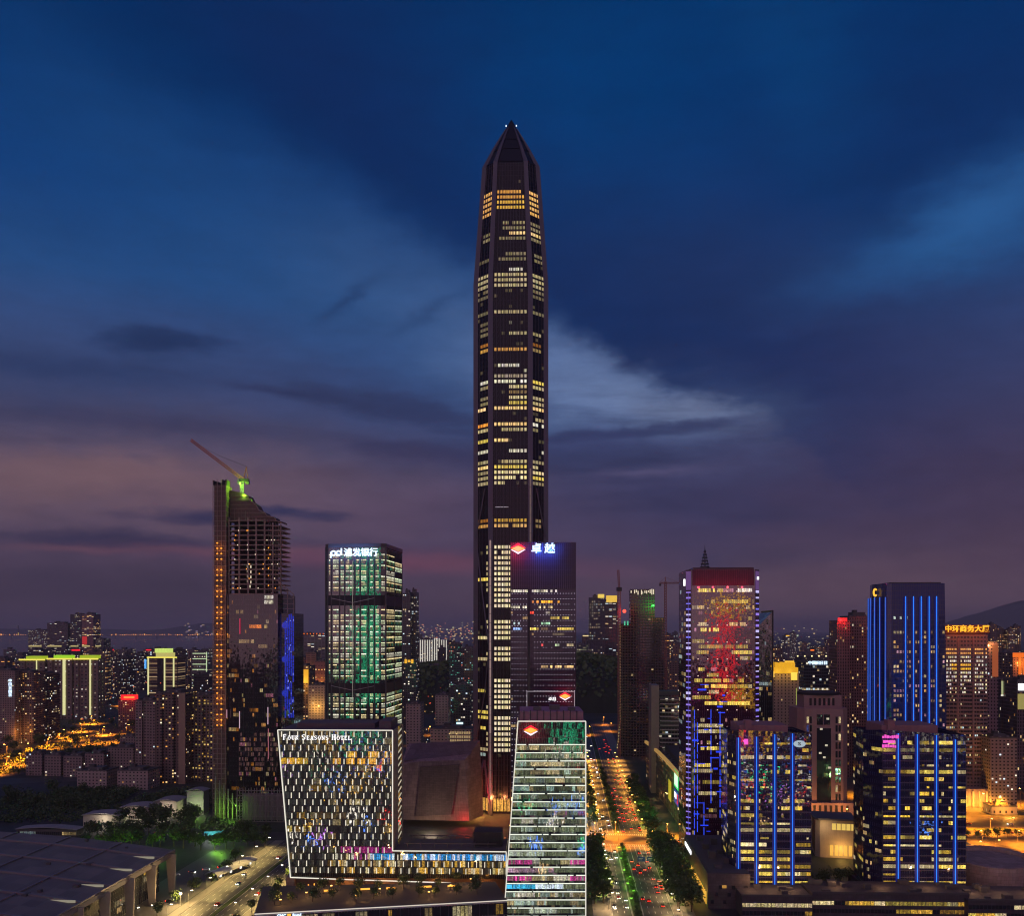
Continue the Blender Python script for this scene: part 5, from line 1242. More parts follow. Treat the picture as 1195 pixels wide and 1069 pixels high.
rl.build('roof_edge_lights', glow_mat('edge_white', (1, .85, .6), .9), T)
for i in range(15): MB().bar((i * w / 14, .5, Z(694, 1160)), (i * w / 14, .5, Z(687, 1160)), .35).build('roof_post', M['dark_metal'], T)
MB().tube((-7.5 * k, -2.2, Z(713.5, 1160)), (-7.5 * k, -3, Z(713.5, 1160)), 2.3, 2.3, 12).build('red_lamp', glow_mat('red_lamp', (1, .10, .06), 1.6), T)
lamp('red_floodlight', T, (-7.5 * k, -9, Z(714, 1160)), (1, .03, .02), 3500, 1)
MB().tube((26 * k, -2.2, Z(707, 1160)), (26 * k, -3, Z(707, 1160)), 1.3, 1.3, 12).build('green_lamp', glow_mat('green_lamp', (.1, 1, .15), 1.6), T)
lamp('green_floodlight', T, (26 * k, -8, Z(707, 1160)), (.05, 1, .08), 4500, 1)
for j, dx in enumerate((-7.5, -4)): MB().box(dx * k, (dx + 1.6) * k, 3, 3.6, Z(730, 1160), Z(725, 1160)).build('green_window', glow_mat('green_pane', (.1, .75, .4), .7), T)
for i in range(46):
    py = 722 + i * 3.35; xx = (-12.8 - max(0, (py - 840)) * .10) * k; MB().box(xx, xx + 1.3, -1.5, -.6, Z(py, 1160) - .7, Z(py, 1160) + .7).build('string_light', glow_mat('string_light', (1, .80, .28), 1.0) if i == 0 else bpy.data.materials['string_light'], T)
def crane_lattice(root, a, b, wd, n, bw, name, mat):
    m = MB(); a, b = Vector(a), Vector(b); dr = (b - a).normalized(); up = Vector((0, 1, 0)); r = dr.cross(up).normalized()
    cs = [(1, 1), (1, -1), (-1, 1), (-1, -1)]; P = lambda t, i: a.lerp(b, t) + r * cs[i][0] * wd / 2 + up * cs[i][1] * wd / 2
    for i in range(4): m.bar(P(0, i), P(1, i), bw * 1.4)
    for j in range(n):
        for i, e in ((0, 2), (2, 0), (1, 3), (0, 1)): m.bar(P(j / n, i), P((j + 1) / n, e), bw)
    m.build(name, mat, root)
cp = plain('crane_red', (.32, .13, .09), .6)
Yk = 1155.0; kk = Yk / F
C1 = thing('tower_crane', 'red luffing crane standing upright at the left of the dark unfinished tower', 'crane', (X(722.5, Yk), Yk, 0), 0)
crane_lattice(C1, (0, 0, 0), (0, 0, Z(686, Yk)), 3.0, 60, .4, 'mast', cp); crane_lattice(C1, (0, 0, Z(686, Yk)), (-.8, 3, Z(665, Yk)), 2.0, 8, .35, 'jib', cp)
MB().box(-3.2, 3.2, -2, 2.5, Z(690, Yk), Z(685.5, Yk)).build('machinery_deck', M['dark_metal'], C1)
Yk = 1290.0; kk = Yk / F
C2 = thing('tower_crane', 'hammerhead crane with horizontal jib behind the dark unfinished tower', 'crane', (X(776.5, Yk), Yk, 0), 0)
crane_lattice(C2, (0, 0, 0), (0, 0, Z(679, Yk)), 2.6, 60, .4, 'mast', cp); crane_lattice(C2, (-7 * kk, 0, Z(680.5, Yk)), (21 * kk, 0, Z(680.5, Yk)), 1.8, 18, .3, 'jib', cp)
m = MB(); m.bar((0, 0, Z(679, Yk)), (0, 0, Z(673.5, Yk)), .9); m.bar((0, 0, Z(673.5, Yk)), (14 * kk, 0, Z(679.5, Yk)), .25); m.bar((0, 0, Z(673.5, Yk)), (-6 * kk, 0, Z(679.5, Yk)), .25); m.build('apex', cp, C2)
MB().box(-7 * kk, -5 * kk, -1.5, 1.5, Z(684, Yk), Z(681.5, Yk)).build('counterweight', M['dark_concrete'], C2)
# pale block with balconies
Yb = 905.0; T, w, d, H = tower(769, 793, 812, Yb, 26, 'balcony_block', 'pale block with curved white balconies below the dark unfinished tower', 'apartment block', facade('balcony_wall', (.10, .085, .08), cell=(3, 3.6), win=(.8, .55), lit=.14, cols=NEUT), -3, None, 'none')
MB().box(-9 * Yb / F, .1, -1.5, 26, 0, Z(800, Yb)).build('blank_wing', plain('pale_blank', (.30, .23, .21), .8), T)
bm = plain('balcony_white', (.42, .37, .34), .7); z = 3.0
while z < H - 1:
    m = MB(); m.prism([(1, -1.5), (3, -3), (w - 4, -3), (w - .5, -1.6), (w - .5, .05), (1, .05)], z, z + 1.0); m.build('balcony', bm, T); z += 4.2
MB().box(-6, w, 3, 24, H, H + 4).build('roof_house', M['dark_concrete'], T)
for j, (x, z) in enumerate(((3, 38), (8, 24), (14, 45), (11, 12))): MB().box(x, x + 1.6, -.3, -.05, z, z + 1.6).build('lit_window', glow_mat('balcony_lit', [(.3, 1, .6), (1, .8, .4), (.7, .9, 1), (1, .7, .3)][j], .7), T)
for i, (a, b, yt, Y, mt, lab) in enumerate(((776, 786, 742, 1900, 'brown', 'far brown apartment block left of the purple-edged tower, taller one'), (785, 797, 752, 1800, 'brown', 'far brown apartment block touching the purple-edged tower'), (773, 782, 775, 1500, 'wine', 'glittering low block below the far brown blocks'), (781, 796, 772, 1480, 'brown', 'orange speckled mid-rise before the far brown blocks'), (764, 776, 752, 2400, 'grey', 'faint far block right behind the dark unfinished tower'))):
    tower(a, b, yt, Y, 30, 'apartment_block', lab, 'apartment block', FARM[mt], -3)
# ------------------------------------------------------------------ right-hand side
Yw = 730.0; k = Yw / F; T = thing('wedge_tower', 'slim dark glass wedge with raking roof right of the purple-edged tower', 'office tower', (X(883, Yw), Yw, 0), R(-3))
w = (902 - 883) * k; h0, h1 = Z(724, Yw), Z(713, Yw); wg = glass('wedge_glass', (.014, .016, .022), (1.5, 4), .03, 2.1, .05, .1); m = MB()
m.loft([[(0, 0, 0), (w, 0, 0), (w, 40, 0), (0, 40, 0)], [(0, 0, h0 - 6), (w, 0, h1), (w, 40, h1), (0, 40, h0 - 6)]]); m.build('curtain_wall', wg, T)
MB().box(w - .9, w + .2, -.4, 40, 0, h1 + .5).build('edge_fin', M['dark_metal'], T)
lm = pane_mat('wedge_pane', (.014, .016, .022), grain=1.5); z = 12.0
while z < h0 - 12:
    mb = MB(); c = runs(8, .24, [WARM, ORANGE, COOL, PALE], .15, .7, 1.5); row(mb, (.5, 0), (w - 1.2, 0), z, z + 2.6, 8, lambda i: c[i], .85); mb.build('window_row', lm, T); z += 4
Yc = 950.0; T, w, d, H = tower(902, 932, 786, Yc, 28, 'golden_crown_block', 'cream tower with a glowing golden stepped crown', 'tower', facade('cream_wall', (.27, .22, .19), cell=(3.6, 3.2), win=(.3, .5), lit=.03, cols=BROWN), -3, None, 'none')
gc = glow_mat('crown_gold', (.95, .46, .015), .8); m = MB(); m.box(1, w - 1, -.6, 24, H, H + 6); m.build('crown_base', gc, T)
m = MB()
for i in range(5): m.box(3 + i * (w - 6) / 5, 3 + (i + .75) * (w - 6) / 5, 0, 20, H + 6, H + 11 - (i % 2))
m.build('crown', gc, T); MB().box(-2.5, 1, -2, 2, H - 4, H + 2).build('corner_lantern', glow_mat('lantern_gold', (1, .62, .08), 1.2), T); MB().box(w - 8, w - 2, -1.0, 0, H - 7, H + 1).build('corner_lantern', bpy.data.materials['lantern_gold'], T)
for x in (6, 18): lamp('crown_lamp', T, (x, -7, H + 2), (1, .55, .05), 1500, 1.5)
MB().box(w - 3, w - 2.2, -.6, -.1, 20, H - 15).build('edge_strip', glow_mat('lime_edge', (.6, .65, .15), .5), T)
MB().tube((3, 6, H), (3, 6, H + 17), .4, .15).build('roof_mast', M['dark_metal'], T)
Yt = 1100.0; T, w, d, H = tower(938, 972, 773, Yt, 30, 'blue_sign_block', 'dark block with small blue-white roof characters and row of roof lamps', 'office block', FM['blueglass'], -3, None, 'box')
for i in range(5): sign_text(T, '中国田日目'[i], 7.0 + i * 4.6, -1, H - 1.0, 4.6, M['blue_white_sign'], .5, .08)
for i in range(6): MB().box(-8 + i * 8.3, -6.6 + i * 8.3, -1.5, -.2, H + 6.5, H + 8).build('roof_lamp', glow_mat('roof_lamp_glow', (1, .9, .4), 1.3), T)
Yr = 1000.0; wi = facade('ribbed_wine', (.19, .095, .09), (.03, .018, .02), cell=(2.6, 3.4), win=(.5, .7), lit=.05, cols=BROWN)
T, w, d, H = tower(977, 992, 724, Yr, 30, 'wine_tower', 'narrow wine coloured tower with red roof sign', 'tower', wi, -3, None, 'none'); MB().box(.5, w * .75, -.8, 0, H - 1.5, H + 2.6).build('red_sign', glow_mat('red_roof_sign', (1, .02, .02), 1.0), T); lamp('sign_lamp', T, (5, -6, H), (1, .03, .03), 4000, 1)
T, w, d, H = tower(991, 1019, 720, Yr + 10, 34, 'wine_tower', 'broad wine coloured ribbed tower left of the rounded blue tower', 'tower', facade('ribbed_wine_lit', (.19, .095, .09), (.03, .018, .02), cell=(2.6, 3.4), win=(.5, .62), lit=.13, cols=BROWN), -3, None, 'box')
m = MB()
for i in range(8): m.bar((i * w / 8, 1, H), (i * w / 8 + 1.5, 1, H + 2.5), .4)
m.build('crown_spikes', M['dark_metal'], T)
# pink stone tower with the dark centre slot
Yp = 800.0; k = Yp / F; T = thing('stone_tower', 'pinkish stone tower with dark central window slot and flat round cap', 'tower', (X(932, Yp), Yp, 0), R(-3))
w = 58 * k; H = Z(827, Yp); st = plain('pink_stone', (.36, .22, .21), .8, 0, .18, .2); MB().prism([(0, 6), (5, 0), (w - 5, 0), (w, 6), (w, 34), (0, 34)], 0, H).build('wall', st, T)
MB().prism([(6, 5), (w - 5, 5), (w - 5, 30), (6, 30)], H, Z(812, Yp)).build('upper_wall', st, T)
cap = [(w / 2 + (w / 2 - 3) * math.cos(a * math.pi / 10), 17 + 15 * math.sin(a * math.pi / 10)) for a in range(20)]; MB().prism(cap, Z(812, Yp), Z(809, Yp)).build('cap', M['matte_dark'], T)
dkp = pane_mat('slot_pane', (.015, .017, .025), grain=1.2, strength=1.5)
for i in range(6): MB().box(10.5 + i * 3.9, 12.4 + i * 3.9, 4.7, 4.95, Z(824, Yp), Z(815.5, Yp)).build('attic_window', M['matte_dark'], T)
sl = MB(); sl.box(w * .36, w * .64, -.3, -.02, Z(936, Yp), Z(850, Yp)); sl.build('centre_glazing', dkp, T)
for i, (f, z0, z1) in enumerate(((.36, 834, 846), (.5, 834, 846))): MB().box(w * f, w * f + 5.2, -.3, -.02, Z(z1, Yp), Z(z0, Yp)).build('upper_glazing', dkp, T)
for f0, f1 in ((.16, .20), (.22, .26), (.73, .77), (.79, .83)):
    z = Z(934, Yp)
    while z < Z(836, Yp): 
        g = sc3(PALE, rnd.uniform(.3, .7)) if rnd.random() < .1 else ((.03, .04, .14) if f0 < .5 and rnd.random() < .3 else (0, 0, 0))
        MB().box(w * f0, w * f1, -.25, -.02, z, z + 5.6, 0, None, g).build('window', dkp, T); z += 7.4
for i, (f, py) in enumerate(((.4, 880), (.52, 871), (.48, 885), (.58, 897), (.42, 852), (.55, 840))): MB().box(w * f, w * f + 2.2, -.45, -.32, Z(py, Yp), Z(py, Yp) + 1.6).build('lit_pane', glow_mat('slot_lit', (.95, .85, .6), .6) if i == 0 else bpy.data.materials['slot_lit'], T)
lg = MB(); lg.box(-4, w + 4, -5, 0, 0, Z(936, Yp)); lg.build('base', st, T)
for i in range(9): MB().box(2 + i * 4.6, 4.0 + i * 4.6, -5.3, -5.02, 3, 9).build('base_window', M['matte_dark'], T)
lamp('base_lamp', T, (12, -15, 8), (1, .42, .1), 3000, 1); lamp('base_lamp', T, (34, -15, 8), (1, .42, .1), 3000, 1)
# small pale building in front of it
Ys = 650.0; k = Ys / F; T = thing('pale_corner_building', 'small pale building with raised roof and golden lit windows between the twin blocks', 'building', (X(957, Ys), Ys, 0), R(-12))
H = Z(955, Ys); w = 40 * k; pw = plain('pale_wall', (.42, .33, .28), .75); MB().prism([(0, 0), (w, 0), (w, 24), (-3, 24), (-3, 3)], 0, H - 1.2).build('wall', pw, T)
MB().prism([(-1.5, -1.8), (w, -1.8), (w, 25), (-4.5, 25), (-4.5, 2)], H - 1.2, H).build('roof', plain('slate_roof', (.10, .09, .10), .8), T)
for i in range(5): MB().box(8 + i * 3.2, 10.6 + i * 3.2, -.25, -.02, H - 8, H - 3.5).build('upper_window', glow_mat('pale_lit', (1, .66, .14), .8) if i == 0 else bpy.data.materials['pale_lit'], T)
for i in range(6): MB().box(6.5 + i * 3.2, 8.6 + i * 3.2, -.25, -.02, 1.5, 9).build('ground_window', glow_mat('pale_lit_low', (1, .52, .08), .9) if i == 0 else bpy.data.materials['pale_lit_low'], T)
for i in range(5):
    m = MB(); a, b = (-3, 3 + 0), (0, 0); m.wall((-3, 22 - i * 4), (-3, 19.5 - i * 4), 3, H - 3, 0, 0, (0, 0, 0), .1); m.build('side_window', M['matte_dark'], T)
lamp('entrance_lamp', T, (14, -7, 6), (1, .55, .12), 2600, .8); lamp('entrance_lamp', T, (2, -7, H - 5), (1, .7, .3), 900, .8)
# block with the big gold roof characters
Yg = 850.0; k = Yg / F; T, w, d, H = tower(1101, 1152, 741, Yg, 40, 'gold_sign_tower', 'pink-grey tower with orange-gold Chinese roof sign and lit top floors', 'office tower', facade('rose_wall', (.19, .12, .12), (.03, .022, .026), cell=(3.0, 3.6), win=(.62, .5), lit=.02, cols=NEUT), -2, None, 'none')
MB().box(1, w - 1, 3, 30, H, Z(733, Yg)).build('roof_house', plain('rose_plant_b', (.16, .08, .08), .8), T)
sb__ = MB().box(0, w + 1, -.3, .2, Z(739.5, Yg), Z(729.5, Yg)).build('sign_board', glow_mat('sign_board_red', (.20, .012, .004), .4), T)
for i, ch in enumerate('中环商务大厦'): sign_text(sb__, ch, 4.0 + i * 6.75, -1.0, Z(734.3, Yg), 6.6, glow_mat('gold_sign_big', (1, .42, .02), 1.5) if i == 0 else bpy.data.materials['gold_sign_big'], .6, .14)
lamp('sign_lamp', T, (12, -9, Z(738, Yg)), (1, .20, .01), 1500, 1.5); lamp('sign_lamp', T, (30, -9, Z(738, Yg)), (1, .20, .01), 1500, 1.5)
pn = pane_mat('rose_pane', (.03, .022, .026), (3, 3.6), grain=2, strength=1.6); rows = []
z = Z(760, Yg); r = 0
while z > 22:
    mb = MB(); top = r < 14; c = []
    for i in range(24):
        gap = i in (7, 8, 15, 16, 22)
        g = None
        if not gap:
            if r in (0, 1): g = tint((1, .42, .08), .35, .8)
            elif r in (4, 5) and 4 <= i <= 15: g = tint((1, .50, .02), .7, 1.2)
            elif r < 12 and rnd.random() < (.75 if r < 9 else .35): g = tint(rnd.choice([WHITE, (1, .85, .8), PALE]), .25, .85)
            elif rnd.random() < (.55 if r in (20, 22, 27, 29) else .07): g = tint(rnd.choice([PALE, COOL, WARM]), .15, .7)
        c.append(g)
    row(mb, (.8, 0), (w - .8, 0), z + .8, z + 2.6, 24, lambda i: c[i], .72); s = runs(16, .12, [PALE, WARM], .15, .5, 2); row(mb, (0, d), (0, 0), z + .8, z + 2.6, 16, lambda i: s[i], .7); rows.append(mb); z -= 3.6; r += 1
limited(rows, 'window_row', pn, T)
for x in (w * .33, w * .67): MB().box(x - .8, x + .8, -.5, -.08, 20, H - 3).build('pilaster', plain('rose_pilaster', (.23, .14, .14), .7), T)
cb = MB(); cb.box(-6, w + 6, -14, -.2, 0, 16); cb.build('base_block', plain('rose_base', (.30, .20, .17), .8), T)
for i in range(9): MB().tube((-4 + i * 6, -15, 0), (-4 + i * 6, -15, 14), .9, .9, 10).build('column', plain('warm_column', (.45, .34, .26), .7) if i == 0 else bpy.data.materials['warm_column'], T)
for i in range(5): lamp('column_lamp', T, (-1 + i * 11, -20, 5), (1, .45, .06), 6500, .8)
# right edge towers
Ye = 900.0
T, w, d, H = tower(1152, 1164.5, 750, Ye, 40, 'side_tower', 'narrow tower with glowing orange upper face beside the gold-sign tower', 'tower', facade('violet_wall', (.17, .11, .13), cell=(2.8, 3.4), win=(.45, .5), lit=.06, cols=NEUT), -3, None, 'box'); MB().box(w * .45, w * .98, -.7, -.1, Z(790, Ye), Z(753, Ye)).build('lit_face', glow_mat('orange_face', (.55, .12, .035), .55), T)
lamp('roof_lamp', T, (w * .3, -5, H - 3), (1, .4, .1), 3500, 1)
T, w, d, H = tower(1163, 1190, 770, 1150, 40, 'reddish_tower', 'reddish residential tower with dim windows at the right edge', 'apartment tower', FM['wine'], -3, None, 'box', 2)
T, w, d, H = tower(1182, 1215, 762, 1050, 34, 'orange_framed_tower', 'tower with orange glowing frame cut off by the right edge', 'tower', FM['brown'], -3, None, 'none')
for a, b, z0, z1 in ((-.3, 14, H - 5, H), (6, 9, H - 25, H - 5), (11, 30, H - 25, H - 6)): MB().box(a, b, -1, -.1, z0, z1).build('frame_light', glow_mat('frame_orange', (1, .17, .01), .85), T)
lamp('frame_lamp', T, (8, -8, H - 12), (1, .25, .03), 9000, 1.5)
T, w, d, H = tower(1168, 1187.5, 793, 960, 30, 'lantern_block', 'dark block topped by a pale lit glass box near the right edge', 'office block', facade('stripe_dark_wall', (.09, .065, .085), cell=(2.2, 3.6), win=(.5, .8), lit=.05, cols=NEUT), -3, None, 'none'); MB().box(.4, w - .4, -.8, -.1, Z(811, 960), Z(795, 960)).build('lit_box', glow_mat('pale_box', (.48, .52, .26), .75), T); MB().box(0, w, -1, 0, Z(812.5, 960), Z(811, 960)).build('lit_sill', M['white_led'], T); MB().box(w - 6, w - 1, -1.0, -.2, Z(809, 960), Z(803, 960)).build('lit_spot', M['white_led'], T)
T, w, d, H = tower(1187, 1216, 795, 930, 30, 'white_sign_block', 'block with square white sign at the right border', 'office block', facade('stripe_dark_wall_b', (.10, .07, .085), cell=(2.4, 3.6), win=(.5, .7), lit=.08, cols=BROWN), -3, None, 'box'); MB().box(1, 9, -1, -.1, Z(806, 930), Z(798, 930)).build('white_sign', M['white_sign'], T); MB().box(.5, 12, -.7, -.1, Z(828, 930), Z(810, 930)).build('lit_box', glow_mat('yellow_box', (.5, .42, .12), .6), T)
T, w, d, H = tower(1156, 1186, 862, 830, 30, 'annex_block', 'low dark annex behind the orange boulevard at right', 'low block', FM['grey'], -3)
T, w, d, H = tower(1157, 1187, 942, 800, 16, 'gatehouse', 'low stone building washed orange beside the boulevard', 'low block', facade('stone_low', (.34, .25, .20), cell=(5, 6), win=(.3, .35), lit=.05, cols=BROWN), -2); lamp('wall_lamp', T, (10, -10, 5), (1, .42, .05), 8000, 1)
for i, (a, b, yt, Y, lab) in enumerate(((1156, 1163, 729, 2600, 'left one of the pale high-rises at the foot of the hill'), (1163.5, 1171, 733, 2620, 'second pale high-rise at the foot of the hill'), (1177, 1184, 735, 2600, 'third pale high-rise at the foot of the hill'), (1184.5, 1191, 731, 2650, 'right one of the pale high-rises at the foot of the hill'))):
    tower(a, b, yt, Y, 30, 'high_rise', lab, 'apartment tower', FARM['brown'], -3, 'pale high-rises at the foot of the hill')
# oval theatre and terraces, bottom right
Yo = 560.0; T = thing('oval_drum', 'low oval drum building with plain walls and sunken roof at lower right', 'building', (X(1174, Yo), Yo + 16, 0), R(-8)); H = 18.5
ov = lambda a, b, n=36: [(a * math.cos(i * 2 * math.pi / n), b * math.sin(i * 2 * math.pi / n)) for i in range(n)]
MB().loft([[(*p, 0) for p in ov(21, 18)], [(*p, H - 6 + p[1] * .06) for p in ov(23, 20)], [(p[0], p[1], H + p[1] * .12) for p in ov(23.2, 20.2)], [(p[0], p[1], H + p[1] * .12) for p in ov(20.6, 17.6)], [(p[0], p[1], H - 2.0 + p[1] * .1) for p in ov(20.4, 17.4)]]).build('wall', panelled('drum_wall', (.32, .23, .21), (4, 2.2)), T)
m = MB(); m.prism(ov(20.3, 17.3), H - 6, H - 3.4); m.build('roof', M['roof'], T)
def podium(px0, px1, Y, h, d, label, seed):
    T = thing('podium_block', label, 'podium', (X(px0, Y), Y, 0), R(-2)); w = (px1 - px0) * Y / F
    MB().box(0, w, 0, d, 0, h).build('wall', panelled('podium_dark', (.06, .05, .056), (3, 2)), T); mb = MB(); n = int(w / 2)
    z = 2.0
    while z < h - 3: c = runs(n, .55, [YEL, GOLD, (1, .62, .08), PALE], .25, 1.1, 7); row(mb, (0, 0), (w, 0), z, z + 2.2, n, lambda i: c[i], .9); z += 4.4
    mb.build('window_row', M['pane'], T)
    m = MB(); r2 = random.Random(seed); m.box(0, w, -.3, .2, h, h + 1)
    for i in range(int(w / 6)): x, y = r2.uniform(1, w - 5), r2.uniform(2, d - 5); m.box(x, x + r2.uniform(1.5, 5), y, y + r2.uniform(1.5, 4), h, h + r2.uniform(.8, 3))
    m.build('roof_plant', M['roof'], T)
    for i in range(3): lamp('roof_lamp', T, (w * (.2 + .3 * i), d * .5, h + 5), (1, .55, .25), 700, .6)  # added fill lights above the roof, without fittings
    return T, w, h
podium(948, 1128, 516, 12.8, 26, 'dark podium with yellow lit windows below the twin blocks', 3)
podium(1130, 1235, 508, 11.0, 30, 'dark low podium in front of the oval drum', 4)
podium(866, 947, 512, 12.4, 24, 'dark podium below the left twin block', 6)
# mall along the avenue with the green screen
Ym = 742.0; T = thing('mall', 'shopping mall with curved lit roof edge, green screen and blue sign beside the avenue', 'mall', (X(794, Ym), Ym, 0), R(-3))
pts = [(0, 0), (-.3, 40), (-.8, 90), (-2.0, 140), (-4.0, 190), (-6.5, 225)]; h = Z(905, Ym) + 0; mw = facade('mall_wall', (.085, .062, .058), (.02, .02, .02), cell=(5.0, 5.2), win=(.5, .55), lit=.10, cols=BROWN); m = MB()
for i in range(len(pts) - 1):
    m.wall(pts[i + 1], pts[i], 0, h, i * 50)
m.wall((0, 0), (40, 0), 0, h); m.face([(p[0], p[1], h) for p in reversed(pts)] + [(40, 0, h), (40, 225, h)]); m.build('wall', mw, T)
for i in range(len(pts) - 1):
    m = MB(); m.bar((pts[i][0] - .5, pts[i][1], h - .5), (pts[i + 1][0] - .5, pts[i + 1][1], h - .5), 2.6, 2.6); m.build('lit_roof_edge', glow_mat('roof_edge_warm', (.75, .42, .12), .45) if i == 0 else bpy.data.materials['roof_edge_warm'], T)
for i in range(16):
    y = 4 + i * 8.6; j = min(4, int(y // 50)); MB().box(-.7 - y * y * .00011, -.2 - y * y * .00011, y, y + .8, 1, h - 4).build('pilaster', plain('mall_pilaster', (.13, .10, .09), .7) if i == 0 else bpy.data.materials['mall_pilaster'], T)
def face_front(x0, x1, z0, z1, mat, name, off=.7): MB().box(x0, x1, -off, -off + .4, z0, z1).build(name, mat, T)
def face_side(y0, y1, z0, z1, mat, name, off=1.6): MB().box(-off, -off + .4, y0, y1, z0, z1).build(name, mat, T)
gs = glow_mat('green_screen_edge', (.02, .75, .16), .9); face_side(1, 27, h - 13, h + 1, gs, 'screen_frame', 1.7); face_side(2.5, 24, h - 11, h - 1.5, glow_mat('screen_white', (.75, 1, .72), 1.1), 'screen', 2.0)
face_side(1, 26, h - 26, h - 15, glow_mat('sign_blue', (.01, .05, .40), .7), 'sign_board', 1.7); face_side(12, 24, h - 21.5, h - 17, M['white_sign'], 'sign_lettering', 2.0); face_side(2, 7, h - 24, h - 16.5, M['red_sign'], 'sign_emblem', 2.0); face_side(3.2, 5.8, h - 22, h - 18, M['matte_dark'], 'sign_emblem_hole', 2.2)
face_side(44, 62, h - 30, h - 13, glow_mat('yellow_banner', (.75, .62, .03), .6), 'banner', 2.4)
lamp('screen_lamp', T, (-12, 12, h - 7), (.05, 1, .2), 9000, 1.5)
for i in range(5): lamp('shopfront_lamp', T, (-7, 20 + i * 38, 5), (1, .55, .2), 500, .8)
m = MB(); m.box(6, 36, 20, 200, h, h + 4); m.build('roof_plant', M['roof'], T)
# ------------------------------------------------------------------ angular museum at the foot of the tall tower
Yn = 752.0; k = Yn / F; T = thing('angular_museum', 'angular brown building of large folded stone planes at the tall tower foot', 'museum', (X(471, Yn), Yn, 0), R(-2)); q = lambda a, b, y: ((a - 471) * k, y, Z(b, Yn + y * .0))
sa = panelled('museum_stone', (.28, .195, .18), (4.5, 2.6)); sb_ = panelled('museum_dark', (.13, .09, .09), (3.2, 1.4))
A = [q(466, 893, 4), q(489, 889, 0), q(543, 886, -4), q(558, 868, 22), q(470, 874, 34)]
m = MB(); m.loft([[q(462, 958, 4), q(486, 958, 2), q(548, 958, 0), q(562, 958, 24), q(466, 958, 36)], A]); m.build('folded_wall', sa, T)
m = MB(); p = [q(491, 895, -1.0), q(537, 891, -4.6), q(527, 950, -1.6), q(485, 953, .9)]; m.face([(a, b - .9, c) for a, b, c in reversed(p)][::-1]); pb = [(a, b + 1.2, c) for a, b, c in p]; p = [(a, b - .9, c) for a, b, c in p]
for i in range(4): m.face([p[i], pb[i], pb[(i + 1) % 4], p[(i + 1) % 4]])
m.build('dark_panel', sb_, T)
m = MB(); m.loft([[q(470, 889, 5), q(500, 886, 3), q(548, 882, 2), q(556, 868, 22), q(474, 874, 32)], [q(480, 884, 9), q(505, 882, 8), q(540, 878, 8), q(548, 868, 20), q(486, 872, 28)]]); m.build('roof', panelled('museum_roof', (.16, .12, .12), (5, 3)), T)
lamp('red_floodlight', T, (50, -7, 5), (1, .05, .04), 1800, 1); lamp('entrance_lamp', T, (74, -12, 5), (1, .5, .1), 2500, 1)
lamp('plaza_lamp', T, (25, -22, 9), (1, .75, .5), 3500, 1)
rnd = random.Random(4)
# ------------------------------------------------------------------ land, water, hills
def ground_mat():
    m, t, b = new_mat('city_ground'); g = nd(t, 'ShaderNodeTexCoord').outputs['Object']
    n = noise(t, g, .012, 5, .6); n2 = noise(t, g, .15, 4, .6)
    put(t, b.inputs['Base Color'], mix(t, n.ss(.4, .62), (.035, .034, .034, 1), (.016, .024, .012, 1))); put(t, b.inputs['Roughness'], n2 * .3 + .65); return m
gm = MB(); gm.face([(-9000, -3000, 0), (9000, -3000, 0), (9000, 5600, 0), (-9000, 5600, 0)]); gm.face([(-700, 5600, 0), (30000, 5600, 0), (30000, 60000, 0), (-700, 60000, 0)])
gm.face([(-60000, 21000, .0), (-700, 24000, 0), (-700, 60000, 0), (-60000, 60000, 0)]); struct('ground', gm, ground_mat())
wm, t, b = new_mat('bay_water'); b.inputs['Base Color'].default_value = (.012, .016, .03, 1); b.inputs['Roughness'].default_value = .22; b.inputs['IOR'].default_value = 1.33
g = nd(t, 'ShaderNodeTexCoord').outputs['Object']; bp = nd(t, 'ShaderNodeBump'); bp.inputs['Strength'].default_value = .25; t.links.new(noise(t, g, .02, 4).k, bp.inputs['Height']); t.links.new(bp.outputs[0], b.inputs['Normal'])
w_ = MB(); w_.face([(-60000, 3600, -1), (-700, 5600, -1), (-700, 24500, -1), (-60000, 24500, -1)]); struct('water', w_, wm)
hm = plain('hill_forest', (.020, .028, .016), .95, 0, .5, .01)
def hill(name, x0, x1, y0, y1, peaks, n=56, seed=1):
    r = random.Random(seed); m = MB(); P = {}
    for i in range(n + 1):
        for j in range(n + 1):
            x, y = x0 + (x1 - x0) * i / n, y0 + (y1 - y0) * j / n; e = min(1, 4 * min(i, n - i) / n) * min(1, 4 * min(j, n - j) / n)
            z = sum(h * math.exp(-((x - a) ** 2 + (y - b_) ** 2) / (s_ * s_)) for a, b_, h, s_ in peaks); P[i, j] = (x, y, e * z * r.uniform(.95, 1.05) - 1)
    for i in range(n):
        for j in range(n): m.face([P[i, j], P[i + 1, j], P[i + 1, j + 1], P[i, j + 1]])
    return struct(name, m, hm)
hill('hill', 1500, 22000, 16000, 28000, [(11500, 20000, 620, 1600), (9800, 20200, 170, 1300), (14400, 21200, 760, 2600)])
hill('far_hills', -26000, -500, 25000, 32000, [(-8900, 27500, 330, 1300), (-12500, 28000, 160, 2600), (-17000, 28000, 180, 3000)], 50, 3)
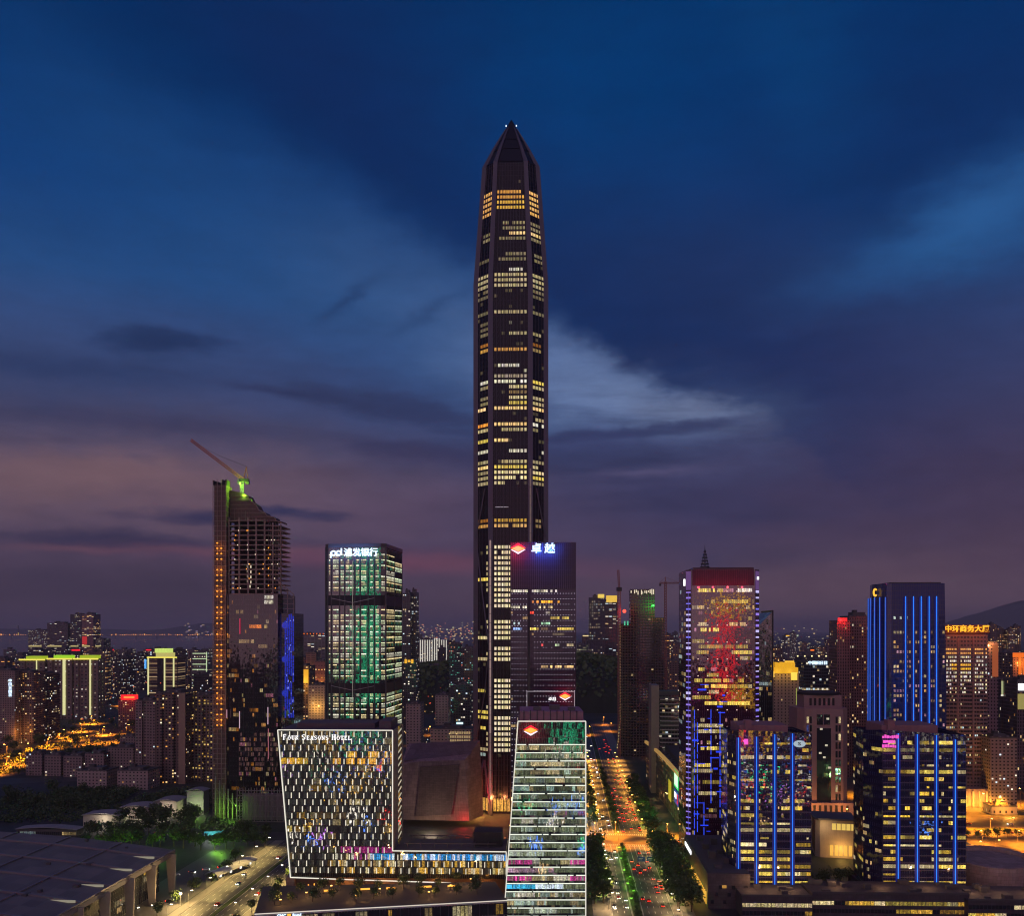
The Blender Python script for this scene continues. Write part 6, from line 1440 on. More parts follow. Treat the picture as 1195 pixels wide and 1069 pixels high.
# ------------------------------------------------------------------ roads
asph = plain('asphalt', (.042, .040, .040), .6, 0, .45, .05); pav = plain('paving', (.17, .155, .14), .8, 0, .25, .2); paint = plain('road_paint', (.62, .6, .55), .6, 0, .15); kerbm = plain('kerb_stone', (.26, .25, .23), .8)
verge = plain('verge_grass', (.028, .05, .012), .9, 0, .5, .4)
TH = R(-3.3); ca, sa2 = math.cos(TH), math.sin(TH); AX0 = 80.5; AY0 = 691.0       # avenue axis: passes (AX0, AY0)
def av(u, v, z=0.0): return (AX0 + u * ca - v * sa2, AY0 + u * sa2 + v * ca, z)     # u across (right +), v along
def strip(mb, u0, u1, v0, v1, z): mb.face([av(u0, v0, z), av(u1, v0, z), av(u1, v1, z), av(u0, v1, z)])
rd = MB(); strip(rd, -14.5, 20.5, -260, 900, .03); struct('avenue', rd, asph)
cr = MB(); strip(cr, -380, 420, -1, 25, .045); struct('cross_street', cr, asph)
def slab(mb, u0, u1, v0, v1, h=.14):
    pl = [av(u0, v0), av(u1, v0), av(u1, v1), av(u0, v1)]; mb.prism([(p[0], p[1]) for p in pl], .0, h)
pm_ = MB()
for v0, v1 in ((-260, -2), (26, 900)): slab(pm_, -25, -14.5, v0, v1); slab(pm_, 20.5, 32, v0, v1)
struct('pavement', pm_, pav)
md = MB(); md2 = MB()
for v0, v1 in ((-250, -8), (34, 880)): slab(md, -2.9, 2.9, v0, v1, .16)
struct('median', md, kerbm)
for v0, v1 in ((-249.6, -8.4), (34.4, 879)):
    pl = [av(-2.5, v0), av(2.5, v0), av(2.5, v1), av(-2.5, v1)]; md2.prism([(p[0], p[1]) for p in pl], .1, .42)
struct('median_verge', md2, verge)
mk = MB()
for u in (-11.0, -7.2, 6.6, 10.1, 13.6, 17.1):
    v = -250
    while v < 860:
        solid = (-60 < v < -8) or (34 < v < 70 and u < 0)
        l = 8 if solid else 4
        if not (-9 < v < 33): strip(mk, u - .13, u + .13, v, v + l, .036)
        v += 8 if solid else 10
for u in (-14.2, -3.2, 3.2, 20.2):
    for v0, v1 in ((-250, -8), (34, 860)): strip(mk, u - .1, u + .1, v0, v1, .036)
for v0 in (-6.5, 28): 
    u = -14
    while u < 20: strip(mk, u, u + .7, v0, v0 + 4.2, .052); u += 1.5
strip(mk, 3.3, 20.2, -9.4, -8.9, .036); strip(mk, -14.2, -3.3, 33.2, 33.7, .036)
struct('road_markings', mk, paint)
# boulevard on the left, towards the hall
BX = -158.0
def bv(u, v, z=0.0): return (BX + u * ca - (v - 650) * sa2 * 1.2, v + u * sa2, z)
def bstrip(mb, u0, u1, v0, v1, z): mb.face([bv(u0, v0, z), bv(u1, v0, z), bv(u1, v1, z), bv(u0, v1, z)])
bl = MB(); bstrip(bl, -19, 17, 430, 720, .03); struct('boulevard', bl, asph)
fl = MB(); bstrip(fl, -60, -26, 470, 700, .022); struct('forecourt', fl, plain('forecourt_paving', (.075, .07, .066), .6, 0, .3, .05))
bp_ = MB()
pl = [bv(-25, 440), bv(-19, 440), bv(-19, 700), bv(-25, 700)]; bp_.prism([p[:2] for p in pl], 0, .15); pl = [bv(17, 440), bv(22, 440), bv(22, 640), bv(17, 640)]; bp_.prism([p[:2] for p in pl], 0, .15); struct('pavement', bp_, pav)
bm2 = MB(); pl = [bv(-1.6, 440), bv(1.2, 440), bv(1.2, 700), bv(-1.6, 700)]; bm2.prism([p[:2] for p in pl], 0, .3); struct('median', bm2, verge)
bk = MB()
for u in (-15, -11, -7, 5, 9, 13):
    for i in range(28): bstrip(bk, u - .12, u + .12, 440 + i * 9.5, 444.5 + i * 9.5, .036)
for u in (-18.4, -2.1, 1.7, 16.4): bstrip(bk, u - .1, u + .1, 440, 700, .036)
struct('road_markings', bk, paint)
# park lawn around the hall, and the orange boulevard on the right
ro = MB(); ro.face([(330, 716, .03), (900, 690, .03), (900, 768, .03), (330, 790, .03)]); ro.face([(296, 590, .026), (480, 580, .026), (480, 716, .026), (296, 716, .026)]); struct('side_boulevard', ro, asph)
ko = MB(); ko.prism([(332, 738), (900, 714), (900, 722), (332, 746)], .0, .3); struct('median', ko, verge)
# far-left interchange: curving ramp seen lit orange
rp = MB(); pts = [(-760, 860), (-640, 930), (-560, 1010), (-525, 1110), (-545, 1230), (-520, 1370), (-440, 1500), (-330, 1640)]
for i in range(len(pts) - 1):
    a, b2 = Vector(pts[i]), Vector(pts[i + 1]); d1 = (b2 - a).normalized(); nrm = Vector((d1.y, -d1.x)) * 13
    rp.face([(a + nrm)[:] + (.034 + i * .004,), (b2 + nrm)[:] + (.034 + i * .004,), (b2 - nrm)[:] + (.034 + i * .004,), (a - nrm)[:] + (.034 + i * .004,)][::1])
struct('ramp_road', rp, asph)
lr = MB(); lr.face([(-900, 845, .02), (-380, 1000, .02), (-360, 1040, .02), (-900, 900, .02)]); struct('left_road', lr, asph)
rnd = random.Random(21)
# ------------------------------------------------------------------ trees
def leaf_mat():
    m, t, b = new_mat('leaves'); oi = S(t, nd(t, 'ShaderNodeObjectInfo').outputs['Random']); g = nd(t, 'ShaderNodeTexCoord').outputs['Object']
    n = noise(t, g, 1.3, 2); put(t, b.inputs['Base Color'], mix(t, (n * .7 + oi * .5).cl(), (.020, .045, .010, 1), (.07, .11, .022, 1))); b.inputs['Roughness'].default_value = .6
    return m
LEAF = leaf_mat(); BARK = plain('bark', (.09, .065, .05), .9)
def crown_mesh(seed, r=3.6, h=5.2, n=420, leaf=.55, palm=False):
    q = random.Random(seed); m = MB()
    lobes = [(q.uniform(-.55, .55) * r, q.uniform(-.55, .55) * r, q.uniform(.25, .85) * h, q.uniform(.45, .75) * r) for _ in range(7)] + [(0, 0, .55 * h, .7 * r)]
    for i in range(n):
        cx, cy_, cz, rr = q.choice(lobes); d = Vector((q.gauss(0, 1), q.gauss(0, 1), q.gauss(0, 1))).normalized() * rr * q.uniform(.55, 1.05)
        c = Vector((cx, cy_, cz)) + d; u = Vector((q.gauss(0, 1), q.gauss(0, 1), q.gauss(0, .7))).normalized(); v = u.cross(Vector((q.gauss(0, 1), q.gauss(0, 1), q.gauss(0, 1)))).normalized()
        s = leaf * q.uniform(.6, 1.3); m.face([tuple(c - u * s), tuple(c + v * s * .6), tuple(c + u * s), tuple(c - v * s * .6)])
    return m.mesh('crown', LEAF)
def trunk_mesh(seed, h=4.2):
    q = random.Random(seed); m = MB(); m.tube((0, 0, 0), (0, 0, h), .26, .17, 7)
    for i in range(4):
        a = q.uniform(0, 6.28); m.tube((0, 0, h * q.uniform(.6, .95)), (math.cos(a) * 1.7, math.sin(a) * 1.7, h + q.uniform(.9, 2.2)), .12, .05, 5)
    return m.mesh('trunk', BARK)
TV = [(crown_mesh(100 + i, 3.6 + .3 * (i % 3), 5.0 + .5 * (i % 2)), trunk_mesh(i)) for i in range(5)]
NTREE = 0
def tree(x, y, label, group, s=1.0, z=0.0, tall=1.0):
    global NTREE; NTREE += 1; cm, tm = rnd.choice(TV)
    T = thing('street_tree', label, 'tree', (x, y, z), rnd.uniform(0, 6.28), group); T.scale = (s, s, s * tall)
    link('trunk', tm, T); link('crown', cm, T, (0, 0, 3.0)); return T
for i in range(30):                                                 # right side of the avenue, near end
    v = -18 - (i % 15) * 10.5 + rnd.uniform(-2, 2); u = (23.5 if i < 15 else 31.5) + rnd.uniform(-1.5, 1.5); p = av(u, v); tree(p[0], p[1], 'leafy tree in the dark row right of the avenue, in front of the crossing', 'trees right of the avenue before the crossing', rnd.uniform(1.25, 1.9), .1)
for i in range(22):                                                 # left side, near end
    v = -24 - (i % 11) * 13 + rnd.uniform(-2, 2); u = (-18 if i < 11 else -23.5) + rnd.uniform(-1, 1); p = av(u, v); tree(p[0], p[1], 'big dark tree between the glass office block and the avenue', 'dark trees beside the glass office block', rnd.uniform(1.15, 1.75), .1)
for i in range(26):                                                 # right side beyond the crossing
    v = 32 + (i % 13) * 19 + rnd.uniform(-2, 2); u = (23.5 if i < 13 else 30.0) + rnd.uniform(-1, 1); p = av(u, v); tree(p[0], p[1], 'roadside tree right of the avenue, beyond the crossing in front of the mall', 'trees right of the avenue beyond the crossing', rnd.uniform(1.0, 1.5), .1)
for i in range(16):
    v = 60 + i * 20 + rnd.uniform(-3, 3); p = av(-18 + rnd.uniform(-1, 1), v); tree(p[0], p[1], 'roadside tree left of the avenue, beyond the crossing', 'trees left of the avenue beyond the crossing', rnd.uniform(.9, 1.3), .1)
for i in range(24):
    v = (-240 + i * 10 if i < 23 else 45 + (i - 23) * 30) + rnd.uniform(-1, 1); p = av(rnd.uniform(-1, 1), v); tree(p[0], p[1], 'small clipped tree on the green lit median strip', 'small median trees', rnd.uniform(.42, .62), .4)
for i in range(12): v = 50 + i * 26; p = av(0, v); tree(p[0], p[1], 'median tree on the far stretch of the avenue', 'far median trees', rnd.uniform(.8, 1.1), .4)
for i in range(36):                                                 # the dark belt before the unfinished tower
    px_ = 103 + (i % 18) * 12.2 + rnd.uniform(-3, 3); Y = (676 if i < 18 else 712) + rnd.uniform(-8, 8); tree(X(px_, Y), Y, 'bushy tree in the green lit belt in front of the unfinished tower', 'green lit tree belt', rnd.uniform(1.1, 1.7))
for i in range(36):                                                 # dark park at the left
    px_ = rnd.uniform(-30, 235); Y = rnd.uniform(770, 905) if px_ < 125 else rnd.uniform(745, 800); tree(X(px_, Y), Y, 'dark park tree below the low residential slabs', 'dark park trees', rnd.uniform(1.1, 1.8))
for i in range(34): px_ = rnd.uniform(-20, 170); Y = rnd.uniform(1050, 1550); tree(X(px_, Y), Y, 'tree lit orange beside the interchange ramps', 'trees by the orange interchange', rnd.uniform(1.3, 2.0))
for i in range(22):                                                 # roof garden of the pavilion
    f = (i % 11) / 11; x = X(306, 470) + f * 118 + rnd.uniform(-2, 2); y = (487 if i < 11 else 506) + f * 20 + rnd.uniform(-3, 3); tree(x, y, 'garden tree on the pavilion roof below the hotel', 'roof garden trees', rnd.uniform(.6, 1.0), 15.1)
for i in range(16): v = 452 + i * 12; p = bv(-29 + rnd.uniform(-3, 3) if i % 2 else 19.5, v); tree(p[0], p[1], 'small tree beside the yellow lit boulevard at lower left', 'trees beside the boulevard', rnd.uniform(.7, 1.1), .1)
for i in range(10): px_ = rnd.uniform(474, 552); Y = rnd.uniform(860, 960); tree(X(px_, Y), Y, 'park tree behind the angular museum', 'trees behind the museum', rnd.uniform(1.2, 1.7))
for i in range(8): x = X(rnd.uniform(945, 1000), 575); tree(x, rnd.uniform(560, 610), 'courtyard tree between the twin blue-lined blocks', 'courtyard trees', rnd.uniform(.8, 1.2))
for i in range(7): Y = rnd.uniform(700, 712); tree(X(1128 + i * 12, Y), Y, 'small tree along the orange lit boulevard at right', 'trees along the right boulevard', rnd.uniform(.7, 1.1))
# wooded park hill in the middle distance
def park_hill():
    r = random.Random(2); m = MB(); P = {}; n = 70
    for i in range(n + 1):
        for j in range(n + 1):
            u, v = -1 + 2 * i / n, -1 + 2 * j / n; e = (max(0, 1 - u ** 4) * max(0, 1 - v ** 4)) ** .5
            P[i, j] = (60 + u * 360, 2100 + v * 330, -1 + e * (93 + 9 * math.sin(u * 5 + 1) + r.uniform(-4, 6)))
    for i in range(n):
        for j in range(n): m.face([P[i, j], P[i + 1, j], P[i + 1, j + 1], P[i, j + 1]])
    struct('hill', m, hm)
    w = MB()
    for i in range(5200):
        u, v = r.uniform(-.98, .98), r.uniform(-.98, .5); e = (max(0, 1 - u ** 4) * max(0, 1 - v ** 4)) ** .5
        c = Vector((60 + u * 360, 2100 + v * 330, e * (95 + 9 * math.sin(u * 5 + 1)) + r.uniform(0, 6))); s = r.uniform(2.5, 5.5)
        a = Vector((r.gauss(0, 1), r.gauss(0, .6), r.gauss(0, 1))).normalized() * s; b2 = a.cross(Vector((r.gauss(0, 1), 1, r.gauss(0, 1)))).normalized() * s
        w.face([tuple(c - a), tuple(c - b2), tuple(c + a), tuple(c + b2)])
    o = w.build('hillside_wood', LEAF); tag(o, 'dark wood covering the park hill behind the emblem tower', 'wood', None, 'stuff')
park_hill()
# dense dark planting nobody could count: the park on the left and the banks of the interchange
def thicket(name, label, spots, n, seed, zmax):
    r = random.Random(seed); m = MB()
    for i in range(n):
        x0, x1, y0, y1 = r.choice(spots); cx, cy_ = r.uniform(x0, x1), r.uniform(y0, y1); h = zmax * (.35 + .65 * (math.sin(cx * .11 + 1.3) * math.sin(cy_ * .09) * .5 + .5)) * r.uniform(.6, 1.1)
        for k_ in range(16):
            c = Vector((cx + r.gauss(0, 2.4), cy_ + r.gauss(0, 2.4), max(.4, h * r.uniform(.15, 1.0)))); s = r.uniform(.5, 1.1); a = Vector((r.gauss(0, 1), r.gauss(0, 1), r.gauss(0, .7))).normalized() * s; b2 = a.cross(Vector((r.gauss(0, 1), r.gauss(0, 1), r.gauss(0, 1)))).normalized() * s
            m.face([tuple(c - a), tuple(c - b2), tuple(c + a), tuple(c + b2)])
    o = m.build(name, LEAF); tag(o, label, 'undergrowth', None, 'stuff')
thicket('park_undergrowth', 'dense dark planting of the park below the residential slabs', [(X(-10, 840), X(130, 840), 765, 900), (X(60, 880), X(150, 880), 830, 915), (X(150, 830), X(250, 830), 800, 905)], 1500, 5, 9)
thicket('bank_undergrowth', 'dense planting on the banks of the orange lit interchange', [(-760, -640, 960, 1080), (-640, -545, 1060, 1300), (-500, -420, 1060, 1350), (-500, -380, 1400, 1650), (-900, -560, 1330, 1600), (-600, -400, 1015, 1060)], 1700, 6, 9)
# ------------------------------------------------------------------ vehicles
CARS = {}
def car_kit():
    g = {'window': plain('car_glass', (.012, .013, .015), .08, 0, .05), 'tyre': plain('tyre', (.02, .02, .02), .8), 'head': glow_mat('headlight', (1, .93, .75), 14.0), 'tail': glow_mat('taillight', (1, .03, .012), 9)}
    paints = {'white': plain('white_paint', (.6, .6, .6), .25, 0, .04), 'silver': plain('silver_paint', (.35, .36, .38), .25, .5, .04), 'black': plain('black_paint', (.02, .02, .022), .2, 0, .04), 'red': plain('red_paint', (.35, .02, .02), .25, 0, .04), 'blue': plain('blue_paint', (.02, .06, .22), .25, 0, .04)}
    b = MB(); prof = [(-2.25, .35), (-2.25, .85), (-1.3, .95), (-.75, 1.0), (1.75, 1.02), (2.2, .92), (2.25, .4)]
    n = len(prof)
    for i in range(n):
        (a, c), (d, e) = prof[i], prof[(i + 1) % n]; b.face([(-.9, a, c), (-.9, d, e), (.9, d, e), (.9, a, c)])
    b.face([(.9, a, c) for a, c in prof]); b.face([(-.9, a, c) for a, c in reversed(prof)])
    b.loft([[(-.84, -1.25, .96), (.84, -1.25, .96), (.84, 1.75, 1.0), (-.84, 1.75, 1.0)], [(-.66, -.55, 1.46), (.66, -.55, 1.46), (.66, 1.05, 1.46), (-.66, 1.05, 1.46)]])
    gl = MB()
    gl.face([(-.74, -1.2, 1.02), (.74, -1.2, 1.02), (.62, -.64, 1.44), (-.62, -.64, 1.44)]); gl.face([(.74, 1.72, 1.04), (-.74, 1.72, 1.04), (-.62, 1.12, 1.44), (.62, 1.12, 1.44)])
    for s in (-1, 1):
        f = [(s * .835, -1.0, 1.03), (s * .835, 1.4, 1.05), (s * .69, .95, 1.42), (s * .69, -.5, 1.42)]; gl.face(f if s > 0 else f[::-1])
    gl.v = [(x * 1.012, y * 1.012, z) for x, y, z in gl.v]
    wh = MB().tube((-.11, 0, 0), (.11, 0, 0), .32, .32, 12).mesh('wheel', g['tyre'])
    hl = MB().box(-.22, .22, -.06, .06, -.12, .12).mesh('headlight', g['head']); tl = MB().box(-.24, .24, -.06, .06, -.12, .12).mesh('taillight', g['tail']); gm_ = gl.mesh('windows', g['window'])
    for k_, p in paints.items():
        CARS[k_] = b.mesh('body', p)
    return wh, hl, tl, gm_
WH, HL, TL, GLM = car_kit()
def car(x, y, heading, paint_, label, group, z=.04):   # heading: travel direction angle, car nose at local -y
    T = thing('car', label, 'car', (x, y, z), heading, group)
    link('body', CARS[paint_], T); link('windows', GLM, T)
    for sx in (-.8, .8):
        for sy in (-1.35, 1.35): link('wheel', WH, T, (sx, sy, .32))
    for sx in (-.62, .62): link('headlight', HL, T, (sx, -2.27, .68)); link('taillight', TL, T, (sx, 2.27, .78))
    return T
names = list(CARS)
LANE = {'far': [4.9, 8.4, 11.9, 15.4, 18.6], 'near': [-12.6, -9.1, -5.2]}
used = []
def free(u, v):
    if all(abs(u - a) > 2 or abs(v - b) > 7 for a, b in used): used.append((u, v)); return True
    return False
n_ = 0
for i in range(130):
    sd = 'far' if i % 3 else 'near'; u = rnd.choice(LANE[sd]); v = rnd.choice([rnd.uniform(-170, -14), rnd.uniform(36, 200), rnd.uniform(60, 520), rnd.uniform(100, 700)])
    if not free(u, v): continue
    p = av(u, v); cn = rnd.choice(names); where = 'before the crossing' if v < 0 else ('just beyond the crossing' if v < 160 else 'on the distant stretch')
    car(p[0], p[1], TH + (math.pi if sd == 'far' else 0), cn, '%s car driving %s on the avenue, %s' % (cn, 'away with red tail lights' if sd == 'far' else 'towards us with headlights on', where), 'cars on the avenue')
for i in range(26):                                               # queue and side plaza left of the crossing
    u = -22 - (i % 9) * 4.2; v = 3 + (i // 9) * 6.5; p = av(u, v); cn = rnd.choice(names); car(p[0], p[1], TH + math.pi / 2 * (1 if i % 2 else -1), cn, '%s car with lights on, in the cross street left of the crossing' % cn, 'cars in the cross street', .06)
for i in range(10): u = 26 + i * 8; p = av(u, 6 + (i % 2) * 10); cn = rnd.choice(names); car(p[0], p[1], TH + math.pi / 2 * (1 if i % 2 else -1), cn, '%s car in the orange lit cross street right of the crossing' % cn, 'cars in the cross street', .06)
for i in range(9): p = bv(rnd.choice([-13, -9, -5, 7, 11]), 470 + i * 22); cn = rnd.choice(names); car(p[0], p[1], TH, cn, '%s car on the yellow lit boulevard beside the hotel' % cn, 'cars on the boulevard')
for i in range(8): p = bv(-56 + (i % 4) * 7 + rnd.uniform(-1, 1), 520 + (i // 4) * 50 + i * 7); cn = ['white', 'silver', 'white', 'black'][i % 4]; car(p[0], p[1], rnd.uniform(0, 3), cn, '%s car parked on the forecourt of the big hall' % cn, 'cars on the hall forecourt', .03)
for i in range(14): x = 340 + i * 17; y = 728 - (x - 330) * .042 + (0 if i % 2 else 33); cn = rnd.choice(names); car(x, y, math.pi / 2 * (1 if i % 2 else -1) + .04, cn, '%s car on the orange lit boulevard at right' % cn, 'cars on the right boulevard')
# ------------------------------------------------------------------ street lamps
pole_m = plain('lamp_pole', (.2, .2, .2), .5, .5, .1)
lamp_head = {'sodium': glow_mat('sodium_head', (1, .42, .06), 30), 'white': glow_mat('white_head', (1, .86, .62), 9)}
PM_ = MB().tube((0, 0, 0), (0, 0, 9.6), .13, .08, 7).bar((0, 0, 9.5), (2.2, 0, 10.0), .12).mesh('pole', pole_m)
HM = {k: MB().box(1.5, 2.7, -.28, .28, 9.78, 9.94).mesh('lamp_head', v) for k, v in lamp_head.items()}
LD = {}
def street_lamp(x, y, rz, kind, watts, label, group, z=0.1, col=None, light=True, s=1.0):
    T = thing('street_lamp', label, 'street lamp', (x, y, z), rz, group); link('pole', PM_, T); link('lamp_head', HM[kind], T); T.scale = (s, s, s)
    if light:
        c = col or ((1, .27, .015) if kind == 'sodium' else (1, .70, .34)); key = (kind, watts, c)
        if key not in LD: l = bpy.data.lights.new('lamp_light', 'SPOT'); l.spot_size = R(142); l.spot_blend = .5; l.energy = watts * 3; l.color = c; l.shadow_soft_size = .5; LD[key] = l
        o = bpy.data.objects.new('lamp_light', LD[key]); COL.objects.link(o); o.parent = T; o.location = (2.3, 0, 9.2)
    return T
for i in range(8):
    v = -225 + i * 30
    for u, r in ((-16, 0), (22, math.pi)):
        p = av(u, v); street_lamp(p[0], p[1], TH + r, 'white', 5500, 'street lamp on the %s kerb of the avenue, before the crossing' % ('left' if u < 0 else 'right'), 'avenue street lamps', col=(1, .66, .30))
for i in range(12):
    v = 42 + i * 36
    for u, r in ((-16, 0), (22, math.pi)):
        p = av(u, v); street_lamp(p[0], p[1], TH + r, 'sodium', 20000 if u < 0 else 13000, 'sodium lamp on the %s kerb of the avenue, beyond the crossing' % ('left' if u < 0 else 'right'), 'far avenue street lamps', col=(1, .44, .06))
for u, v, w in ((24, -4, 70000), (38, 27, 90000), (60, -4, 90000), (85, 27, 90000), (-18, 27, 40000), (-40, -4, 40000), (110, -4, 90000), (-1.5, -7, 60000), (-1.5, 32, 60000)):
    p = av(u, v); street_lamp(p[0], p[1], TH + (math.pi / 2 if v < 0 else -math.pi / 2), 'sodium', w, 'sodium lamp lighting the cross street orange', 'cross street lamps')
for i in range(9): p = bv(-20, 450 + i * 27); street_lamp(p[0], p[1], TH, 'white', 11000, 'lamp post on the left kerb of the boulevard beside the hall', 'boulevard lamp posts', col=(1, .70, .22))
for i in range(6): p = bv(18, 455 + i * 27); street_lamp(p[0], p[1], TH + math.pi, 'white', 10000, 'lamp post on the hotel side of the boulevard', 'boulevard lamp posts', col=(1, .70, .22))
for i in range(16): x = 342 + i * 19; street_lamp(x, 737 - (x - 332) * .042, math.pi / 2 * (1 if i % 2 else -1), 'sodium', 62000, 'sodium lamp on the median of the orange boulevard at right', 'right boulevard lamps', .3)
for i, (px_, py, w) in enumerate(((146, 812, 42000), (109, 833, 42000), (95, 842, 42000), (72, 850, 40000), (86, 852, 36000), (120, 846, 36000), (104, 858, 36000), (130, 855, 30000), (55, 862, 30000), (34, 868, 30000), (8, 884, 32000), (24, 880, 26000), (-6, 892, 22000), (60, 845, 24000))):
    Y = GY(py + 12); street_lamp(X(px_, Y), Y, rnd.uniform(0, 6), 'sodium', w * 3.4, 'tall sodium lamp at the orange lit interchange on the left', 'interchange lamps', 0, s=1.3)
for i, (px_, py) in enumerate(((486, 862), (512, 842), (500, 850), (525, 838), (704, 838), (712, 846), (690, 850))):
    Y = GY(py + 8); street_lamp(X(px_, Y), Y, rnd.uniform(0, 6), 'sodium', 14000, 'sodium lamp on a side road %s' % ('between bank tower and tallest skyscraper' if px_ < 600 else 'below the dark hill'), 'side road lamps', 0, s=1.3)
for i, (px_, Y, w) in enumerate(((30, 1380, 60000), (62, 1250, 70000), (120, 1300, 60000), (150, 1420, 70000), (180, 1250, 60000), (205, 1150, 60000), (240, 1100, 60000), (350, 1050, 70000), (366, 1010, 60000), (480, 960, 50000), (500, 940, 50000), (528, 1000, 50000), (545, 930, 40000), (905, 880, 60000), (925, 900, 60000), (960, 870, 50000), (985, 760, 40000), (1000, 900, 60000), (1112, 800, 60000), (1140, 830, 70000), (1165, 810, 70000), (1185, 850, 70000), (780, 1150, 50000), (12, 1180, 60000))):
    street_lamp(X(px_, Y), Y - 8, rnd.uniform(0, 6), 'sodium', w, 'sodium lamp in a side street between the mid-distance blocks', 'side street lamps', 0, s=1.5)
# small white floodlight on the forecourt, glowing towards us
FL = thing('floodlight_mast', 'short mast with very bright warm floodlight on the hall forecourt', 'floodlight', (X(211, 535), 535, 0), 0); MB().tube((0, 0, 0), (0, 0, 7), .15, .1, 7).build('pole', pole_m, FL); MB().tube((0, -.2, 7.4), (0, -.6, 7.3), .8, .9, 10).build('lamp_head', glow_mat('flood_head', (1, .80, .45), 9), FL); lamp('lamp_light', FL, (0, -1.6, 7.5), (1, .66, .26), 14000, .5)
# lights that wash the planting green
for i, (px_, Y, w, z) in enumerate(((108, 668, 1300, 3), (146, 672, 1800, 4), (190, 672, 1800, 4), (192, 660, 1300, 3), (255, 672, 1500, 3), (262, 665, 1000, 3), (232, 790, 1600, 3))):
    U = thing('garden_uplight', 'small green garden floodlight under the trees before the unfinished tower', 'garden light', (X(px_, Y), Y - 6, 0), 0, 'green garden floodlights'); MB().tube((0, 0, 0), (0, 0, .7), .25, .35, 8).build('lamp_body', M['dark_metal'], U); MB().tube((0, 0, .7), (0, 0, .8), .3, .3, 8).build('lens', M['green_led'], U); lamp('lamp_light', U, (0, -1, z), (.35, 1, .06), w, .5)
for i in range(9):
    v = -16 - i * 16; p = av(-1.6 + (i % 2) * 2.4, v); U = thing('garden_uplight', 'green floodlight on the planted median of the avenue', 'garden light', (p[0], p[1], .42), 0, 'green median floodlights'); MB().tube((0, 0, 0), (0, 0, .5), .2, .3, 8).build('lamp_body', M['dark_metal'], U); MB().box(-.9, .9, -1.6, 1.6, .5, .62).build('lens', glow_mat('median_green', (.22, .75, .05), .7) if i == 0 else bpy.data.materials['median_green'], U); lamp('lamp_light', U, (0, 0, 2.2), (.35, 1, .08), 700, .4)
for i, (u, v, w) in enumerate(((25, -40, 1800), (27, -78, 1800), (27, -105, 1800), (29, -130, 1800), (26, 60, 2200), (26, 120, 2200), (-20, -40, 500), (-19, -130, 600))):
    p = av(u, v); U = thing('garden_uplight', 'green floodlight below the roadside trees of the avenue', 'garden light', (p[0], p[1], .14), 0, 'green roadside floodlights'); MB().tube((0, 0, 0), (0, 0, .6), .2, .3, 8).build('lamp_body', M['dark_metal'], U); MB().tube((0, 0, .6), (0, 0, .7), .3, .3, 8).build('lens', M['green_led'], U); lamp('lamp_light', U, (0, -2, 3), (.45, 1, .08), w, .4)
# direction sign gantry over the avenue
p = av(12, -75); G = thing('sign_gantry', 'blue road direction sign on a gantry arm above the avenue', 'road sign', (p[0], p[1], .05), TH); MB().tube((9.2, 0, 0), (9.2, 0, 8), .2, .15, 8).bar((9.2, 0, 7.2), (-4, 0, 7.2), .22).build('gantry', pole_m, G)
bsm = plain('sign_blue', (.02, .07, .32), .5, 0, .05)
for x in (-2.2, 4.0): sp_ = MB().box(x - 2.4, x + 2.4, -.3, -.15, 5.6, 8.8).build('sign_panel', bsm, G); MB().box(x - 1.7, x + 1.2, -.36, -.31, 7.4, 7.8).build('sign_text_line', paint, sp_); MB().box(x - 1.7, x + .6, -.36, -.31, 6.5, 6.8).build('sign_text_line', paint, sp_)
# bright white canopy beside the crossing and its neighbours
p = av(-27, 38); C3 = thing('curved_canopy', 'pale curved canopy with bright lamps left of the crossing', 'canopy', (p[0], p[1], 0), TH); m = MB(); pr = []
for i in range(10): a = math.pi * i / 9; pr.append((-4.5 * math.cos(a), 3.2 + 2.3 * math.sin(a)))
for i in range(9):
    (a, c), (d, e) = pr[i], pr[i + 1]; m.face([(a, 0, c), (d, 0, e), (d, 44, e), (a, 44, c)]); m.face([(a, 0, c - .25), (a, 44, c - .25), (d, 44, e - .25), (d, 0, e - .25)])
m.build('roof', plain('canopy_white', (.55, .56, .56), .5), C3)
for i in range(6):
    for x in (-4.3, 4.3): MB().tube((x, 2 + i * 8, 0), (x, 2 + i * 8, 3.3), .16, .16, 7).build('post', pole_m, C3)
MB().tube((2, -.3, 5.2), (2, -.8, 5.2), .7, .7, 10).build('lamp', M['white_sign'], C3); lamp('lamp_light', C3, (0, -5, 8), (.75, .95, 1), 5000, .6); lamp('lamp_light', C3, (0, 30, 9), (.8, .95, 1), 4000, .6)
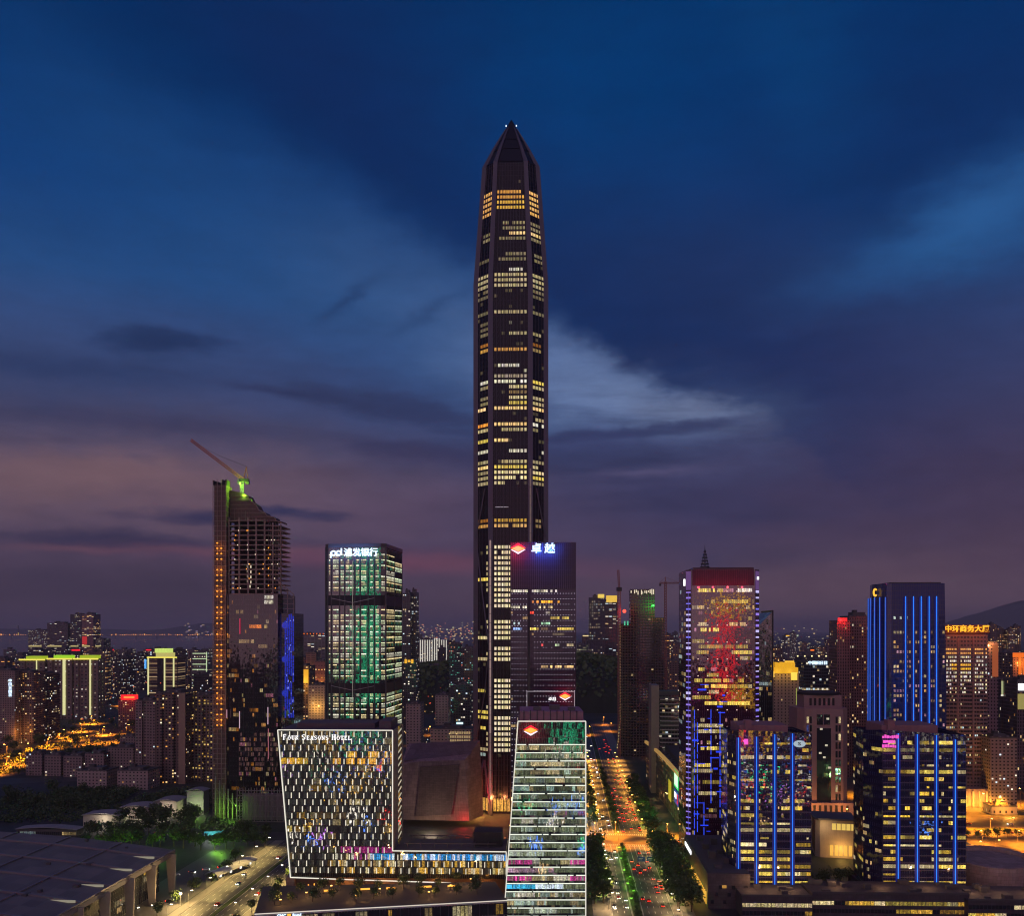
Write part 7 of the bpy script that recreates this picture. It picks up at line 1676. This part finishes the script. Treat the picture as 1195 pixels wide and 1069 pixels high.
# ------------------------------------------------------------------ the great hall, lower left
def great_hall():
    T = thing('exhibition_hall', 'huge exhibition hall with dark ribbed metal roof at the lower left', 'exhibition hall', (-207.5, 569, 0), TH)
    rm, t, b = new_mat('hall_roof'); uv = nd(t, 'ShaderNodeTexCoord').outputs['UV']; u, v, _ = sep(t, uv); cu = u / 7.5; cv = v / 10.0
    r1, _c = white(t, xyz(t, cu.floor(), cv.floor(), 2.0)); ln = (cu.fract().lt(.035)).mx(cv.fract().lt(.02)); sp = (u / .75).fract().lt(.12) * .25
    put(t, b.inputs['Base Color'], mix(t, (ln * .9 + sp * 1.4).cl(), mix(t, r1, (.155, .135, .125, 1), (.235, .205, .19, 1)), (.20, .20, .21, 1))); put(t, b.inputs['Roughness'], r1 * .25 + .6); b.inputs['Specular IOR Level'].default_value = .2; b.inputs['Metallic'].default_value = .15
    zf = lambda x: 24 + 15.5 * (1 - math.exp(x / 105.0)); n = 18; m = MB(); x = [-i * 12 for i in range(n)]
    for i in range(n - 1): m.face([(x[i + 1], -175, zf(x[i + 1])), (x[i], -175, zf(x[i])), (x[i], 0, zf(x[i])), (x[i + 1], 0, zf(x[i + 1]))], [(-x[i + 1], 0), (-x[i], 0), (-x[i], 175), (-x[i + 1], 175)], 0)
    m.build('roof', rm, T); ribm = plain('roof_rib', (.22, .19, .20), .5, .3, .1)
    for y in range(-170, 1, 30):
        m = MB()
        for i in range(n - 1): m.bar((x[i], y, zf(x[i]) + .5), (x[i + 1], y, zf(x[i + 1]) + .5), 1.3, 1.0)
        m.build('roof_rib', ribm, T)
    for x_ in (0, -33, -66, -100, -140): MB().bar((x_, -175, zf(x_) + .45), (x_, 0, zf(x_) + .45), .9, .7).build('roof_purlin', ribm, T)
    m = MB()
    for i in range(n - 1): m.bar((x[i], .3, zf(x[i]) - 1.2), (x[i + 1], .3, zf(x[i + 1]) - 1.2), .8, 2.4)
    m.bar((.2, -175, 22.6), (.2, 0, 22.6), .8, 2.6); m.build('fascia', plain('hall_fascia', (.17, .15, .15), .6), T)
    g = glass('hall_glass', (.02, .022, .025), (2.5, 4), .02, 1.9, .06, .2, (.12, .11, .11)); m = MB(); m.box(-200, -7, -175, -6, 0, 21); m.build('curtain_wall', g, T)
    for i, y in enumerate(range(-168, -3, 27)):
        m = MB(); m.loft([[(-1, y, 0), (2.5, y, 0), (2.5, y + 1.2, 0), (-1, y + 1.2, 0)], [(-3.0, y, 23), (3.2, y, 23), (3.2, y + 1.2, 23), (-3.0, y + 1.2, 23)]]); m.build('fin_column', plain('hall_column', (.22, .19, .17), .7) if i == 0 else bpy.data.materials['hall_column'], T)
        lamp('column_lamp', T, (6, y + 9, 8), (1, .74, .38), 600, .6)
    mb = MB(); z = 3.0
    while z < 18:
        c = runs(60, .18, [WARM, GOLD, PALE], .2, .8, 2); row(mb, (-7, -170), (-7, -8), z, z + 3, 60, lambda i: c[i], .9); z += 4.2
    mb.build('window_row', M['pane'], T)
    for i in range(26): x_, y_ = -rnd.uniform(6, 190), -rnd.uniform(4, 165); MB().box(x_, x_ + rnd.uniform(1, 3), y_, y_ + rnd.uniform(1, 4), zf(x_) - .4, zf(x_) + rnd.uniform(.7, 1.5)).build('roof_vent', M['dark_concrete'], T)
    sk = glow_mat('roof_slot', (.75, .68, .5), .35)
    for y in (-24, -52, -84, -112): MB().box(-26, -2, y, y + .5, zf(-13) - 1.0, zf(-13) + .2).build('roof_light', sk, T)
    MB().box(-6.8, -6.4, -92, -88, 5, 10).build('blue_screen', glow_mat('hall_blue', (.05, .08, .8), .7), T)
great_hall()
def low_hall(px0, px1, ytop, Y, d, label, col, lit=True):
    T = thing('low_hall', label, 'low building', (X(px0, Y), Y, 0), R(-4)); w = (px1 - px0) * Y / F; H = Z(ytop, Y)
    MB().box(0, w, 0, d, 0, H - 1).build('wall', plain('hall_wall', col, .8), T); m = MB(); n = 8
    for i in range(n):
        a, b = i / n, (i + 1) / n; za, zb = H - 1 + 1.6 * math.sin(a * 3.14), H - 1 + 1.6 * math.sin(b * 3.14); m.face([(-1 + a * (w + 2), -1.2, za), (-1 + b * (w + 2), -1.2, zb), (-1 + b * (w + 2), d + 1, zb), (-1 + a * (w + 2), d + 1, za)]); m.face([(-1 + a * (w + 2), -1.2, za - .5), (-1 + b * (w + 2), -1.2, zb - .5), (-1 + b * (w + 2), -1.2, zb), (-1 + a * (w + 2), -1.2, za)])
    m.build('roof', plain('pale_hall_roof', (.25, .24, .23), .7), T); mb = MB(); k = int(w / 1.6); c = runs(k, .5, [WARM, PALE, COOL], .1, .7, 3); row(mb, (.5, 0), (w - .5, 0), 1.0, 3.4, k, lambda i: c[i], .8); mb.build('window_row', M['pane'], T)
    if lit: lamp('wall_lamp', T, (w * .6, -6, 6), (1, .85, .6), 1500, .5)
low_hall(97, 140, 950, 752, 16, 'pale low hall with curved roof left of the tree belt', (.32, .29, .26))
low_hall(141, 180, 941, 778, 18, 'long pale low hall behind the tree belt with a lit canopy edge', (.34, .30, .27))
low_hall(181, 207, 934, 792, 20, 'two-storey pale house right of the low halls', (.36, .31, .28))
low_hall(218, 238, 922, 800, 12, 'small pale block lit green beside the unfinished tower', (.30, .34, .28))
low_hall(20, 92, 966, 718, 10, 'long dark shed behind the exhibition hall roof', (.10, .09, .09), False)
TN = thing('site_tent', 'turquoise roofed site shelter at the foot of the unfinished tower', 'shelter', (X(238, 700), 700, 0), .3); tm_ = MB(); tm_.loft([[(0, 0, 4), (14, 0, 4), (14, 8, 4), (0, 8, 4)], [(0, 3.6, 6.2), (14, 3.6, 6.2), (14, 4.4, 6.2), (0, 4.4, 6.2)]]); tm_.build('roof', plain('turquoise_sheet', (.06, .36, .38), .5), TN)
for x in (.3, 13.7):
    for y in (.3, 7.7): MB().bar((x, y, 0), (x, y, 4), .25).build('post', pole_m, TN)
lamp('lamp_light', TN, (5, -4, 6), (.9, 1, .9), 1800, .5)
CN = thing('barrel_canopy', 'white barrel vaulted canopy beside the sunken forecourt', 'canopy', (X(238, 590), 590, 0), TH - .25); m = MB()
for i in range(8):
    a, b2 = math.pi * i / 8, math.pi * (i + 1) / 8; m.face([(5 - 5 * math.cos(a), 0, 3 + 2.2 * math.sin(a)), (5 - 5 * math.cos(b2), 0, 3 + 2.2 * math.sin(b2)), (5 - 5 * math.cos(b2), 46, 3 + 2.2 * math.sin(b2)), (5 - 5 * math.cos(a), 46, 3 + 2.2 * math.sin(a))])
m.build('roof', plain('canopy_sheet', (.42, .41, .40), .6), CN)
for i in range(7):
    for x in (.2, 9.8): MB().bar((x, 1 + i * 7, 0), (x, 1 + i * 7, 3), .22).build('post', pole_m, CN)
for i in range(4): MB().box(9.5, 10.2, 3 + i * 11, 4.5 + i * 11, 2.0, 3.4).build('lamp', glow_mat('canopy_lamp', (1, .95, .85), 1.2) if i == 0 else bpy.data.materials['canopy_lamp'], CN)
# lit terraces beside the oval drum
PD = thing('pool_terrace', 'green lit terrace with planting left of the oval drum', 'terrace', (X(1124, 640), 640, 0), R(-20)); MB().box(0, 26, -24, 8, 0, 7).build('deck', plain('terrace_stone', (.30, .28, .25), .8), PD); MB().box(2, 16, -20, 2, 7, 7.12).build('lit_lawn', plain('lawn', (.06, .16, .05), .8), PD); lamp('terrace_lamp', PD, (8, -8, 12), (.5, 1, .3), 9000, .8); lamp('terrace_lamp', PD, (20, -14, 10), (.4, 1, .8), 4000, .8)
RW = thing('ramp_wall', 'pale curved ramp wall lit orange behind the oval drum', 'wall', (0, 0, 0), 0); m = MB(); pp = [(X(1128, 668), 668), (X(1150, 640), 640), (X(1172, 618), 618), (X(1200, 596), 596), (X(1230, 585), 585)]
for a, b2 in zip(pp, pp[1:]): m.bar((*a, 3.2), (*b2, 3.2), .8, 6.4)
m.build('wall', plain('ramp_stone', (.42, .34, .28), .8), RW)
for i in range(3): street_lamp(pp[i + 1][0] + 6, pp[i + 1][1] + 14, 2.2, 'sodium', 60000, 'sodium lamp behind the pale ramp wall', 'ramp lamps', 0)
for i in range(12): street_lamp(312 + (i % 4) * 26 + (i // 4) * 7, 628 + (i // 4) * 32, 1.0 + i, 'sodium', 52000, 'sodium lamp on the orange lit square behind the oval drum', 'orange square lamps', 0)
# ------------------------------------------------------------------ sea bridge
SB = thing('sea_bridge', 'far sea bridge strung with orange lamps across the bay', 'bridge', (X(120, 16000), 16000, 0), .02); k = 16000 / F
MB().box(-140 * k, 150 * k, -15, 15, 52, 60).build('deck', M['dark_concrete'], SB)
for i in range(12): MB().box((-130 + i * 24) * k, (-130 + i * 24) * k + 14, -10, 10, -2, 52).build('pier', M['dark_concrete'], SB)
MB().box(-98.2 * k, -97 * k, -8, 8, 52, 230).build('pylon', M['dark_concrete'], SB)
sl = [glow_mat('bridge_lamp', (1, .36, .08), 4), glow_mat('bridge_lamp_dim', (.8, .30, .12), 2)]
for i in range(98):
    if rnd.random() < .3: continue
    x = (-120 + i * 2.55) * k
    MB().box(x, x + rnd.uniform(8, 17), -16, -15, 62, 62 + rnd.uniform(11, 24)).build('lamp', rnd.choice(sl), SB)
MB().box(-97.6 * k, -96.6 * k, -18, -9, 62, 110).build('lamp', glow_mat('pylon_lamp', (.8, .5, .08), .9), SB)
# shopfronts glowing along the left pavement of the avenue
for i in range(22):
    p = av(-27, 62 + i * 19); K = thing('shopfront', 'small glowing shopfront on the left pavement of the far avenue', 'shop', (p[0], p[1], 0), TH - math.pi / 2 * -1, 'shopfronts on the far avenue'); MB().box(-8, 8, 0, 8, 0, 6.5).build('wall', M['dark_concrete'], K); MB().box(-7, 7, -.4, -.05, .6, 4.6).build('lit_window', glow_mat('shop_gold_%d' % (i % 3), [(1, .62, .16), (1, .75, .35), (.9, .5, .08)][i % 3], 1.0) if i < 3 else bpy.data.materials['shop_gold_%d' % (i % 3)], K); MB().box(-7.5, 7.5, -.7, .1, 4.9, 6.2).build('sign', [M['amber'], M['white_sign'], M['gold_sign'], M['red_sign']][i % 4], K)
# far towers by the water
for i, (a, b, yt, mt, lab) in enumerate(((33, 55, 736, 'grey', 'pale far slab at the left of the waterfront towers'), (55, 79, 727.5, 'dark', 'wide dark far tower in the middle of the waterfront group'), (82, 95.5, 717.5, 'dark', 'left one of the tall far pair on the waterfront'), (95.5, 109, 717, 'wine', 'right one of the tall far pair, with a red glowing foot'), (111, 121, 746, 'dark', 'low far block right of the waterfront pair'))):
    T, w, d, H = tower(a, b, yt, 3450, 60, 'waterfront_tower', lab, 'tower', FARM[mt], 0, 'waterfront towers', 'box')
    MB().box(2, w * .7, -2, 0, Z(755, 3450), Z(755, 3450) + 5).build('light_strip', glow_mat('far_strip', (.8, .65, .25), .6) if i == 0 else bpy.data.materials['far_strip'], T)
    if i == 3: MB().box(2, w * .45, -2, 0, Z(752, 3450), Z(743, 3450)).build('red_sign', glow_mat('far_red', (.7, .03, .03), .7), T)
# ------------------------------------------------------------------ the rest of the city
GAPS = [(-25, 35, 'at the far left edge', 13), (112, 176, 'behind the red neon block', 16), (176, 252, 'left of the unfinished tower', 15), (342, 380, 'between unfinished tower and bank tower', 7), (470, 558, 'between bank tower and tallest skyscraper', 28), (672, 730, 'above the dark hill', 10), (770, 800, 'left of the purple-edged tower', 9), (886, 940, 'behind the golden crown block', 16), (932, 1020, 'behind the pink stone tower', 26), (1100, 1215, 'at the foot of the right-hand hill', 24), (35, 112, 'around the lit crown towers', 12)]
ordw = ['first', 'second', 'third', 'fourth', 'fifth', 'sixth', 'seventh', 'eighth', 'ninth', 'tenth', 'eleventh', 'twelfth', 'thirteenth', 'fourteenth', 'fifteenth', 'sixteenth', 'seventeenth', 'eighteenth']
rndc = random.Random(31)
tint_w = {'brown': 'brown', 'grey': 'grey', 'dark': 'dark', 'wine': 'reddish'}
for a, b, where, n in GAPS:
    items = []
    for i in range(n):
        Y = rndc.choice([rndc.uniform(1750, 2600), rndc.uniform(2600, 4600), rndc.uniform(2600, 4600)])
        if b < 260: Y = min(Y, 3200)
        px_ = a + (b - a) * (i + rndc.uniform(.0, .9)) / n; wd = rndc.uniform(18, 42) * F / Y
        yt = 735 + (160 - rndc.uniform(58, 148 if Y > 2600 else 118)) * F / Y
        if b < 260: yt = max(yt, 758)
        items.append((px_, px_ + wd, max(yt, 737.5), Y, rndc.choice(['brown', 'brown', 'grey', 'dark', 'wine', 'grey'])))
    cnt = {}
    for px0, px1, yt, Y, mt in items:
        c = cnt[mt] = cnt.get(mt, 0) + 1
        T, w, d, H = tower(px0, px1, yt, Y, rndc.uniform(18, 40), 'city_block', '%s from left of the %s far blocks %s' % (ordw[c - 1], tint_w[mt], where), 'apartment block', FARM[mt], rndc.uniform(-25, 15), 'far city blocks ' + where, 'none')
        m = MB(); m.box(w * .3, w * .7, d * .3, d * .7, H, H + rndc.uniform(3, 8)); m.build('roof_house', M['dark_concrete'], T); x_ = rndc.uniform(.05, .8) * w; MB().box(x_, x_ + rndc.uniform(2, 5), d * .1, d * .3, H, H + rndc.uniform(1.5, 4)).build('water_tank', M['roof'], T)
        if rndc.random() < .35: MB().tube((w * .5, d * .5, H + 3), (w * .5, d * .5, H + rndc.uniform(12, 24)), .5, .15, 5).build('antenna', M['dark_metal'], T)
        q = rndc.random()
        if q < .16: MB().box(w * .1, w * .9, -1, -.1, H - 4, H).build('roof_light', rndc.choice([M['warm_led'], M['gold_sign'], M['orange_sign'], M['lime_led'], M['white_led'], M['red_sign']]), T)
        elif q < .26: MB().box(w * .3, w * .5, -1, -.1, H * .5, H * .5 + 5).build('lit_sign', rndc.choice([M['cyan_led'], M['gold_sign'], M['pink_sign'], M['green_led']]), T)
# town on the slopes of the right-hand hill: lights you could never count
def speckle(name, label, x0, x1, py0, py1, Y, n, cols, s):
    m = MB(); r = random.Random(len(label))
    for i in range(n):
        px_, py = r.uniform(x0, x1), py0 + (py1 - py0) * r.random() ** .7; yy = Y + r.uniform(-500, 900); c = r.choice(cols); g = r.uniform(.25, .9); q = s * r.uniform(.6, 1.5)
        x, z = X(px_, yy), Z(py, yy); m.box(x, x + q, yy, yy + q, z, z + q * .8, 0, None, sc3(c, g))
    o = m.build(name, M['pane']); tag(o, label, 'city lights', None, 'stuff')
speckle('hillside_lights', 'scattered lights of the far town on the slope behind the golden crown block', 888, 985, 731, 768, 4800, 170, [(1, .7, .35), (.8, .9, .6), (1, .85, .6)], 6)
speckle('far_city_lights', 'glittering far city lights between bank tower and tallest skyscraper', 486, 556, 726, 751, 4600, 150, [(1, .5, .15), (1, .7, .4), (.8, .8, .5), (1, .3, .2)], 5.5)
speckle('shore_lights', 'scattered lights on the far shore beyond the bay', 214, 250, 727, 746, 17500, 26, [(1, .7, .4), (.8, .6, 1)], 22)
def street_specks(label, x0, x1, y0, y1, n, seed):
    m = MB(); r = random.Random(seed)
    for i in range(n):
        Y = r.choice([r.uniform(y0, y1), r.uniform(y0, y0 + (y1 - y0) * .4)]); px_ = r.uniform(x0, x1); c = r.choice([(1, .42, .06), (1, .42, .06), (1, .55, .15), (1, .8, .5), (.8, .9, 1), (1, .12, .05)]); g = r.uniform(.4, 1.6); q = Y / 1400 * r.uniform(.8, 1.5); z = r.choice([9, 9, 14, r.uniform(10, 60)]); x = X(px_, Y)
        m.box(x, x + q, Y, Y + q, z, z + q, 0, None, sc3(c, g))
    o = m.build('street_lights', M['pane']); tag(o, label, 'city lights', None, 'stuff')
street_specks('warm street lights among the far blocks between bank tower and tallest skyscraper', 470, 556, 1200, 4200, 280, 1)
street_specks('warm street lights among the far blocks left of the unfinished tower', 0, 252, 1500, 3400, 420, 2)
street_specks('warm street lights above and behind the dark hill', 672, 800, 2600, 4800, 160, 3)
street_specks('warm street lights among the blocks behind the pink stone tower', 886, 1020, 1000, 4500, 320, 4)
street_specks('warm street lights at the foot of the right-hand hill', 1100, 1205, 900, 5000, 320, 5)
street_specks('orange street lights between unfinished tower and bank tower', 342, 380, 1250, 3200, 60, 6)
# ------------------------------------------------------------------ added towers behind the viewer, placed for their reflections in the glass
def led_facade(name, col, dens=.5, strength=5.0, cell=(3, 3.4)):
    m, t, b = new_mat(name); uv = nd(t, 'ShaderNodeTexCoord').outputs['UV']; u, v, _ = sep(t, uv); cu = u / cell[0]; cv = v / cell[1]
    r, c = white(t, xyz(t, cu.floor(), cv.floor(), 3.0)); on = r.lt(dens) * cu.fract().gt(.25) * cv.fract().gt(.35)
    b.inputs['Base Color'].default_value = (.03, .03, .03, 1); b.inputs['Emission Color'].default_value = (*col, 1); put(t, b.inputs['Emission Strength'], on * strength * (r * 3.1).fract()); m.cycles.emission_sampling = 'NONE'; return m
BACK = []
def back_tower(x, y, w, d, h, mat, label, deco=None):
    T = thing('reflected_tower', label, 'tower', (x, y, 0), 0, 'added towers behind the viewer'); MB().box(-w / 2, w / 2, -d / 2, d / 2, 0, h).build('wall', mat, T)
    MB().box(-w / 4, w / 4, -d / 4, d / 4, h, h + 6).build('roof_house', M['dark_concrete'], T)
    if deco: MB().box(-w / 2 + deco[1], -w / 2 + deco[2], d / 2, d / 2 + 1, deco[3], deco[4]).build('lit_sign', deco[0], T)  # sign on the added tower, placed for its reflection
bf = [facade('back_wall_' + n_, c, cell=(4, 3.6), win=(.6, .5), lit=.30, cols=cl_, strength=5) for n_, c, cl_ in (('warm', (.1, .08, .07), BROWN), ('cool', (.07, .07, .08), NEUT))]
ledm = {k: led_facade('led_' + k, c, dn, s) for k, c, dn, s in (('green', (.05, 1, .45), .4, 19), ('teal', (.05, .8, .8), .5, 8), ('gold', (1, .50, .03), .6, 16), ('red', (1, .02, .03), .8, 26), ('magenta', (.9, .05, .5), .55, 7), ('blue', (.06, .15, 1), .6, 9), ('white', (1, .9, .75), .4, 7))}
def led_at(x, y, w, h, k, lab, sign=None):
    mat = bf[0] if k == 'warm' else bf[1] if k == 'cool' else ledm[k]
    back_tower(x, y, w, 30, h, mat, lab, (led_facade('back_sign_gold', sign, .6, 30, (2.2, 2.2)), -20, w + 26, h + 3, h + 16) if sign else None)
for i, (x, k, h, w) in enumerate(((-475, 'green', 300, 34), (-560, 'cool', 130, 40), (-400, 'warm', 170, 34), (-335, 'gold', 60, 30), (-281, 'green', 42, 34), (-205, 'cool', 150, 36), (-130, 'white', 70, 30), (-60, 'warm', 90, 34),
        (20, 'cool', 150, 30), (80, 'green', 42, 36), (140, 'teal', 50, 26), (192, 'magenta', 60, 26), (256, 'red', 190, 15), (286, 'gold', 62, 34), (350, 'cool', 150, 34), (410, 'gold', 70, 34), (475, 'warm', 180, 34), (540, 'white', 80, 34), (610, 'blue', 110, 34), (690, 'warm', 190, 40))):
    led_at(x, -250 - (20 if k == 'gold' else 0), w, h, k, '%s lit tower added behind the viewer, %s from the left' % (k, ordw[min(i, 17)]), (1, .5, .02) if x == 256 else None)
# unseen glowing stalls below the viewer, added to sparkle in the lower facades
rk = random.Random(8)
sparkle_glow = [glow_mat('sparkle_glow_' + n_, c, s_) for n_, c, s_ in (('gold', (1, .5, .06), 13), ('white', (1, .9, .75), 13), ('green', (.05, 1, .4), 13), ('red', (1, .04, .03), 15), ('warm', (1, .6, .25), 13), ('blue', (.08, .25, 1), 15), ('purple', (.6, .2, .8), 11))]
for i in range(150):
    x, y = rk.uniform(-330, 330), rk.uniform(-180, 410); w = rk.uniform(3, 9); h = rk.uniform(3, 8)
    if -40 < x < 10 and -20 < y < 30: continue
    K = thing('shop_stall', 'low glowing stall added below the viewer for its reflections', 'stall', (x, y, 0), rk.uniform(-.3, .3), 'added stalls below the viewer'); MB().box(-w / 2, w / 2, 0, 4, 0, h).build('wall', M['dark_concrete'], K); MB().box(-w / 2 - .4, w / 2 + .4, -.6, 4.6, h, h + .4).build('roof', M['roof'], K); MB().box(-w * .45, w * .45, 4.02, 4.3, h * .3, h * .9).build('lit_sign', rk.choice(sparkle_glow), K)
# ------------------------------------------------------------------ humid evening air over the whole city
def haze():
    m = bpy.data.materials.new('haze'); m.use_nodes = True; t = m.node_tree; t.nodes.clear()
    v = nd(t, 'ShaderNodeVolumePrincipled'); v.inputs['Color'].default_value = (.95, .84, .82, 1); v.inputs['Density'].default_value = 4.5e-5; v.inputs['Anisotropy'].default_value = .2
    o = nd(t, 'ShaderNodeOutputMaterial'); t.links.new(v.outputs[0], o.inputs['Volume'])
    b = MB().box(-61000, 61000, -3500, 61000, -4, 660); o = b.build('haze', m); o['kind'] = 'stuff'; o['label'] = 'thin violet evening haze over the city'; o['category'] = 'haze'
haze()
